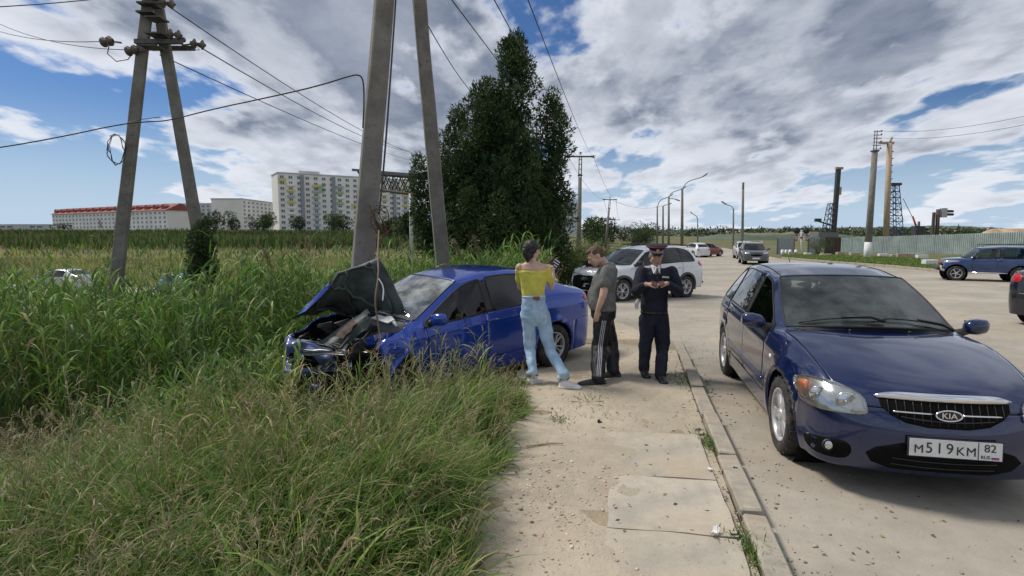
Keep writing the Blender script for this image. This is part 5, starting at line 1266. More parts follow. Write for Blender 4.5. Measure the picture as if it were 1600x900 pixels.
def disc_ins(m, c, d, k=2, r=.13):
    d = Vector(d).normalized(); M = frame(c, d.orthogonal(), d.cross(d.orthogonal()));
    for i in range(k): M2 = M @ Matrix.Translation((0, 0, i * .14)); m.lathe([(.02, -.07), (.05, -.05), (r * .5, -.02), (r, .0), (r * .95, .02), (.05, .03), (.02, .07)], M2, 14)
# left A-frame
A1, A2 = at(184, 425, 11.0), at(322, 440, 11.3); A1.z = nearestgz(A1.x, A1.y) - .2; A2.z = nearestgz(A2.x, A2.y) - .2
A1 = at(184, 425, 11.0); AP = at(238, -22, 11.2); d1 = (at(184, 410, 11) - at(232, 20, 11.1)).normalized(); A1b = A1 + d1 * 1.1
A2 = at(320, 432, 11.3); d2 = (A2 - at(240, 10, 11.2)).normalized(); A2b = A2 + d2 * 1.0
T1 = at(236, -40, 11.1); T2 = at(238, -45, 11.3)
sa = empty('a_frame_pole', (A1.x, A1.y, nearestgz(A1.x, A1.y)), 0, 'leaning concrete A-frame power pole with crossarm and brown insulators, left of the picture', 'power pole')
O = sa.location.copy(); bpy.context.view_layer.update()
for (p, q, slot, nm) in ((A1b, T1, True, 'leg'), (A2b, T2, False, 'leg')):
    m = MB(); md = MB(); t_, f_, u_ = beam(m, p - O, q - O, .235, .175, .15, .12, Vector((.25, -1, 0)))
    fo = f_ * (.058)
    painted_slot(m, md, p - O + fo, q - O + fo * .9, .19, f_, u_, .12 if slot else .2, .60 if slot else .40, 17 if slot else 6)
    o = m.build('leg', M_pole, sa); md.build('slot', M_slot, o)  # slot is a dark strip standing in for shade, nothing is cut
m = MB(); c0, c1 = at(207, 68, 10.9) - O, at(288, 62, 11.1) - O; m.box((c0 + c1) / 2, ((c1 - c0).length, .07, .085)); m.box((c0 + c1) / 2 + Vector((0, .45, .02)), ((c1 - c0).length * .95, .07, .08)); m.path([c1 + Vector((-.9, .2, 0)), c1], .05, 5); m.build('crossarm', M_steel, sa)
for (x_, y_) in ((233, 8), (245, 30), (232, 22), (238, 74), (246, 55), (238, -5)):
    c = at(x_, y_, 11.0) - O; m = MB(); m.box(c, (.30, .30, .03)); m.build('clamp', M_steel, sa)
INS = {}
for k, (x_, y_, dx) in enumerate([(172, 64, -1), (303, 68, 1), (266, 53, 1), (211, 78, -1), (255, 4, 1)]):
    m = MB(); c = at(x_, y_, 10.95) - O; disc_ins(m, c, (dx, .2, -.1), 2, .095); r0 = at(x_ - dx * 18, y_ + 3, 11.0) - O; m.path([c, r0], .018, 5); m.build('insulator', M_insul, sa); INS[k] = c + O
# wires from it
def wire(pts, r_, lab, n=5, cat='wire', mt=None, name='wire', group='overhead wires'):
    m = MB(); m.path(pts, r_ * .8, n); return tag(m.build(name, mt or M_wire), lab, cat, group)
wire(catenary(INS[0], at(-60, 26, 18), .25), .011, 'wire from the far left insulator of the A-frame pole out of the left edge')
wire(catenary(INS[3], at(-60, 4, 18), .35), .011, 'wire crossing the upper left corner to the A-frame pole')
wire(catenary(at(246, -14, 11), at(-80, 14, 9), .05), .012, 'wire running out of the top left corner')
wire(catenary(INS[4], at(664, 244, 42), .5), .015, 'upper wire from the A-frame top down towards the juniper')
wire(catenary(INS[1], at(640, 236, 42), .4), .015, 'middle wire from the right insulator down towards the juniper')
wire(catenary(at(250, 86, 11.2), at(640, 250, 42), .2), .014, 'lowest of the three wires slanting from the A-frame to the juniper')
wire([INS[0], at(168, 84, 11), at(182, 96, 11), at(200, 93, 11), INS[3]], .012, 'slack jumper loop under the left insulators')
wire([INS[1], at(312, 78, 11), at(296, 78, 11), at(272, 62, 11)], .010, 'short jumper loop under the right insulator')
cbl = [at(*p) for p in [(-70, 238, 9.5), (0, 231, 9.5), (100, 213, 9.7), (187, 194, 10), (232, 190, 10.5), (262, 189, 10.8), (330, 171, 9.6), (420, 152, 8.8), (495, 135, 8.2), (545, 119, 7.9), (560, 116, 7.85), (568, 124, 7.85), (569, 160, 7.9), (567, 200, 7.9)]]
def smoothpts(p, k=2):
    for _ in range(k):
        q = [p[0]]
        for a, b in zip(p, p[1:]): q += [a.lerp(b, .25), a.lerp(b, .75)]
        q.append(p[-1]); p = q
    return p
wire(smoothpts(cbl), .014, 'thick sagging cable looping from the left edge to the leaning concrete pole', 6, 'cable', name='cable', group=None)
wire(smoothpts([at(*p) for p in [(187, 196, 10.1), (215, 187, 10.3), (250, 183, 10.8)]]), .008, 'short thin cable tied between the two legs of the A-frame', name='cable', cat='cable', group=None)
m = MB(); random.seed(3)
for k in range(7):
    c = at(188, 235, 10.8); q = [c + Vector((.16 * math.cos(a + k) * (1 + .3 * math.sin(3 * a)), -.1, .28 * math.sin(a + k) + random.uniform(-.03, .03))) for a in np.linspace(0, 4.5, 10)]; m.path(q, .006, 4)
tag(m.build('wire_coil', M_wire), 'tangled coil of thin wire hanging on the left A-frame leg', 'wire coil')
# ivy round the right leg
ic = [at(322 + dx, 360 + k * 9, 11.15) + Vector((0, -.12 * (k % 3), 0)) for k in range(9) for dx in (-8 + k * .2, 2 + .6 * k)]
V, Fc, C = foliage([tuple(p) for p in ic], [(.11 + .010 * (i // 2), .18, .2) for i in range(len(ic))], 7000, .07, PAL['mid'] + PAL['dark'], up=-.2)
ie = empty('ivy', tuple(at(325, 440, 11.1)), 0, 'green creeper wrapped round the foot of the right A-frame leg', 'ivy'); V = V - np.array(ie.location)[None]
nobj('leaves', npmesh('leaves', V, Fc, M_fol, False, C), ie); m = MB(); m.path([at(328, 450, 11.1) - ie.location, at(318, 400, 11.1) - ie.location, at(306, 352, 11.1) - ie.location], .02, 5); m.build('vine_stem', M_bark, ie)
# the near pair of legs
B1 = at(566, 425, 8.15); B2 = at(693, 425, 10.6); q1 = at(600, 0, 8.5); q2 = at(655, 0, 10.0)
B1b = B1 + (B1 - q1).normalized() * .9; B2b = B2 + (B2 - q2).normalized() * 1.2; T1 = q1 + (q1 - B1).normalized() * 3.6; T2 = q2 + (q2 - B2).normalized() * 3.4
sb = empty('concrete_strut_pole', (B1.x, B1.y, nearestgz(B1.x, B1.y)), 0, 'big two-legged concrete power pole rising out of the frame behind the wreck', 'power pole'); O = sb.location.copy()
m = MB(); beam(m, B1b - O, T1 - O, .32, .22, .22, .16, Vector((.5, -1, 0))); m.build('leg', M_pole, sb)
m = MB(); beam(m, B2b - O, T2 - O, .27, .20, .18, .15, Vector((.3, -1, 0))); m.build('leg', M_pole, sb)
m = MB(); m.box((T1 + T2) / 2 - O, (.9, (T2 - T1).length + .6, .12)); m.build('top_clamp', M_steel, sb)
wire(smoothpts([at(*p) for p in [(622, -60, 8.2), (617, 20, 8.1), (606, 180, 7.8), (598, 280, 7.75), (592, 335, 7.7)]]), .017, 'dark cable hanging straight down beside the near leaning leg', 6, 'cable', name='cable', group=None)
m = MB(); random.seed(5)
for k in range(5):
    c = at(594, 345, 7.75); q = [c + Vector((.14 * math.cos(a + k * .7) * random.uniform(.6, 1.1), .08 * math.sin(k), .22 * math.sin(a + k * .4) * random.uniform(.7, 1.1))) for a in np.linspace(0, 5, 9)]; m.path(smoothpts(q, 1), .007, 4)
tag(m.build('rusty_wire_bundle', mat('rusty_wire', (.13, .075, .045), .9)), 'rusty bundle of old wire hooked on the near pole leg', 'wire bundle')
V, Fc, C = ribbons(np.array([at(595, 352, 7.72)] * 160) + rng.normal(0, .055, (160, 3)) * [1, .6, 2], rng.uniform(-PI, PI, 160), rng.uniform(.4, 2.2, 160), rng.uniform(.06, .16, 160), rng.uniform(.008, .014, 160), rng.uniform(.2, 1, 160), 3, np.tile([(.09, .07, .04)], (160, 1)) * rng.uniform(.6, 1.4, (160, 1)))
tag(nobj('dry_creeper', npmesh('dry_creeper', V, Fc, M_leaf, False, C)), 'dry brown creeper leaves caught in the wire bundle on the pole', 'dry plant')
wire(smoothpts([at(*p) for p in [(592, 360, 7.6), (590, 400, 6.6), (592, 430, 6.2), (585, 470, 6.0), (590, 500, 5.95), (594, 530, 5.9), (588, 548, 5.9)]]), .013, 'reddish brown cable hanging down over the raised hood of the wreck', 6, 'cable', mat('brown_cable', (.17, .095, .08), .7), name='cable', group=None)
wire(smoothpts([at(*p) for p in [(592, 436, 6.15), (600, 448, 6.1), (598, 470, 6.0)]]), .010, 'short pale hooked wire in front of the hood underside', 5, 'cable', M_pale, name='cable', group=None)
# wires in the upper middle
for (a, b, Ya, Yb, lab) in [((662, 28), (760, 160), 10, 24, 'wire from the right leg down to the juniper top'), ((700, -8), (906, 246), 9, 54, 'left of the two long wires passing the juniper'), ((768, -8), (885, 180), 9, 40, 'short steep wire just right of the juniper top'), ((822, -8), (926, 244), 9, 54, 'right of the two long wires passing the juniper')]:
    wire(catenary(at(*a, Ya), at(*b, Yb), .3), .012, lab)
# ------------------------------------------------------------ further poles
def tpole(name, bx, by, tx, ty, Y, w_, lab, arm=20, group=None, kind='T'):
    z0 = -1.2; b = at(bx, by, Y); b.z = z0; t = at(tx, ty, Y); e = empty(name, b, 0, lab, 'power pole' if kind == 'T' else 'pole', group); t = t - b; b0 = Vector((0, 0, 0))
    m = MB(); m.tube(b0, t * .8, w_, w_ * .62, 10); m.build('shaft', M_pole, e)
    m = MB(); 
    if kind == 'T':
        for s in (-1, 1):
            m.tube(t * .8 + Vector((s * .12, 0, -.1)), t + Vector((s * .12, 0, 0)), .05, n=6)
        for k in range(4): c = t * (.83 + k * .045); m.box(c, (.3, .06, .06))
        a = arm * Y / F; m.box(t - Vector((0, 0, .1)), (2 * a, .14, .14)); m.build('crossarm', M_steel, e)
        for s in (-1, 1): m = MB(); disc_ins(m, t + Vector((s * a, -.0, -.18)), (0, 0, 1), 2, .22); m.build('insulator', M_insul, e)
        m = MB(); disc_ins(m, t + Vector((0, 0, .15)), (0, 0, 1), 2, .18); m.build('insulator', M_insul, e)
        if True: m = MB(); m.box(t * .82, (.45, .45, .1)); m.build('collar', M_steel, e)
    return e, b + t
tp1, t1w = tpole('t_pole', 904, 372, 907, 243, 55, .28, 'tall tapered pole with a T crossarm and two insulators right of the juniper', 20)
tp2, t2w = tpole('t_pole', 946, 385, 953, 311, 100, .26, 'second T-topped pole farther off beyond the man in grey', 10)
tp3, t3w = tpole('t_pole', 958, 380, 961, 343, 165, .25, 'smallest and farthest of the T-topped poles', 7)
for s in (-1, 1):
    wire(catenary(t1w + Vector((s * 1.25, 0, 0)), t2w + Vector((s * 1.1, 0, 0)), 1.0), .02, 'thin wire between the first and second T poles, ' + ('left side' if s < 0 else 'right side'))
    wire(catenary(t2w + Vector((s * 1.1, 0, 0)), t3w + Vector((s * 1.1, 0, 0)), .8), .03, 'thin wire between the second and third T poles, ' + ('left side' if s < 0 else 'right side'))
wire(catenary(t2w, at(1040, 320, 130), 1.2), .03, 'thin wire from the second T pole to the street lamps')
def lamp(bx, by, ty, Y, ax, ay, lab, r=.16, second=None):
    b = gp(bx, by) if Y is None else at(bx, by, Y); b.z = -1.4; t = at(bx, ty, b.y) - b; e = empty('street_lamp', b, 0, lab, 'street lamp', 'street lamps along the main road')
    m = MB(); m.tube((0, 0, 0), t, r, r * .65, 8); m.build('pole', M_pole, e)
    for (ax, ay) in [(ax, ay)] + ([second] if second else []):
        a = at(ax, ay, b.y) - b; m = MB(); m.path(smoothpts([t - Vector((0, 0, .4)), t + Vector(((a.x - t.x) * .15, 0, (a.z - t.z) * .6)), a]), .045 * b.y / 70, 5); m.build('arm', M_steel, e)
        m = MB(); d_ = (a - t).normalized(); m.path([a - d_ * .1, a + d_ * .35, a + d_ * .9, a + d_ * 1.15], [.05, .13, .14, .03], 6); m.build('lamp_head', mat('lamp_head_grey', (.35, .36, .37), .5), e)
    return e
lamp(1066, 383, 296, 86, 1096, 277, 'tallest street lamp with a long arm reaching right over the road', .27)
lamp(1045, 383, 308, 104, 1064, 296, 'second street lamp with a shorter arm behind the tallest one', .25, (1054, 311))
lamp(1036, 382, 322, 122, 1042, 320, 'plain slim lamp pole, third of the row left of the road', .26)
lamp(1027, 383, 322, 132, 1046, 307, 'fourth and leftmost lamp pole of the row', .24)
lamp(1146, 386, 326, 88, 1136, 320, 'street lamp whose arm points left beside the tall bare pole', .17)
lamp(1090, 382, 342, 150, 1083, 335, 'small far street lamp between the tall lamp and the road', .2)
def barepole(bx, by, tx, ty, Y, r0, r1, lab, mt, name='pole', z=-.62):
    b = at(bx, by, Y); b.z = z; t = at(tx, ty, Y) - b; e = empty(name, b, 0, lab, 'pole'); m = MB(); m.tube((0, 0, 0), t, r0, r1, 10); m.build('shaft', mt, e); return e, t
e, t = barepole(1160, 388, 1161, 296, 68, .17, .14, 'slim bare pole with ringed top standing right of the road', M_pole)
m = MB(); m.tube(t, t + Vector((0, 0, .85)), .10, n=8)
for k in range(4): m.box(t + Vector((0, 0, .1 + .22 * k)), (.34, .1, .06))
m.build('rungs', M_steel, e)
e, t = barepole(1355, 402, 1367, 236, 50, .29, .23, 'tall round concrete pole with a whitewashed foot and stepped iron top', M_pole)
m = MB(); m.tube((0, 0, 0), t * .17, .305, .298, 12); m.build('whitewashed_foot', M_wht, e)
m = MB()
t2 = at(1369, 204, 50) - e.location
for s in (-1, 1): m.tube(t + Vector((s * .12, 0, -.3)), t2 + Vector((s * .10, 0, 0)), .035, n=5)
for k in range(6): c = t.lerp(t2, .1 + k * .17); m.box(c + Vector((.15, 0, 0)), (.72, .05, .05))
m.box(t, (.5, .5, .14)); m.build('iron_top', M_steel, e)
for k in (0, 2, 4, 5):
    c = t.lerp(t2, .1 + k * .17) + Vector((.5, 0, .08)); m = MB(); m.lathe([(.02, -.08), (.07, -.05), (.07, .0), (.04, .05), (.01, .08)], Matrix.Translation(c), 8); m.build('insulator', M_insul, e)
tw = e.location + t2
wire(catenary(tw, at(1660, 168, 30), .5), .016, 'upper wire from the stepped pole top to the right edge'); wire(catenary(tw - Vector((0, 0, .6)), at(1660, 182, 30), .5), .016, 'lower wire from the stepped pole top to the right edge')
M_tan = mat('tan_paint', (.42, .32, .22), .7, var=.15); M_drk = mat('rig_dark', (.045, .045, .05), .6, var=.2); M_bluem = mat('crane_blue', (.04, .07, .17), .5, var=.2)
e, t = barepole(1385, 372, 1390, 224, 82, .42, .36, 'tall tan drilling mast with a small head behind the pale fence', M_tan, 'drilling_mast', -1)
m = MB(); m.box(t + Vector((-.5, 0, .05)), (2.2, .3, .3)); m.tube(t, t + Vector((.3, 0, .9)), .16, n=6); m.build('mast_head', M_tan, e)
m = MB()
for k in range(14): c = t * (.12 + k * .062); m.box(c + Vector((.46, 0, 0)), (.18, .3, .12))
m.build('mast_steps', M_rust, e)
def lattice(m, p0, p1, w0, w1, n, r):
    p0, p1 = Vector(p0), Vector(p1); pr = None
    for i in range(n + 1):
        s = i / n; c = p0.lerp(p1, s); w_ = (w0 + (w1 - w0) * s) / 2; q = [c + Vector((a * w_, b * w_, 0)) for a, b in ((-1, -1), (1, -1), (1, 1), (-1, 1))]
        for k in range(4):
            m.tube(q[k], q[(k + 1) % 4], r * .7, n=4, cap=False)
            if pr: m.tube(pr[k], q[k], r, n=4, cap=False); m.tube(pr[k], q[(k + 1) % 4], r * .6, n=4, cap=False)
        pr = q
b = at(1400, 372, 90); b.z = -1; e = empty('lattice_crane', b, 0, 'dark blue lattice crane mast beside the tan mast', 'crane'); tp = at(1397, 290, 90) - b
m = MB(); lattice(m, (0, 0, 0), tp, 1.9, 1.0, 11, .075); m.build('mast', M_bluem, e); m = MB(); m.box(tp + Vector((0, 0, .2)), (1.7, 1.2, .4)); m.build('crown_block', M_drk, e)
m = MB(); m.tube(tp, at(1412, 345, 88) - b, .03, n=4); m.tube(tp, at(1408, 372, 88) - b, .03, n=4); m.build('stay', M_wire, e)
b = at(1301, 380, 85); b.z = -.2; e = empty('piling_rig', b, 0, 'black piling rig with a tall leaning leader behind the crossing', 'drilling rig'); tp = at(1310, 264, 85) - b
m = MB(); m.box(tp * .5, (.55, .55, tp.length), M=tp.to_track_quat('Z', 'Y').to_matrix()); m.build('leader', M_drk, e); m = MB(); m.box(tp + Vector((.1, 0, .1)), (1.1, .4, .35)); m.box(tp * .72 + Vector((.35, 0, 0)), (.5, .5, 1.2)); m.build('leader_head', M_tan, e)
m = MB(); q0 = at(1290, 380, 85) - b; q0.z = 0; lattice(m, q0, at(1299, 318, 85) - b, 1.4, .7, 8, .06); m.build('back_stay', M_drk, e); m = MB(); m.box(q0 + Vector((-.3, 0, 1.4)), (3.0, 2.4, 1.6)); m.box(q0 + Vector((-.3, 0, .35)), (3.6, 2.8, .7)); m.build('undercarriage', mat('rig_grey', (.16, .17, .16), .7), e)
m = MB(); m.tube(at(1276, 345, 85) - b, at(1299, 352, 85) - b, .12, n=5); m.box(at(1278, 344, 85) - b, (.9, .4, .5)); m.build('winch_arm', M_drk, e)
b = at(1433, 368, 95); b.z = -1; e = empty('small_crane', b, 0, 'small crane with a thin red-tipped boom over the pale fence', 'crane')
m = MB(); m.tube(at(1411, 310, 95) - b, at(1432, 352, 95) - b, .05, n=5); m.build('boom_rope', M_wire, e); m = MB(); m.tube(at(1426, 338, 95) - b, at(1434, 360, 95) - b, .16, n=5); m.build('boom', mat('crane_red', (.4, .06, .05), .6), e); m = MB(); m.box(at(1434, 360, 95) - b, (1.5, 1.2, 1.5)); m.tube(at(1434, 372, 95) - b, at(1436, 346, 95) - b, .2, n=6); m.build('cab', M_drk, e)
# road traffic signal seen from the side
b = at(1464, 372, 82); b.z = -.9; e = empty('traffic_signal', b, 0, 'side-on traffic signal with two black hooded lamps on a brown post', 'traffic light'); tp = at(1466, 327, 82) - b
m = MB(); m.tube((0, 0, 0), tp, .28, .25, 8); m.build('post', M_rust, e); m = MB(); m.tube(tp - Vector((0, 0, .1)), at(1474, 327, 82) - b, .09, n=5); m.build('bracket', M_steel, e)
m = MB(); m.box(at(1474, 332.5, 82) - b, (.8, .5, 1.35)); m.build('signal_box', mat('signal_grey', (.42, .44, .45), .6), e)
for y_ in (330, 335):
    m = MB(); c = at(1477, y_, 82) - b; m.tube(c, c + Vector((1.15, 0, -.01)), .20, .18, 10); m.build('hood', M_drk, e)
m = MB(); m.box(at(1458, 352, 82) - b, (.3, .3, 3.8)); m.build('side_post', M_steel, e)
# railway crossing signal
b = at(1252, 402, 60); b.z = float(rz(60)); e = empty('crossing_signal', b, 0, 'railway crossing signal with twin black lamps over a red and white cross', 'crossing signal')
tp = at(1252, 360, 60) - b; m = MB(); m.tube((0, 0, 0), tp, .07, n=8); m.build('post', M_wht, e); m = MB(); m.tube(at(1244, 360, 60) - b, at(1260, 360, 60) - b, .04, n=5); m.build('lamp_bracket', M_wht, e)
for x_ in (1245, 1260):
    c = at(x_, 360.5, 59.9) - b; o_ = MB(); M = frame(c, (1, 0, 0), (0, 0, 1)); o_.lathe([(.001, .02), (.36, .02), (.36, 0), (.001, 0)], M, 20); q = o_.build('lamp_target', M_drk, e); o_ = MB(); o_.lathe([(.15, .02), (.15, .2), (.12, .2), (.12, .04), (.001, .04)], M, 14); o_.build('lamp_hood', M_black, q)
for a in (.45, -.45):
    for k in range(5):
        m = MB(); c = at(1252.5, 371.5, 59.85) - b; M = Matrix.Rotation(a, 3, 'Y'); m.box(c + M @ Vector((-.60 + .30 * k, -.01 * (a > 0), 0)), (.30, .012, .15), M=M); m.build('cross_board', M_wht if k % 2 else mat('sign_red', (.5, .03, .03), .5), e)
# ------------------------------------------------------------ verge, fence, barrier blocks
vp = [(1222, 404), (1300, 411), (1400, 418.5), (1476, 426)]
near = [gpr(*p) for p in vp]; farr = [gpr(*p) for p in [(1490, 412.5), (1420, 406), (1320, 401), (1228, 399)]]
poly = [(p.x, p.y) for p in near + farr]
M_vg = groundmat('verge_soil', False, (.12, .15, .05), [], 1.)
sheet('verge', poly, lambda x, y: float(rz(y)) + .13 + .03 * noise.noise((x * .5, y * .5, 0)), M_vg, 1.2)
x, y = [], []
nn_ = 26000; u = rng.random(nn_); v = rng.random(nn_); na = np.array([(p.x, p.y) for p in near]); fa = np.array([(p.x, p.y) for p in farr[::-1]])
ti = np.linspace(0, 1, 4); nx, ny = np.interp(u, ti, na[:, 0]), np.interp(u, ti, na[:, 1]); fx, fy = np.interp(u, ti, fa[:, 0]), np.interp(u, ti, fa[:, 1])
x = nx + (fx - nx) * v; y = ny + (fy - ny) * v
V, Fc, C = ribbons(np.stack([x, y, rz(y) + .12], -1), rng.uniform(-PI, PI, nn_), rng.uniform(0, .6, nn_), rng.uniform(.08, .22, nn_), rng.uniform(.03, .06, nn_), rng.uniform(.2, 1.2, nn_), 2, pick(nn_, [.1, .35, .3, .2, 0, .05, 0]) * 1.05)
tag(nobj('verge_grass', npmesh('verge_grass', V, Fc, M_leaf, False, C)), 'short bright green grass on the verge island across the road', 'grass', kind='stuff')
kr2 = empty('verge_kerb', near[0], 0, 'low pale kerb edging the green verge across the road', 'kerb')
for a, b2 in zip(near[:-1], near[1:]):
    L = (b2 - a).length; k = int(L / 1.0)
    for i in range(k):
        p = a.lerp(b2, (i + .5) / k); o = block('kerb_block', .2, L / k - .02, .2, i, M_conc, kr2); o.location = (p.x - near[0].x, p.y - near[0].y - .05, p.z - near[0].z - .04); o.rotation_euler = (0, 0, math.atan2(b2.y - a.y, b2.x - a.x) - PI / 2)
M_fence = mat('fence_sheet', (.46, .53, .505), .6, var=.10, vscale=.7, dirt=((.30, .28, .24), .35, .8), bump=0)
FL, FR = at(1308, 398, 80), at(1660, 401, 60)
fe = empty('site_fence', FL, 0, 'long pale green profiled sheet fence round the building site', 'fence'); npan = 12
def corr(m, a, b2, h0, h1, k=10, dep=.035):
    t_ = (b2 - a); nrm = Vector((-t_.y, t_.x, 0)).normalized(); pts = []
    for i in range(4 * k + 1): pts.append(a + t_ * (i / (4 * k)) + nrm * (dep if (i % 4) in (1, 2) else -dep))
    vs = [p for p in pts] + [p + Vector((0, 0, h0 + (h1 - h0) * i / (4 * k))) for i, p in enumerate(pts)]; n = len(pts)
    m.add(vs, [(i, i + 1, i + 1 + n, i + n) for i in range(n - 1)], False)
for i in range(npan):
    a = FL.lerp(FR, i / npan) - FL; b2 = FL.lerp(FR, (i + 1) / npan - .0012) - FL; m = MB(); h = 2.02 + (.35 if i < 0 else 0)
    corr(m, a, b2, 2.4 + .42 * i / npan + .012 * (i % 3), 2.4 + .42 * (i + 1) / npan + .012 * (i % 3)); m.build('fence_panel', M_fence, fe)
    m = MB(); m.box(a + Vector((0, .12, 1.1)), (.08, .08, 2.2)); m.build('post', M_steel, fe)
bk = [(1238, 403), (1262, 403), (1290, 404), (1312, 403), (1335, 404), (1380, 405), (1396, 405), (1412, 406), (1428, 406), (1440, 407)]
M_blk = mat('barrier_pale', (.45, .41, .34), .85, var=.1); M_rblk = mat('barrier_red', (.42, .12, .10), .75, var=.1)
for i, (x_, y_) in enumerate(bk):
    p = gpr(x_, y_ - 2); o = block('barrier_block', (.95, .7, 1.2, .8, 1.0)[i % 5], .4, (.5, .42, .36, .5)[i % 4], i, (M_blk, M_wht, M_blk, M_tan)[i % 4]); o.location = p; o.rotation_euler = (0, 0, random.uniform(-.2, .2))
    tag(o, 'low pale concrete block, one of the row along the far edge of the verge', 'barrier block', 'pale blocks behind the verge'); o['label'] = ['leftmost pale block of the row, nearest the crossing signal', 'white low block second from the left of the row', 'pale block third in the row, near the grey gate panels', 'tan block just left of the whitewashed pole foot', 'pale block just behind the whitewashed pole foot area', 'white block first after the gap in the row', 'pale block second after the gap in the row', 'tan block third after the gap in the row', 'pale block next to last towards the blue off-roader', 'white block at the right end of the row by the white barrier'][i]
for x_, mt_, lab in ((1452, M_wht, 'white concrete barrier block ahead of the blue off-roader'), (1474, M_rblk, 'faded red concrete barrier block ahead of the blue off-roader')):
    p = gpr(x_, 418); o = block('barrier_block', .82, .45, .52, x_, mt_); o.location = p; tag(o, lab, 'barrier block')
# grey gate panels and white stubs near the crossing
for i, (x0, x1, lab) in enumerate([(1214, 1240, 'grey sheet gate panel left of the crossing signal'), (1262, 1280, 'grey sheet gate panel right of the crossing signal'), (1288, 1312, 'rusty brown sheet panel beside the piling rig')]):
    a, b2 = at(x0, 400, 68), at(x1, 400, 68); a.z = b2.z = float(rz(68)); e = empty('gate_panel', a, 0, lab, 'gate panel'); m = MB(); corr(m, Vector(), b2 - a, 2.1, 2.1, 5); m.build('sheet', (M_rust if i == 2 else mat('gate_grey', (.34, .36, .36), .6)), e)
    for q_ in (Vector(), Vector(b2 - a)): m = MB(); m.box(q_ + Vector((0, 0, .95)), (.1, .1, 1.9)); m.build('post', M_steel, e)
for i, x_ in enumerate((1222, 1228, 1234, 1243)):
    p = at(x_, 400, 62); p.z = float(rz(62)); m = MB(); m.tube((0, 0, 0), (0, 0, .65), .16, .15, 10); m.lathe([(.15, .65), (.1, .7), (.001, .71)], None, 10); o = m.build('bollard', M_wht); o.location = p; tag(o, 'stubby white bollard in the short row beside the crossing signal', 'bollard', 'white bollards by the crossing'); o['label'] = ['leftmost stubby white bollard by the crossing', 'second stubby white bollard from the left by the crossing', 'third stubby white bollard, just left of the crossing signal post gap', 'rightmost stubby white bollard, closest to the crossing signal'][i]
bush('round_bush', gpr(995, 393) , 2.6, 3.1, 9000, 'dark', 'dense dark round bush beyond the officer at the roadside', 'bush', .16, clumps=16)
bush('crossing_bush', (at(1277, 400, 64).x, 64, -.8), 1.8, 2.0, 1800, 'mid', 'green bush growing by the grey gate panels', 'bush', .14)
for i, (px_b, Yb, r_, h_, pl, n_) in enumerate([(905, 22, 1.2, 1.7, 'yellow', 5200), (885, 19.5, .9, 1.25, 'yellow', 3800), (925, 27, 1.1, 1.6, 'yellow', 3000), (940, 40, 1.6, 2.1, 'mid', 3000)]):
    bush('roadside_shrub', (at(px_b, 400, Yb).x, Yb, float(rz(Yb)) - .1), r_, h_ + .25, n_, pl, ['yellow-green shrub between the juniper and the man in grey', 'low yellow-green shrub at the foot of the juniper', 'smaller yellow-green shrub right of the T pole foot', 'green shrub behind the man in grey'][i], 'shrub', .10, None, 14)
x, y = scat(9000, 1.0, 16, 24, 75, lambda a, b: (a > b * .10) & (a < b * .215) & (b > 26)); n = len(x)
V, Fc, C = ribbons(np.stack([x, y, rz(y) - .02], -1), rng.uniform(-PI, PI, n), rng.uniform(0, .6, n), rng.uniform(.12, .5, n), rng.uniform(.04, .09, n), rng.uniform(.2, 1.2, n), 2, pick(n, [.1, .25, .3, .25, 0, .1, 0]))
tag(nobj('roadside_grass', npmesh('roadside_grass', V, Fc, M_leaf, False, C)), 'rough grass on the left shoulder of the far main road', 'grass', kind='stuff')
# ------------------------------------------------------------ buildings
M_win = mat('window_dark', (.10, .13, .16), .25, var=.3, vscale=.2); M_fr = mat('facade_white', (.82, .79, .73), .85, var=.05, vscale=.1); M_fc = mat('facade_cream', (.70, .65, .55), .85, var=.06, vscale=.1); M_fg = mat('facade_grey', (.55, .56, .57), .85, var=.08, vscale=.1)
M_roof = mat('red_roof', (.27, .075, .065), .8, var=.15, vscale=.3); M_yel = mat('panel_yellow', (.62, .57, .24), .8); M_grn = mat('panel_green', (.40, .52, .30), .8); M_balc = mat('balcony_blue_grey', (.42, .47, .52), .7); M_sh = mat('stair_strip_grey', (.30, .31, .34), .8)
def block_building(name, pxl, pxr, Yl, Yr, ptop, pbase, floors, cols, lab, mt, depth=14, win=(.42, .5), roof=None, extras=None, Yfac=1):
    a = at(pxl, pbase, Yl); b2 = at(pxr, pbase, Yr); zb = (a.z + b2.z) / 2 - 2.0; top = at((pxl + pxr) / 2, ptop, (Yl + Yr) / 2).z
    a.z = b2.z = 0; e = empty(name, (a.x, a.y, zb), math.atan2(b2.y - a.y, b2.x - a.x), lab, 'building'); L = (b2 - a).length; Hh = top - zb
    m = MB(); m.box((L / 2, depth / 2, Hh / 2), (L, depth, Hh)); m.build('wall', mt, e)
    m = MB(); m.box((L / 2, depth / 2, Hh + .3), (L + .5, depth + .5, .6)); 
    if roof is None: m.build('parapet', M_fg, e)
    fh = (Hh - 2.6) / floors; fw = L / cols; wm = MB(); wm.box((0, -.02, 0), (fw * win[0], .16, fh * win[1])); me = wm.mesh('window', M_win); fm = MB(); fm.box((0, -.08, 0), (fw * win[0] * .1, .12, fh * win[1])); fm.box((0, -.1, -fh * win[1] / 2), (fw * win[0] * 1.15, .22, fh * .05)); fme = fm.mesh('window_frame', M_wht)
    for i in range(cols):
        for j in range(floors):
            o = nobj('window', me, e); o.location = ((i + .5) * fw, 0, 2.3 + (j + .5) * fh); f_ = nobj('window_frame', fme, o)
    if extras: extras(e, L, Hh, depth, fw, fh)
    return e
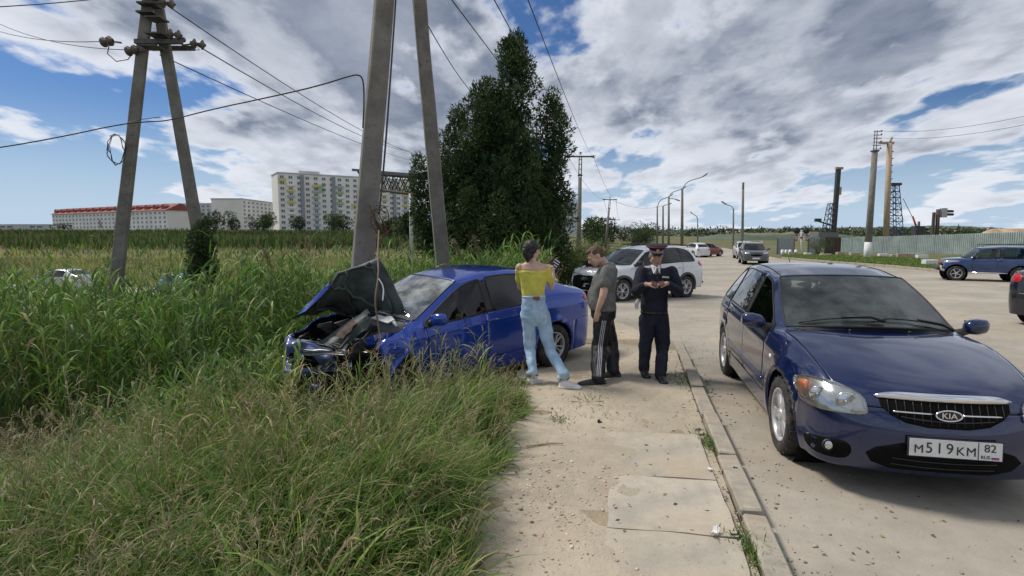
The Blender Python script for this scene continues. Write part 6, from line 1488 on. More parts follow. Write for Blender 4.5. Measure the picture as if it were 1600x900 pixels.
def ex_tower(e, L, Hh, D, fw, fh):
    for i, fx_ in enumerate((.13, .345, .60, .80)):
        m = MB(); m.box((fx_ * L * 1.0 + fw * .5, -.35, Hh * .5), (fw * .42, .7, Hh - .6)); m.build('stair_strip', M_sh, e)
    for i in range(0, 18):
        if i % 3 == 1:
            for j in range(9):
                m = MB(); m.box(((i + .5) * fw, -.55, 2.0 + (j + .28) * fh), (fw * .86, 1.1, fh * .42)); m.build('balcony', (M_balc, M_fr, M_yel, M_grn, M_fr)[(i + j * 2 + (j // 3)) % 5 if j > 4 else (i % 2)], e)
    for (fx_, fz, w_, h_, mt_) in [(.03, .88, .05, .1, M_yel), (.28, .78, .06, .14, M_grn), (.7, .76, .12, .12, M_yel), (.52, .5, .05, .1, M_yel), (.9, .8, .08, .1, M_grn)]:
        m = MB(); m.box((fx_ * L, -.06, fz * Hh), (w_ * L, .08, h_ * Hh)); m.build('colour_panel', mt_, e)
    for fx_ in (.22, .72): m = MB(); m.box((fx_ * L, D / 2, Hh + 1.2), (L * .14, D * .6, 1.8)); m.build('lift_house', M_fg, e)
block_building('apartment_tower_block', 437, 650, 262, 300, 277, 362, 10, 18, 'long ten storey white apartment block with coloured balconies behind the poles', M_fr, 15, extras=ex_tower)
# its left end wall turned to the camera is part of the block
def ex_row(e, L, Hh, D, fw, fh):
    rm = MB(); rm.add([(-.6, -.8, Hh), (L + .6, -.8, Hh), (L + .6, D + .8, Hh), (-.6, D + .8, Hh), (-.6, D / 2, Hh + 3.6), (L + .6, D / 2, Hh + 3.6)], [(0, 1, 5, 4), (3, 4, 5, 2), (0, 4, 3), (1, 2, 5), (0, 3, 2, 1)]); rm.build('roof', M_roof, e)
    dm = MB(); dm.box((0, 0, 0), (L / 40, 2.4, 1.5)); dm.add([(-L / 70, -1.3, .7), (L / 70, -1.3, .7), (0, -1.3, 1.7), (-L / 70, 1.3, .7), (L / 70, 1.3, .7), (0, 1.3, 1.7)], [(0, 1, 2), (3, 5, 4), (0, 2, 5, 3), (1, 4, 5, 2)]); dme = dm.mesh('dormer', M_roof)
    for i in range(16): o = nobj('dormer', dme, e); o.location = ((i + .5) * L / 16, 1.6, Hh + 1.3)
block_building('red_roofed_row_building', 83, 262, 330, 268, 332, 359, 4, 30, 'long low white apartment row with a red dormered roof at the far left', M_fr, 13, win=(.34, .46), roof=1, extras=ex_row)
block_building('grey_slab_block', 258, 345, 400, 390, 319, 350, 5, 12, 'grey slab block partly hidden behind the right A-frame leg', M_fg, 14)
block_building('cream_block', 336, 378, 360, 350, 321, 350, 5, 7, 'small cream block between the grey slab and the stepped white block', M_fc, 14)
block_building('white_corner_block', 380, 431, 290, 330, 315, 358, 7, 8, 'white seven storey block just left of the long apartment block', M_fr, 16)
block_building('hidden_tower_block', 874, 902, 330, 380, 318, 362, 9, 5, 'blue-grey tower block seen between the juniper and the T pole', M_fg, 16)
block_building('distant_white_house', 962, 985, 300, 300, 357, 366, 2, 4, 'tiny distant white house above the roadside bushes', M_fr, 10)
block_building('low_grey_hangar', -60, 80, 420, 420, 351.5, 357.5, 1, 3, 'low grey hangar on the horizon at the far left', M_fg, 20)
# steel pipe bridge behind the near pole
b = at(575, 300, 62); e = empty('steel_truss_bridge', b, 0, 'rusty steel lattice gantry between the poles and the juniper', 'gantry'); m = MB(); c1 = at(760, 318, 44) - b; c0 = at(560, 292, 64) - b
for off in (0, 1.7):
    for s in (0, 1.5):
        m.tube(c0 + Vector((0, s, off)), c1 + Vector((0, s, off * .95)), .13, n=5)
for k in range(15):
    a, q = c0.lerp(c1, k / 15), c0.lerp(c1, (k + 1) / 15)
    for s in (0, 1.5):
        m.tube(a + Vector((0, s, 0)), q + Vector((0, s, 1.65)), .06, n=4); m.tube(a + Vector((0, s, 1.7)), q + Vector((0, s, 0)), .06, n=4)
m.build('truss', mat('gantry_steel', (.07, .05, .042), .8, var=.2), e)
m = MB(); a, q = c0 + Vector((0, .75, 1.95)), c1 + Vector((0, .75, 1.8)); m.box((a + q) / 2, ((q - a).length, 1.9, .28), M=(q - a).to_track_quat('X', 'Z').to_matrix()); m.build('pipe_deck', M_drk, e)
for xx in (.06, .5, .97): c = c0.lerp(c1, xx); m = MB(); m.tube(c, Vector((c.x, c.y, -b.z - 1.5)), .18, n=6); m.build('support', M_fg, e)
# trees round the far buildings, the hills
for i, (px_t, Y, r_, h_, n_) in enumerate([(318, 240, 5, 9, 1500), (338, 250, 4.5, 8, 1300), (362, 260, 5, 8, 1300), (412, 230, 5, 7.5, 1500), (402, 236, 3.5, 6, 700), (468, 235, 4.5, 6, 1000), (520, 235, 6, 7, 1500), (536, 240, 5, 6.5, 1000), (612, 150, 4, 5.5, 1200), (630, 140, 4.5, 6, 1500), (640, 120, 4, 6, 1500), (100, 300, 5, 3.5, 500), (925, 120, 5, 6, 1200), (945, 150, 6, 6.5, 1200), (975, 200, 8, 6, 1000), (1010, 230, 8, 7, 1000)]):
    xw_ = at(px_t, 360, Y).x; bush('distant_tree', (xw_, Y, nearestgz(xw_, Y)), r_, h_, n_, 'dark' if i % 3 else 'mid', ['leftmost dark tree in the clump right of the ivy leg', 'middle dark tree of the clump right of the ivy leg', 'right dark tree of the clump, under the cream block', 'dark tree in front of the white corner block, right half', 'small dark tree in front of the white corner block, left half', 'dark tree below the left part of the long apartment block', 'wide dark tree below the middle of the long apartment block', 'dark tree just left of the near pole leg, under the block', 'dark tree under the steel gantry', 'dark tree between the near pole leg and the second leg', 'dark tree just left of the second pole leg', 'tiny bush before the left end of the red-roofed row', 'dark tree behind the tall T pole foot', 'dark tree between the two T poles', 'dark tree before the tiny distant white house', 'dark tree behind the round roadside bush'][i], 'tree', .9, 'distant round trees', 7)
def hill(name, pts, Y, dep, mt, base=-2):
    xs = np.linspace(pts[0][0], pts[-1][0], 120); prof = np.interp(xs, [p[0] for p in pts], [p[1] for p in pts]); V = []; n = len(xs)
    for k, (f, dy) in enumerate([(0, -dep), (.55, -dep * .5), (.92, -dep * .1), (1, 0), (.6, dep * .5), (0, dep)]):
        for x_, p_ in zip(xs, prof):
            q = at(x_, p_, Y); z_ = base + (q.z - base) * f + (1.6 * noise.noise((x_ * .07, k * .7, 1)) + .8 * noise.noise((x_ * .3, k, 3))) * (Y / 1000) * (f > 0); V.append((q.x * (1 + dy / Y), Y + dy, z_))
    Fc_ = [(k * n + i, k * n + i + 1, (k + 1) * n + i + 1, (k + 1) * n + i) for k in range(5) for i in range(n - 1)]
    return tag(nobj(name, npmesh(name, V, Fc_, mt, True)), kind='structure')
M_hill = groundmat('hill_scrub', False, (.12, .145, .105), [((.055, .08, .05), .02, .45, .6, .8), ((.28, .25, .18), .012, .55, .7, .6)], .01, .0)
M_hill2 = groundmat('hill_far_hazed', False, (.20, .235, .25), [((.15, .18, .19), .01, .45, .6, .7)], .01, .0)  # blue-grey of distance haze is put into the hill colour
hill('hills', [(880, 366), (960, 362), (1000, 358), (1060, 360), (1130, 361), (1180, 359), (1260, 357.5), (1330, 355), (1400, 355), (1470, 352), (1520, 355), (1570, 360), (1700, 361)], 900, 160, M_hill)
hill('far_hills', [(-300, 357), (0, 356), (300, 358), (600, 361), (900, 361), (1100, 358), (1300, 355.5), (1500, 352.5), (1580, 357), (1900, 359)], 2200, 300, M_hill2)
hill('low_scrub', [(1085, 372), (1120, 366), (1160, 364), (1200, 364), (1260, 362), (1300, 364), (1340, 370)], 260, 40, M_hill, -1.5)
M_sand = mat('sand_heap', (.46, .34, .22), .95, var=.15, vscale=.3)
hill('sand_heap', [(1528, 370), (1536, 362), (1550, 357.5), (1590, 357), (1612, 362), (1630, 369)], 120, 6, M_sand, -1)
m = MB(); random.seed(4)
for k in range(46):
    px_h = random.choice([random.uniform(1125, 1560), random.uniform(1140, 1330)]); Yh = random.uniform(700, 760); p = at(px_h, random.uniform(361, 365), Yh); s = random.uniform(5, 10); m.cur = random.choice((0, 1, 1)); m.box(p, (s * 1.4, s, s * .5)); m.cur = random.choice((0, 1, 1, 2)); m.box(p + Vector((0, 0, s * .3)), (s * 1.5, s * 1.1, s * .14)); m.cur = 0
tag(m.build('hillside_houses', [M_fr, M_fc, M_roof]), 'scatter of tiny pale houses over the distant hillside', 'houses', kind='stuff')
cs = []; rs = []
for k in range(240):
    px_h = random.uniform(985, 1560); Yh = random.uniform(500, 720); p = at(px_h, random.uniform(361, 367), Yh); s = random.uniform(3, 8); cs.append(tuple(p)); rs.append((s * 1.5, s, s * .6))
V, Fc, C = foliage(cs, rs, 9000, 3.2, PAL['dark'], shell=.4); tag(nobj('far_wood', npmesh('far_wood', V, Fc, M_fol, False, C)), 'distant scrub and trees on the low hills to the right', 'trees', kind='stuff')
# small things: a reed plume, weed tufts, twig, litter
def tuft(name, px_, py_, r_, n, h, lab, z=.06, pal=(.2, .4, .2, .1, .1, 0, 0)):
    c = gp(px_, py_, z); e = empty(name, c, 0, lab, 'weed'); x = rng.normal(0, r_ * .5, n); y = rng.normal(0, r_, n)
    V, Fc, C = ribbons(np.stack([x, y, np.zeros(n) - .01], -1), rng.uniform(-PI, PI, n), rng.uniform(.3, 1.3, n), rng.uniform(.5, 1.3, n) * h, rng.uniform(.004, .009, n), rng.uniform(.2, 1.2, n), 3, pick(n, pal)); nobj('leaves', npmesh('leaves', V, Fc, M_leaf, False, C), e)
    m = MB()
    for k in range(8): a = k * .8; m.path([(0, 0, -.01), (r_ * .6 * math.cos(a), r_ * .9 * math.sin(a), .01)], .003, 4)
    m.build('runners', M_bark, e)
tuft('weed_tuft', 1109, 694, .13, 420, .07, 'small green weed tuft beside the kerb level with the parked car wheel', .05)
tuft('weed_tuft', 1180, 862, .11, 520, .07, 'larger green weed patch against the kerb at the bottom', .06)
tuft('weed_tuft', 1072, 598, .22, 700, .06, 'sparse weed patch along the far end of the kerb', .05)
tuft('weed_tuft', 918, 628, .28, 420, .04, 'thin flat weed patch in the dirt in front of the white sneakers', .055, (.1, .2, .4, .2, 0, .1, 0))
tuft('weed_tuft', 872, 655, .14, 200, .04, 'tiny weed patch left of the twig on the path', .055)
m = MB(); p = [gp(*q, .075) for q in ((822, 697), (846, 694), (862, 692), (880, 693))]; m.path(p, [.007, .009, .007, .004], 6); m.path([p[1], p[1] + Vector((.06, .03, .01))], .004, 4); tag(m.build('twig', mat('dry_twig', (.42, .33, .22), .9)), 'pale dry twig lying across the footpath', 'twig')
def litter(px_, py_, sx, sy, mt, lab, name, seed):
    c = gp(px_, py_, .09); bm = bmesh.new(); bmesh.ops.create_grid(bm, x_segments=6, y_segments=6, size=.5)
    for v in bm.verts: v.co = Vector((v.co.x * sx, v.co.y * sy, .012 * abs(noise.noise(v.co * 5 + Vector((seed, 0, 0)))) * 2 + (.02 if abs(v.co.x) > .4 else 0) * (seed % 2)))
    me = bpy.data.meshes.new(name); bm.to_mesh(me); bm.free(); me.materials.append(mt); o = nobj(name, me); o.location = c; o.rotation_euler = (0, 0, seed); s_ = o.modifiers.new('s', 'SOLIDIFY'); s_.thickness = .002; tag(o, lab, 'litter')
litter(1117, 833, .08, .035, M_wht, 'scrap of white paper on the middle slab', 'paper_scrap', 1)
litter(1109, 733, .035, .03, M_wht, 'crumpled white scrap at the slab edge', 'paper_scrap', 2)
litter(1147, 836, .05, .02, M_black, 'flat dark shard beside the paper scrap', 'dark_shard', 3)
litter(1091, 672, .05, .05, M_black, 'black plastic fragment lying near the kerb', 'plastic_fragment', 4)
litter(937, 661, .035, .03, M_black, 'small black fragment in the middle of the path', 'plastic_fragment', 5)
litter(1149, 732, .03, .02, M_black, 'small black chip on top of the kerb', 'plastic_fragment', 6)
# a few single feathered reeds that stand out behind the wreck
def plume(px_, py_, Y, lab, h=1.0, lean=.3):
    t = at(px_, py_, Y); b = Vector((t.x - lean * .5, Y, nearestgz(t.x, Y))); e = empty('plumed_reed', b, 0, lab, 'reed'); tp = t - b
    q = smoothpts([Vector(), tp * .5 + Vector((-.08, 0, 0)), tp]); m = MB(); m.path(q, .007, 5); m.build('stem', mat('reed_stem', (.24, .24, .12), .7), e)
    n = 420; f = rng.random(n); c = np.array(tp)[None] + np.stack([f * lean * .5, rng.normal(0, .02, n), -f * .32 + .05 * rng.random(n)], -1) * [1, 1, 1]
    V, Fc, C = ribbons(c, rng.normal(0, 1.2, n), rng.uniform(.5, 1.8, n), rng.uniform(.04, .11, n), rng.uniform(.004, .008, n), rng.uniform(.3, 1, n), 2, np.tile([(.26, .21, .15)], (n, 1)) * rng.uniform(.6, 1.3, (n, 1))); nobj('plume', npmesh('plume', V, Fc, M_leaf, False, C), e)
    for k in range(5):
        c = np.array([tp * (.3 + .13 * k)]); V, Fc, C = ribbons(c, np.array([k * 2.4]), np.array([.6]), np.array([.5]), np.array([.026]), np.array([1.4]), 7, pick(1, [.3, .4, .3, 0, 0, 0, 0])); nobj('leaf', npmesh('leaf', V, Fc, M_leaf, False, C), e)
plume(706, 378, 9.4, 'brown plumed reed right of the second pole leg', lean=.3); plume(738, 372, 10.2, 'tallest plumed reed before the juniper', lean=.2); plume(478, 372, 12.0, 'plumed reed standing in the field left of the near pole', lean=.1); plume(412, 392, 9.5, 'plumed reed left of the raised hood', lean=.2); plume(155, 345, 22, 'brown dock stalk seen between the reeds and the red-roofed row', lean=.1)
# ============================================================ PEOPLE
M_skin = mat('skin', (.56, .36, .27), .55, var=.06, vscale=12)
M_skin2 = mat('skin_tanned', (.50, .30, .215), .55, var=.08, vscale=12)
M_hairb = mat('hair_black', (.012, .010, .010), .5, var=.2, bump=.002, bscale=120); M_hairr = mat('hair_reddish', (.12, .072, .045), .75, var=.25, vscale=30, bump=.002, bscale=150); M_hairg = mat('hair_brown', (.06, .045, .035), .8)
M_eye = mat('eye_white', (.65, .63, .6), .3); M_iris = mat('eye_dark', (.03, .02, .015), .2); M_lip = mat('lips', (.38, .14, .12), .5)
def limb(m, pts, rad, n=14):
    for (a, b), (ra_, rb_) in zip(zip(pts, pts[1:]), zip(rad, rad[1:])): m.path([a, a.lerp(b, .5), b], [ra_, (ra_ + rb_) / 2 * 1.03, rb_], n)
    for p, r in zip(pts, rad): m.ball(p, r, n, 8)
def torso(m, secs, yaw=0., n=24):
    """secs: (centre, halfwidth, halfdepth)"""
    u = Vector((math.cos(yaw), math.sin(yaw), 0)); v = Vector((-math.sin(yaw), math.cos(yaw), 0)); rings = []
    for c, a, b in secs:
        r = []
        for k in range(n):
            t = 2 * PI * k / n; cx, cy = math.cos(t), math.sin(t); r.append(Vector(c) + u * (math.copysign(abs(cx) ** .85, cx) * a) + v * (math.copysign(abs(cy) ** .9, cy) * b))
        rings.append(r)
    m.ring_loft(rings)
def remesh(m, name, mt, parent, vox=.009, sm=3, fold=0., fs=9., fdir=None, seed=0):
    me = m.mesh(name, mt); me2 = applymods(name, me, [('REMESH', dict(mode='VOXEL', voxel_size=vox, use_smooth_shade=True)), ('SMOOTH', dict(factor=.5, iterations=sm))])
    if fold:
        co = np.empty(len(me2.vertices) * 3); me2.vertices.foreach_get('co', co); co = co.reshape(-1, 3); nn_ = np.empty_like(co.ravel()); me2.vertices.foreach_get('normal', nn_); nn_ = nn_.reshape(-1, 3)
        d_ = np.array([noise.noise((c[0] * fs + seed, c[1] * fs, c[2] * fs * .55 + c[0] * 3)) * .7 + noise.noise((c[0] * fs * 2.2, c[1] * fs * 2.2 + seed, c[2] * fs * 1.6)) * .4 for c in co]); co += nn_ * (d_ * fold)[:, None]
        me2.vertices.foreach_set('co', co.ravel()); me2.update()
    me2.polygons.foreach_set('use_smooth', [True] * len(me2.polygons)); me2.materials.clear(); me2.materials.append(mt)
    return nobj(name, me2, parent)
def hand(m, wr, d, pn, side, curl=(.5, .6, .4), s=1.0, spread=.10, thumb=(.7, .4)):
    """wr wrist, d direction of the fingers, pn palm normal (towards the palm side), side +1/-1: where the thumb leaves"""
    d = Vector(d).normalized(); pn = Vector(pn); pn = (pn - d * pn.dot(d)).normalized(); x = d.cross(pn) * side
    w_ = Vector(wr); sec = []
    for t, a, b in ((-.01, .026, .020), (.02, .034, .018), (.055, .041, .016), (.088, .039, .012)):
        sec.append([w_ + d * t * s + x * math.cos(q) * a * s + pn * math.sin(q) * b * s for q in np.linspace(0, 2 * PI, 13)[:-1]])
    m.ring_loft(sec)
    for k, (ox, L) in enumerate(((.030, .070), (.0105, .079), (-.0095, .073), (-.0285, .057))):
        p = w_ + d * (.084 - .004 * k) * s + x * ox * s; dd = (d + x * ox * spread * 22 * .3).normalized(); pts = [p - d * .012]; seg = [.44, .32, .24]; ang = 0.
        for q in range(3):
            ang += curl[q] * (1 + .06 * k); v = dd * math.cos(ang) + pn * math.sin(ang); p = p + v * L * seg[q] * s; pts.append(p)
        limb(m, pts, [.0095 * s, .0092 * s, .0084 * s, .0072 * s], 8)
    p = w_ + d * .022 * s + x * .030 * s; v1 = (x * math.sin(thumb[0]) + d * math.cos(thumb[0]) + pn * thumb[1]).normalized(); p1 = p + v1 * .040 * s; v2 = (v1 * .6 + d * .7 + pn * .25).normalized(); p2 = p1 + v2 * .030 * s; p3 = p2 + v2 * .022 * s
    limb(m, [p, p1, p2, p3], [.015 * s, .012 * s, .0105 * s, .0085 * s], 8)
def headM(c, f, up=(0, 0, 1)):
    f = Vector(f).normalized(); r = f.cross(Vector(up)).normalized(); u = r.cross(f); M = Matrix((r, f, u)).transposed().to_4x4(); M.translation = c; return M
def head(m, M, s=1.):
    R3 = M.to_3x3(); B = lambda c, r: m.ball(M @ (Vector(c) * s), Vector(r) * s, 18, 14, R3)
    B((0, -.012, .032), (.076, .096, .088)); B((0, .030, -.035), (.062, .062, .078)); B((0, .060, -.088), (.030, .028, .024)); B((0, .080, .022), (.052, .016, .016)); B((.034, .062, -.020), (.028, .026, .026)); B((-.034, .062, -.020), (.028, .026, .026))
    m.path([M @ (Vector(p) * s) for p in ((0, .090, .016), (0, .103, -.008), (0, .112, -.026))], [.007 * s, .010 * s, .014 * s], 8); B((0, .108, -.030), (.016, .014, .010)); B((0, .088, -.058), (.024, .012, .012)); B((.052, .0, -.060), (.018, .035, .03)); B((-.052, .0, -.060), (.018, .035, .03))
    for q in (-1, 1): B((q * .078, -.008, -.008), (.010, .020, .030))
def face(M, parent, s=1., hair=M_hairg, open_=.5):
    for q in (-1, 1):
        R3 = M.to_3x3(); m = MB(); m.ball(M @ (Vector((q * .030, .083, .004)) * s), Vector((.014, .008, .0075 * open_ + .002)) * s, 10, 8, R3); o = m.build('eye', M_eye, parent); m = MB(); m.ball(M @ (Vector((q * .030, .0905, .002)) * s), Vector((.006, .002, .005)) * s, 8, 6, R3); m.build('iris', M_iris, o)
        m = MB(); m.path([M @ (Vector(p) * s) for p in ((q * .014, .097, .026), (q * .032, .095, .031), (q * .048, .082, .026))], [.003, .004, .002], 5); m.build('eyebrow', hair, parent)
    m = MB(); m.path([M @ (Vector(p) * s) for p in ((-.022, .093, -.060), (0, .101, -.058), (.022, .093, -.060))], [.003, .006, .003], 6); m.build('lips', M_lip, parent)
def shoe(name, mt, sole, ankle, toe, parent, w_=.046, h=.085, L0=.06, sm=2):
    """ankle point above the heel, toe point on the ground"""
    ankle, toe = Vector(ankle), Vector(toe); d = (toe - ankle); d.z = 0; L = d.length; d.normalize(); x = Vector((d.y, -d.x, 0)); z0 = toe.z; secs = []
    for t, a, hh in ((-L0, .022, .05), (-L0 * .7, .036, .075), (0, .040, h), (L * .3, .041, h * .82), (L * .55, .046, .056), (L * .8, .046, .042), (L * .95, .034, .034), (L, .014, .022)):
        c = Vector((ankle.x, ankle.y, z0)) + d * t; a *= w_ / .046
        secs.append([c + x * math.cos(q) * a + Vector((0, 0, hh * (.5 + .5 * math.copysign(abs(math.sin(q)) ** .8, math.sin(q))))) for q in np.linspace(0, 2 * PI, 17)[:-1]])
    m = MB(); m.ring_loft(secs); o = remesh(m, name, mt, parent, .006, sm)
    m = MB(); secs = []
    for t, a in ((-L0 - .006, .018), (-L0 * .8, .036), (0, .041), (L * .4, .042), (L * .7, .050), (L * .9, .044), (L + .008, .016)):
        c = Vector((ankle.x, ankle.y, z0)) + d * t; a *= w_ / .046; secs.append([c + x * a * qx + Vector((0, 0, qz)) for qx, qz in ((-1, 0), (-1.04, .012), (-1, .024), (1, .024), (1.04, .012), (1, 0))])
    m.ring_loft(secs); m.build('sole', sole, o); return o
M_navy = mat('uniform_navy', (.012, .014, .028), .85, var=.18, vscale=8, bump=.002, bscale=90)
M_shoeb = mat('black_leather', (.012, .011, .010), .35, dirt=((.2, .17, .13), .3, 14))
M_shirtw = mat('white_cotton', (.72, .73, .75), .8, var=.03)
def local(px, py, Y, O): return at(px, py, Y) - O
# ---- the officer
OY = 6.88; PO = gp(1024, 590, .055); PO.y = OY; PO.x = at(1024, 590, OY).x
off = None
L = lambda px, py, dy=0.: local(px, py, OY + dy, PO)
def gl(px, py): q = gp(px, py, .056); return q - PO
f1, f2 = gl(1007, 585), gl(1033, 594)   # right foot (picture left), left foot
Hc = L(1025, 400, -.03); Hm = headM(Hc, (-.10, -1, -.30))
body = MB(); head(body, Hm, 1.0); limb(body, [L(1026, 421, .03), L(1025, 408, .0)], [.060, .058])
sh1, sh2 = L(1003, 426, .02), L(1049, 425, .02); e1, e2 = L(994, 455, -.10), L(1060, 456, -.06); w1, w2 = L(1010, 444, -.34), L(1042, 443, -.34)
torso(body, [(L(1022, 500, .02), .15, .10), (L(1022, 480, .02), .145, .10), (L(1023, 455, .02), .15, .105), (L(1026, 432, .02), .17, .10), (L(1026, 424, .03), .10, .07)])
limb(body, [sh1, e1, w1], [.055, .042, .027]); limb(body, [sh2, e2, w2], [.055, .042, .027])
h1, h2 = L(1013, 497, .02), L(1033, 497, .02); k1, k2 = L(1008, 538, -.06), L(1035, 541, -.02); a1, a2 = Vector((f1.x, f1.y + .02, f1.z + .09)), Vector((f2.x, f2.y + .02, f2.z + .09))
a1 = Vector((f1.x, f1.y + .03, .10)); a2 = Vector((f2.x, f2.y + .03, .09))
limb(body, [h1, k1, a1], [.085, .055, .038]); limb(body, [h2, k2, a2], [.085, .055, .038])
hand(body, w1, (1, -.15, .12), (0, .25, -1), -1, (.5, .6, .4)); hand(body, w2, (-1, -.15, .10), (0, .25, -1), 1, (.6, .6, .4))
PM = dict(vox=.0065)
po = remesh(body, 'person', M_skin2, None, .0065, 3); po.location = PO
tag(po, 'police officer in dark navy uniform and peaked cap writing in a small booklet', 'person')
face(Hm, po, 1., M_hairg, .25)
m = MB(); torso(m, [(L(1022, 487, .02), .165, .125), (L(1022, 478, .02), .170, .128), (L(1023, 462, .02), .165, .122), (L(1025, 440, .02), .185, .125), (L(1026, 427, .02), .180, .110), (L(1026, 418.5, .03), .080, .070)])
limb(m, [sh1, e1, w1.lerp(e1, .12)], [.080, .066, .046]); limb(m, [sh2, e2, w2.lerp(e2, .12)], [.080, .066, .046]); m.ball(sh1.lerp(sh2, .2), (.08, .07, .055)); m.ball(sh2.lerp(sh1, .2), (.08, .07, .055))
jk = remesh(m, 'jacket', M_navy, po, .010, 3, .014, 10.)
m = MB(); torso(m, [(L(1022, 508, .02), .12, .10), (L(1022, 498, .02), .165, .120), (L(1022, 484, .02), .158, .118)])
limb(m, [h1, k1, a1 + Vector((0, 0, -.03))], [.108, .082, .068]); limb(m, [h2, k2, a2 + Vector((0, 0, -.03))], [.108, .082, .068]); remesh(m, 'trousers', M_navy, po, .010, 3, .022, 9., seed=4)
m = MB(); torso(m, [(L(1022, 489, .02), .171, .131), (L(1022, 486, .02), .171, .131)]); m.build('belt', M_shoeb, po)
for a, f_ in ((a1, f1), (a2, f2)): shoe('shoe', M_shoeb, M_black, Vector((a.x, a.y, .09)), Vector((f_.x - .01, f_.y - .19, f_.z)), po, .048)
# collar, tie, badge strip, epaulettes, sleeve patch
m = MB(); c0 = L(1025.5, 418.5, -.075)
m.add([c0 + Vector(p) for p in ((-.062, .05, .035), (-.040, -.035, -.075), (0, -.030, .0), (-.02, .02, .035))], [(0, 1, 2, 3)]); m.add([c0 + Vector(p) for p in ((.062, .05, .035), (.040, -.035, -.075), (0, -.030, .0), (.02, .02, .035))], [(0, 3, 2, 1)]); m.add([c0 + Vector(p) for p in ((-.045, -.012, .01), (.045, -.012, .01), (0, -.050, -.125))], [(0, 1, 2)]); m.build('shirt_collar', M_shirtw, po)
m = MB(); m.path([c0 + Vector((0, -.035, -.004)), c0 + Vector((0, -.048, -.04)), c0 + Vector((0, -.055, -.11))], [.013, .010, .020], 6); m.build('tie', M_shoeb, po)
m = MB(); m.box(L(1040, 433, -.125), (.085, .008, .022), M=Matrix.Rotation(.08, 3, 'Y')); m.build('name_badge', mat('badge_silver', (.6, .62, .63), .3, metal=.4), po)
for x_ in (1006, 1046):
    m = MB(); m.box(L(x_, 420.5 + (x_ > 1020) * -.5, .02), (.085, .05, .010), M=Matrix.Rotation(.35 * (1 if x_ > 1020 else -1), 3, 'Y')); m.build('epaulette', mat('epaulette_red', (.22, .02, .03), .6), po)
m = MB(); m.box(e2.lerp(sh2, .45) + Vector((.072, -.02, 0)), (.008, .06, .075)); m.build('sleeve_patch', mat('patch_silver', (.35, .37, .42), .6), po)
0 and m.path([e2 + Vector((.0, -.05, .0)) + Vector((.068 * math.cos(a), .0, .060 * math.sin(a))) for a in np.linspace(-1.6, 1.4, 12)], .009, 5)
m = MB(); c = L(995, 474, -.02); torso(m, [(c + Vector((0, 0, -.07)), .018, .02), (c, .028, .03), (c + Vector((.01, 0, .06)), .014, .02)]); remesh(m, 'white_glove', M_shirtw, po, .008, 2, .008, 30)
# cap
def capring(r, z, fwd=0., sx=1., tip=0.): return [Hm @ Vector((math.cos(q) * r * sx, math.sin(q) * r * 1.12 + fwd - .008, z + tip * math.sin(q))) for q in np.linspace(0, 2 * PI, 33)[:-1]]
m = MB(); m.ring_loft([capring(.083, .052), capring(.086, .092)], True, False); cb = m.build('cap_band', mat('cap_band', (.30, .32, .36), .7), po)
m = MB(); m.ring_loft([capring(.085, .092), capring(.112, .112, tip=.012), capring(.128, .130, tip=.020), capring(.118, .142, tip=.022), capring(.06, .146, tip=.01), capring(.004, .146)], True, False); m.build('cap_crown', M_navy, cb)
m = MB(); m.path(capring(.129, .130, tip=.020) + capring(.129, .130, tip=.020)[:1], .0035, 5); m.path(capring(.087, .093) + capring(.087, .093)[:1], .003, 5); m.build('cap_piping', mat('piping_red', (.35, .03, .04), .6), cb)
m = MB(); rows = []
for t in np.linspace(0, 1, 5): rows.append([Hm @ Vector((math.cos(q) * (.083 + .012 * t), (math.sin(q) * .093 + .042 * t * math.sin(q) ** 1.2) - .008, .058 - .014 * t)) for q in np.linspace(.35, PI - .35, 15)])
m.ring_loft(rows, False, False, True); m.build('cap_peak', M_shoeb, cb)
m = MB(); m.ball(Hm @ Vector((0, .092, .082)), (.016, .006, .018), 12, 8, Hm.to_3x3()); m.ball(Hm @ Vector((0, .110, .112)), (.022, .005, .010), 12, 8, Hm.to_3x3()); m.build('cap_badge', mat('badge_gold', (.6, .48, .2), .35, metal=.6), cb)
m = MB(); B = lambda c, r: m.ball(Hm @ Vector(c), r, 18, 12, Hm.to_3x3()); B((0, -.022, .018), (.081, .088, .060)); remesh(m, 'hair', M_hairg, po, .007, 1)
# booklet in the hands: a thing of its own
bc = (w1 + w2) / 2 + PO + Vector((.0, -.055, .012)); e = empty('booklet', bc, 0, 'small open reddish booklet held in the officer\'s hands', 'booklet')
for s in (-1, 1): m = MB(); m.box((s * .042, 0, .0), (.066, .09, .008), M=Matrix.Rotation(-s * .22, 3, 'Y') @ Matrix.Rotation(.35, 3, 'X')); m.build('cover', mat('booklet_red', (.10, .035, .03), .5), e); m = MB(); m.box((s * .040, 0, -.0065), (.060, .082, .004), M=Matrix.Rotation(-s * .22, 3, 'Y') @ Matrix.Rotation(.35, 3, 'X')); m.build('page', M_shirtw, e)
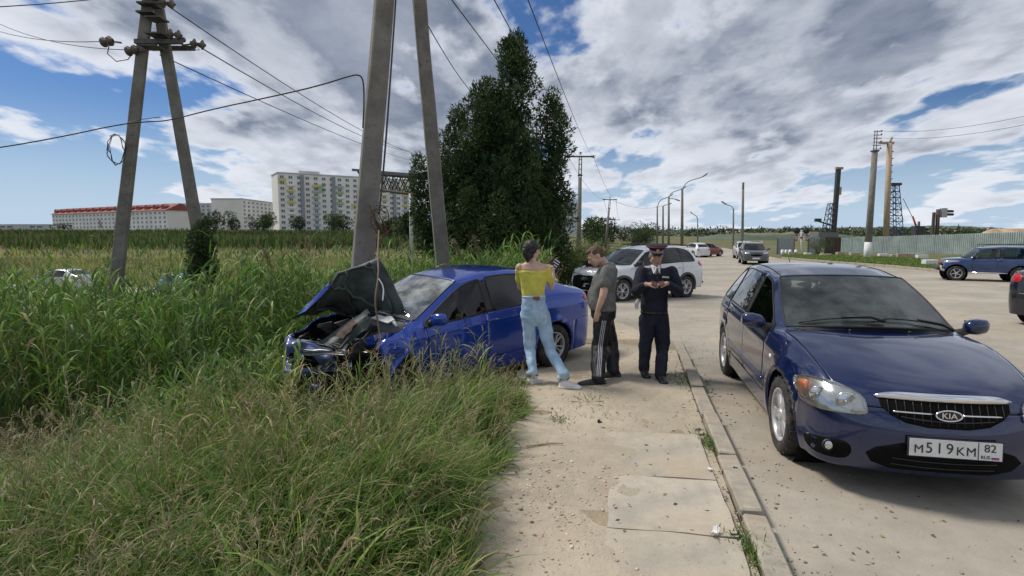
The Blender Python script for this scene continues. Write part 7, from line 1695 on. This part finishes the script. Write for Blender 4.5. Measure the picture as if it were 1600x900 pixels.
# ---- the man in grey, seen from his left side, looking down
MY = 6.72; PN = gp(940, 598, .055); PN.y = MY; PN.x = at(940, 598, MY).x
L = lambda px, py, dy=0.: local(px, py, MY + dy, PN)
Hm2 = headM(L(930, 400, .0), (-.92, -.10, -.62)); Hm2 = headM(L(931, 400, .0), (-.92, -.10, -.60), (-.2, 0, 1))
body = MB(); head(body, Hm2, 1.02); limb(body, [L(946, 415, .02), L(939, 405, .01)], [.054, .054])
torso(body, [(L(944, 492, .03), .13, .155), (L(942, 476, .03), .13, .15), (L(942, 455, .03), .125, .155), (L(947, 430, .03), .105, .16), (L(948, 417, .03), .055, .075)])
shn, shf = L(950, 424, -.15), L(949, 424, .20); el, wl_ = L(942, 463, -.22), L(934, 485, -.20); elf, wlf = L(942, 460, .26), L(940, 484, .22)
limb(body, [shn, el, wl_], [.055, .045, .029]); limb(body, [shf, elf, wlf], [.055, .045, .029])
hand(body, wl_, (-.12, -.05, -1), (-.45, 1, 0), 1, (.35, .35, .3)); hand(body, wlf, (-.1, -.1, -1), (-.4, -1, 0), -1, (.4, .4, .3))
hn, hf = L(943, 495, -.07), L(944, 495, .12); kn, kf = L(936, 543, -.08), L(955, 536, .12)
fn, ff = gl(0, 0), None
fn = gp(934, 600, .056) - PN; ff = gp(958, 588, .056) - PN; an, af_ = Vector((fn.x, fn.y + .0, .09)), Vector((ff.x, ff.y, .09))
limb(body, [hn, kn, an], [.09, .058, .04]); limb(body, [hf, kf, af_], [.09, .058, .04])
pn_ = remesh(body, 'person', M_skin, None, .0065, 3); pn_.location = PN
tag(pn_, 'man in a grey t-shirt and striped black track pants looking down, side on', 'person'); face(Hm2, pn_, 1.02, M_hairr, .3)
m = MB(); Bh = lambda c, r: m.ball(Hm2 @ Vector(c), r, 18, 14, Hm2.to_3x3()); Bh((0, -.022, .045), (.081, .096, .082)); Bh((0, -.058, -.005), (.068, .055, .055)); Bh((0, .040, .092), (.055, .045, .026)); remesh(m, 'hair', M_hairr, pn_, .006, 1, .006, 60)
M_tee = mat('grey_tshirt', (.15, .15, .142), .9, var=.12, vscale=12, bump=.0015, bscale=120)
m = MB(); torso(m, [(L(942, 484, .03), .160, .185), (L(940, 474, .03), .168, .185), (L(940, 458, .03), .158, .185), (L(945, 436, .03), .145, .195), (L(950, 421, .03), .118, .180), (L(951, 411, .03), .070, .085)])
limb(m, [shn, shn.lerp(el, .50)], [.088, .082]); limb(m, [shf, shf.lerp(elf, .50)], [.088, .082]); remesh(m, 't_shirt', M_tee, pn_, .010, 3, .021, 10., seed=7)
M_track = mat('black_track_fabric', (.010, .010, .012), .6, var=.2, vscale=8)
m = MB(); torso(m, [(L(943, 508, .03), .10, .15), (L(943, 495, .03), .150, .175), (L(943, 481, .03), .148, .172)]); limb(m, [hn, kn, an + Vector((0, 0, -.02))], [.118, .090, .078]); limb(m, [hf, kf, af_ + Vector((0, 0, -.02))], [.118, .090, .078]); tr = remesh(m, 'track_pants', M_track, pn_, .010, 3, .022, 9., seed=2)
bv = BVHTree.FromPolygons([v.co for v in tr.data.vertices], [p.vertices for p in tr.data.polygons])
for k in (-1, 0, 1):
    q = []
    for t in np.linspace(.04, .97, 26):
        c = hn.lerp(kn, t * 2) if t < .5 else kn.lerp(an, t * 2 - 1); c = c + Vector((k * .020 - .005, 0, 0)); h = bv.ray_cast(c + Vector((0, -.6, 0)), Vector((0, 1, 0))); q.append((h[0] if h[0] else c) + Vector((0, .002, 0)))
    m = MB(); m.path(q, .0062, 5); m.build('side_stripe', mat('stripe_grey', (.42, .43, .46), .7), pn_)
for a, tx in ((an, -.225), (af_, -.20)): shoe('shoe', M_shoeb, M_black, Vector((a.x + .03, a.y, .09)), Vector((a.x + tx, a.y - .03, .0)), pn_, .050)
# ---- the woman seen from behind
WY = 6.42; PW = gp(852, 603, .055); PW.y = WY; PW.x = at(848, 603, WY).x
L = lambda px, py, dy=0.: local(px, py, WY + dy, PW)
Hm3 = headM(L(832, 391, .02), (.62, .80, -.28))
body = MB(); head(body, Hm3, .95); limb(body, [L(832, 417, -.01), L(832, 402, .0)], [.045, .042])
torso(body, [(L(836, 490, .0), .155, .10), (L(834, 470, .0), .125, .09), (L(833, 460, .0), .120, .085), (L(833, 440, .0), .135, .09), (L(832, 420, .0), .155, .085), (L(832, 413, .0), .135, .065), (L(832, 408.5, .0), .07, .05)])
s1_, s2_ = L(812, 418, .0), L(852, 418, .0); e1_, e2_ = L(813, 449, .14), L(862, 449, .10); w1_, w2_ = L(838, 440, .34), L(864, 426, .24)
limb(body, [s1_, e1_, w1_], [.050, .036, .024]); limb(body, [s2_, e2_, w2_], [.045, .034, .023])
hand(body, w1_, (.8, .2, .6), (.2, -1, .2), -1, (.4, .5, .4), .9); hand(body, w2_, (-.25, .1, 1), (-.4, .6, 0), 1, (.55, .6, .5), .9)
g1, g2 = gp(832, 601, .056) - PW, gp(882, 607, .056) - PW; a1_, a2_ = Vector((g1.x, g1.y + .02, .10)), Vector((g2.x, g2.y + .03, .10))
p1_, p2_ = L(825, 492, .0), L(847, 492, .0); k1_, k2_ = L(828, 545, .02), L(860, 548, -.01)
limb(body, [p1_, k1_, a1_], [.085, .052, .034]); limb(body, [p2_, k2_, a2_], [.085, .052, .034])
pw = remesh(body, 'person', M_skin, None, .0065, 3); pw.location = PW
tag(pw, 'slim woman in yellow off-shoulder top and light blue jeans, seen from behind', 'person'); face(Hm3, pw, .95, M_hairb, .6)
m = MB(); Bh = lambda c, r: m.ball(Hm3 @ Vector(c), r, 20, 14, Hm3.to_3x3()); Bh((0, -.026, .030), (.082, .096, .088)); Bh((0, -.05, -.02), (.070, .060, .062)); Bh((0, -.130, -.01), (.048, .046, .050)); Bh((0, -.10, .01), (.04, .05, .04))
m.path([Hm3 @ Vector(p) for p in ((-.0, -.15, -.03), (.01, -.15, -.08), (.01, -.12, -.13))], [.035, .022, .008], 8); m.ball(Hm3 @ Vector((.01, -.06, -.075)), (.05, .045, .045)); m.path([Hm3 @ Vector(p) for p in ((.0, -.085, -.02), (.01, -.095, -.10), (.015, -.075, -.165))], [.05, .038, .014], 10); remesh(m, 'hair', M_hairb, pw, .006, 1, .010, 38)
M_yellow = mat('yellow_ribbed_top', (.62, .56, .10), .85, var=.06, vscale=14, bump=.0015, bscale=140)
m = MB(); torso(m, [(L(834, 467, .0), .128, .098), (L(833, 460, .0), .132, .098), (L(833, 445, .0), .145, .102), (L(833, 432, .0), .160, .100), (L(832, 425, .0), .172, .092), (L(832, 422, .0), .160, .085)])
limb(m, [s1_.lerp(e1_, .12), s1_.lerp(e1_, .62)], [.058, .054]); limb(m, [s2_.lerp(e2_, .12), s2_.lerp(e2_, .62)], [.058, .054]); tp_ = remesh(m, 'off_shoulder_top', M_yellow, pw, .009, 3, .010, 13., seed=3)
m = MB(); torso(m, [(L(832, 427, .0), .178, .098), (L(832, 422.5, .0), .172, .093)]); remesh(m, 'top_hem', M_yellow, tp_, .008, 2, .008, 20)
M_denim = mat('light_denim', (.34, .49, .65), .9, var=.14, vscale=9, bump=.0015, bscale=150, dirt=((.50, .60, .70), .5, 6))
m = MB(); torso(m, [(L(836, 508, .0), .10, .09), (L(836, 495, -.01), .162, .122), (L(835, 482, -.01), .152, .115), (L(834, 470, .0), .134, .100), (L(834, 461, .0), .134, .098)])
limb(m, [p1_, k1_, a1_ + Vector((0, 0, .05))], [.090, .063, .052]); limb(m, [p2_, k2_, a2_ + Vector((0, 0, .05))], [.092, .064, .053]); jn = remesh(m, 'jeans', M_denim, pw, .009, 3, .021, 9., seed=9)
for a, k_ in ((a1_, k1_), (a2_, k2_)):
    d_ = (k_ - a).normalized(); m = MB(); M = frame(a + d_ * .045, d_.orthogonal(), d_.cross(d_.orthogonal())); m.lathe([(.062, -.045), (.071, -.045), (.073, .0), (.070, .005), (.060, .005)], M, 20); m.build('turned_cuff', mat('denim_pale', (.45, .56, .66), .9), jn)
m = MB(); torso(m, [(L(834, 465, .0), .141, .106), (L(834, 461.5, .0), .139, .104)]); m.build('waistband', M_denim, jn)
bvj = BVHTree.FromPolygons([v.co for v in jn.data.vertices], [p.vertices for p in jn.data.polygons])
h = bvj.ray_cast(L(838, 466, -.5), Vector((0, 1, 0))); hp0 = (h[0] if h[0] else L(838, 466, -.11)) - Vector((0, .008, 0)); m = MB(); m.box(hp0, (.075, .006, .04)); m.build('leather_patch', mat('patch_brown', (.22, .09, .045), .7), jn)
for x_ in (825, 849):
    h = bvj.ray_cast(L(x_, 484, -.5), Vector((0, 1, 0))); c = (h[0] if h[0] else L(x_, 484, -.12)) - Vector((0, .004, 0)); pts = [(-.05, .055), (.05, .055), (.05, -.04), (0, -.075), (-.05, -.04), (-.05, .055)]
    m = MB(); q = []
    for a, b in zip(pts, pts[1:]):
        for t in (0, .5):
            h = bvj.ray_cast(Vector((c.x + a[0] + (b[0] - a[0]) * t, c.y - .3, c.z + a[1] + (b[1] - a[1]) * t)), Vector((0, 1, 0))); 
            if h[0]: q.append(h[0] - Vector((0, .001, 0)))
    if len(q) > 3: m.path(q + q[:1], .0028, 4); m.build('back_pocket', mat('denim_seam', (.20, .31, .44), .9), jn)
M_snk = mat('white_sneaker', (.72, .70, .70), .6, var=.05)
shoe('sneaker', M_snk, M_wht, Vector((a1_.x - .02, a1_.y, .09)), Vector((a1_.x + .10, a1_.y + .13, 0)), pw, .046); shoe('sneaker', M_snk, M_wht, Vector((a2_.x, a2_.y, .09)), Vector((a2_.x + .185, a2_.y - .03, 0)), pw, .046, .10)
# the thing in her hand
c = w2_ + PW + Vector((.015, .07, .085)); e = empty('clutch_bag', c, 0, 'black and white patterned pouch held up in the woman\'s right hand', 'pouch')
m = MB(); torso(m, [(Vector((0, 0, -.09)), .045, .012), (Vector((0, 0, -.07)), .062, .022), (Vector((.01, 0, .0)), .066, .026), (Vector((.01, 0, .07)), .058, .020), (Vector((.01, 0, .085)), .04, .008)], .3); remesh(m, 'pouch_body', M_black, e, .006, 2)
for k in range(5):
    m = MB(); M = Matrix.Rotation(.6, 3, 'Y'); m.box(Vector((-.03 + .018 * k, -.027, -.05 + .026 * k)), (.075, .004, .011), M=M); m.build('white_stripe', M_shirtw, e)
m = MB(); m.path(smoothpts([Vector((-.04, 0, .07)), Vector((-.07, -.02, .0)), Vector((-.08, 0, -.12)), Vector((-.03, 0, -.09))]), .004, 5); m.build('wrist_strap', M_black, e)
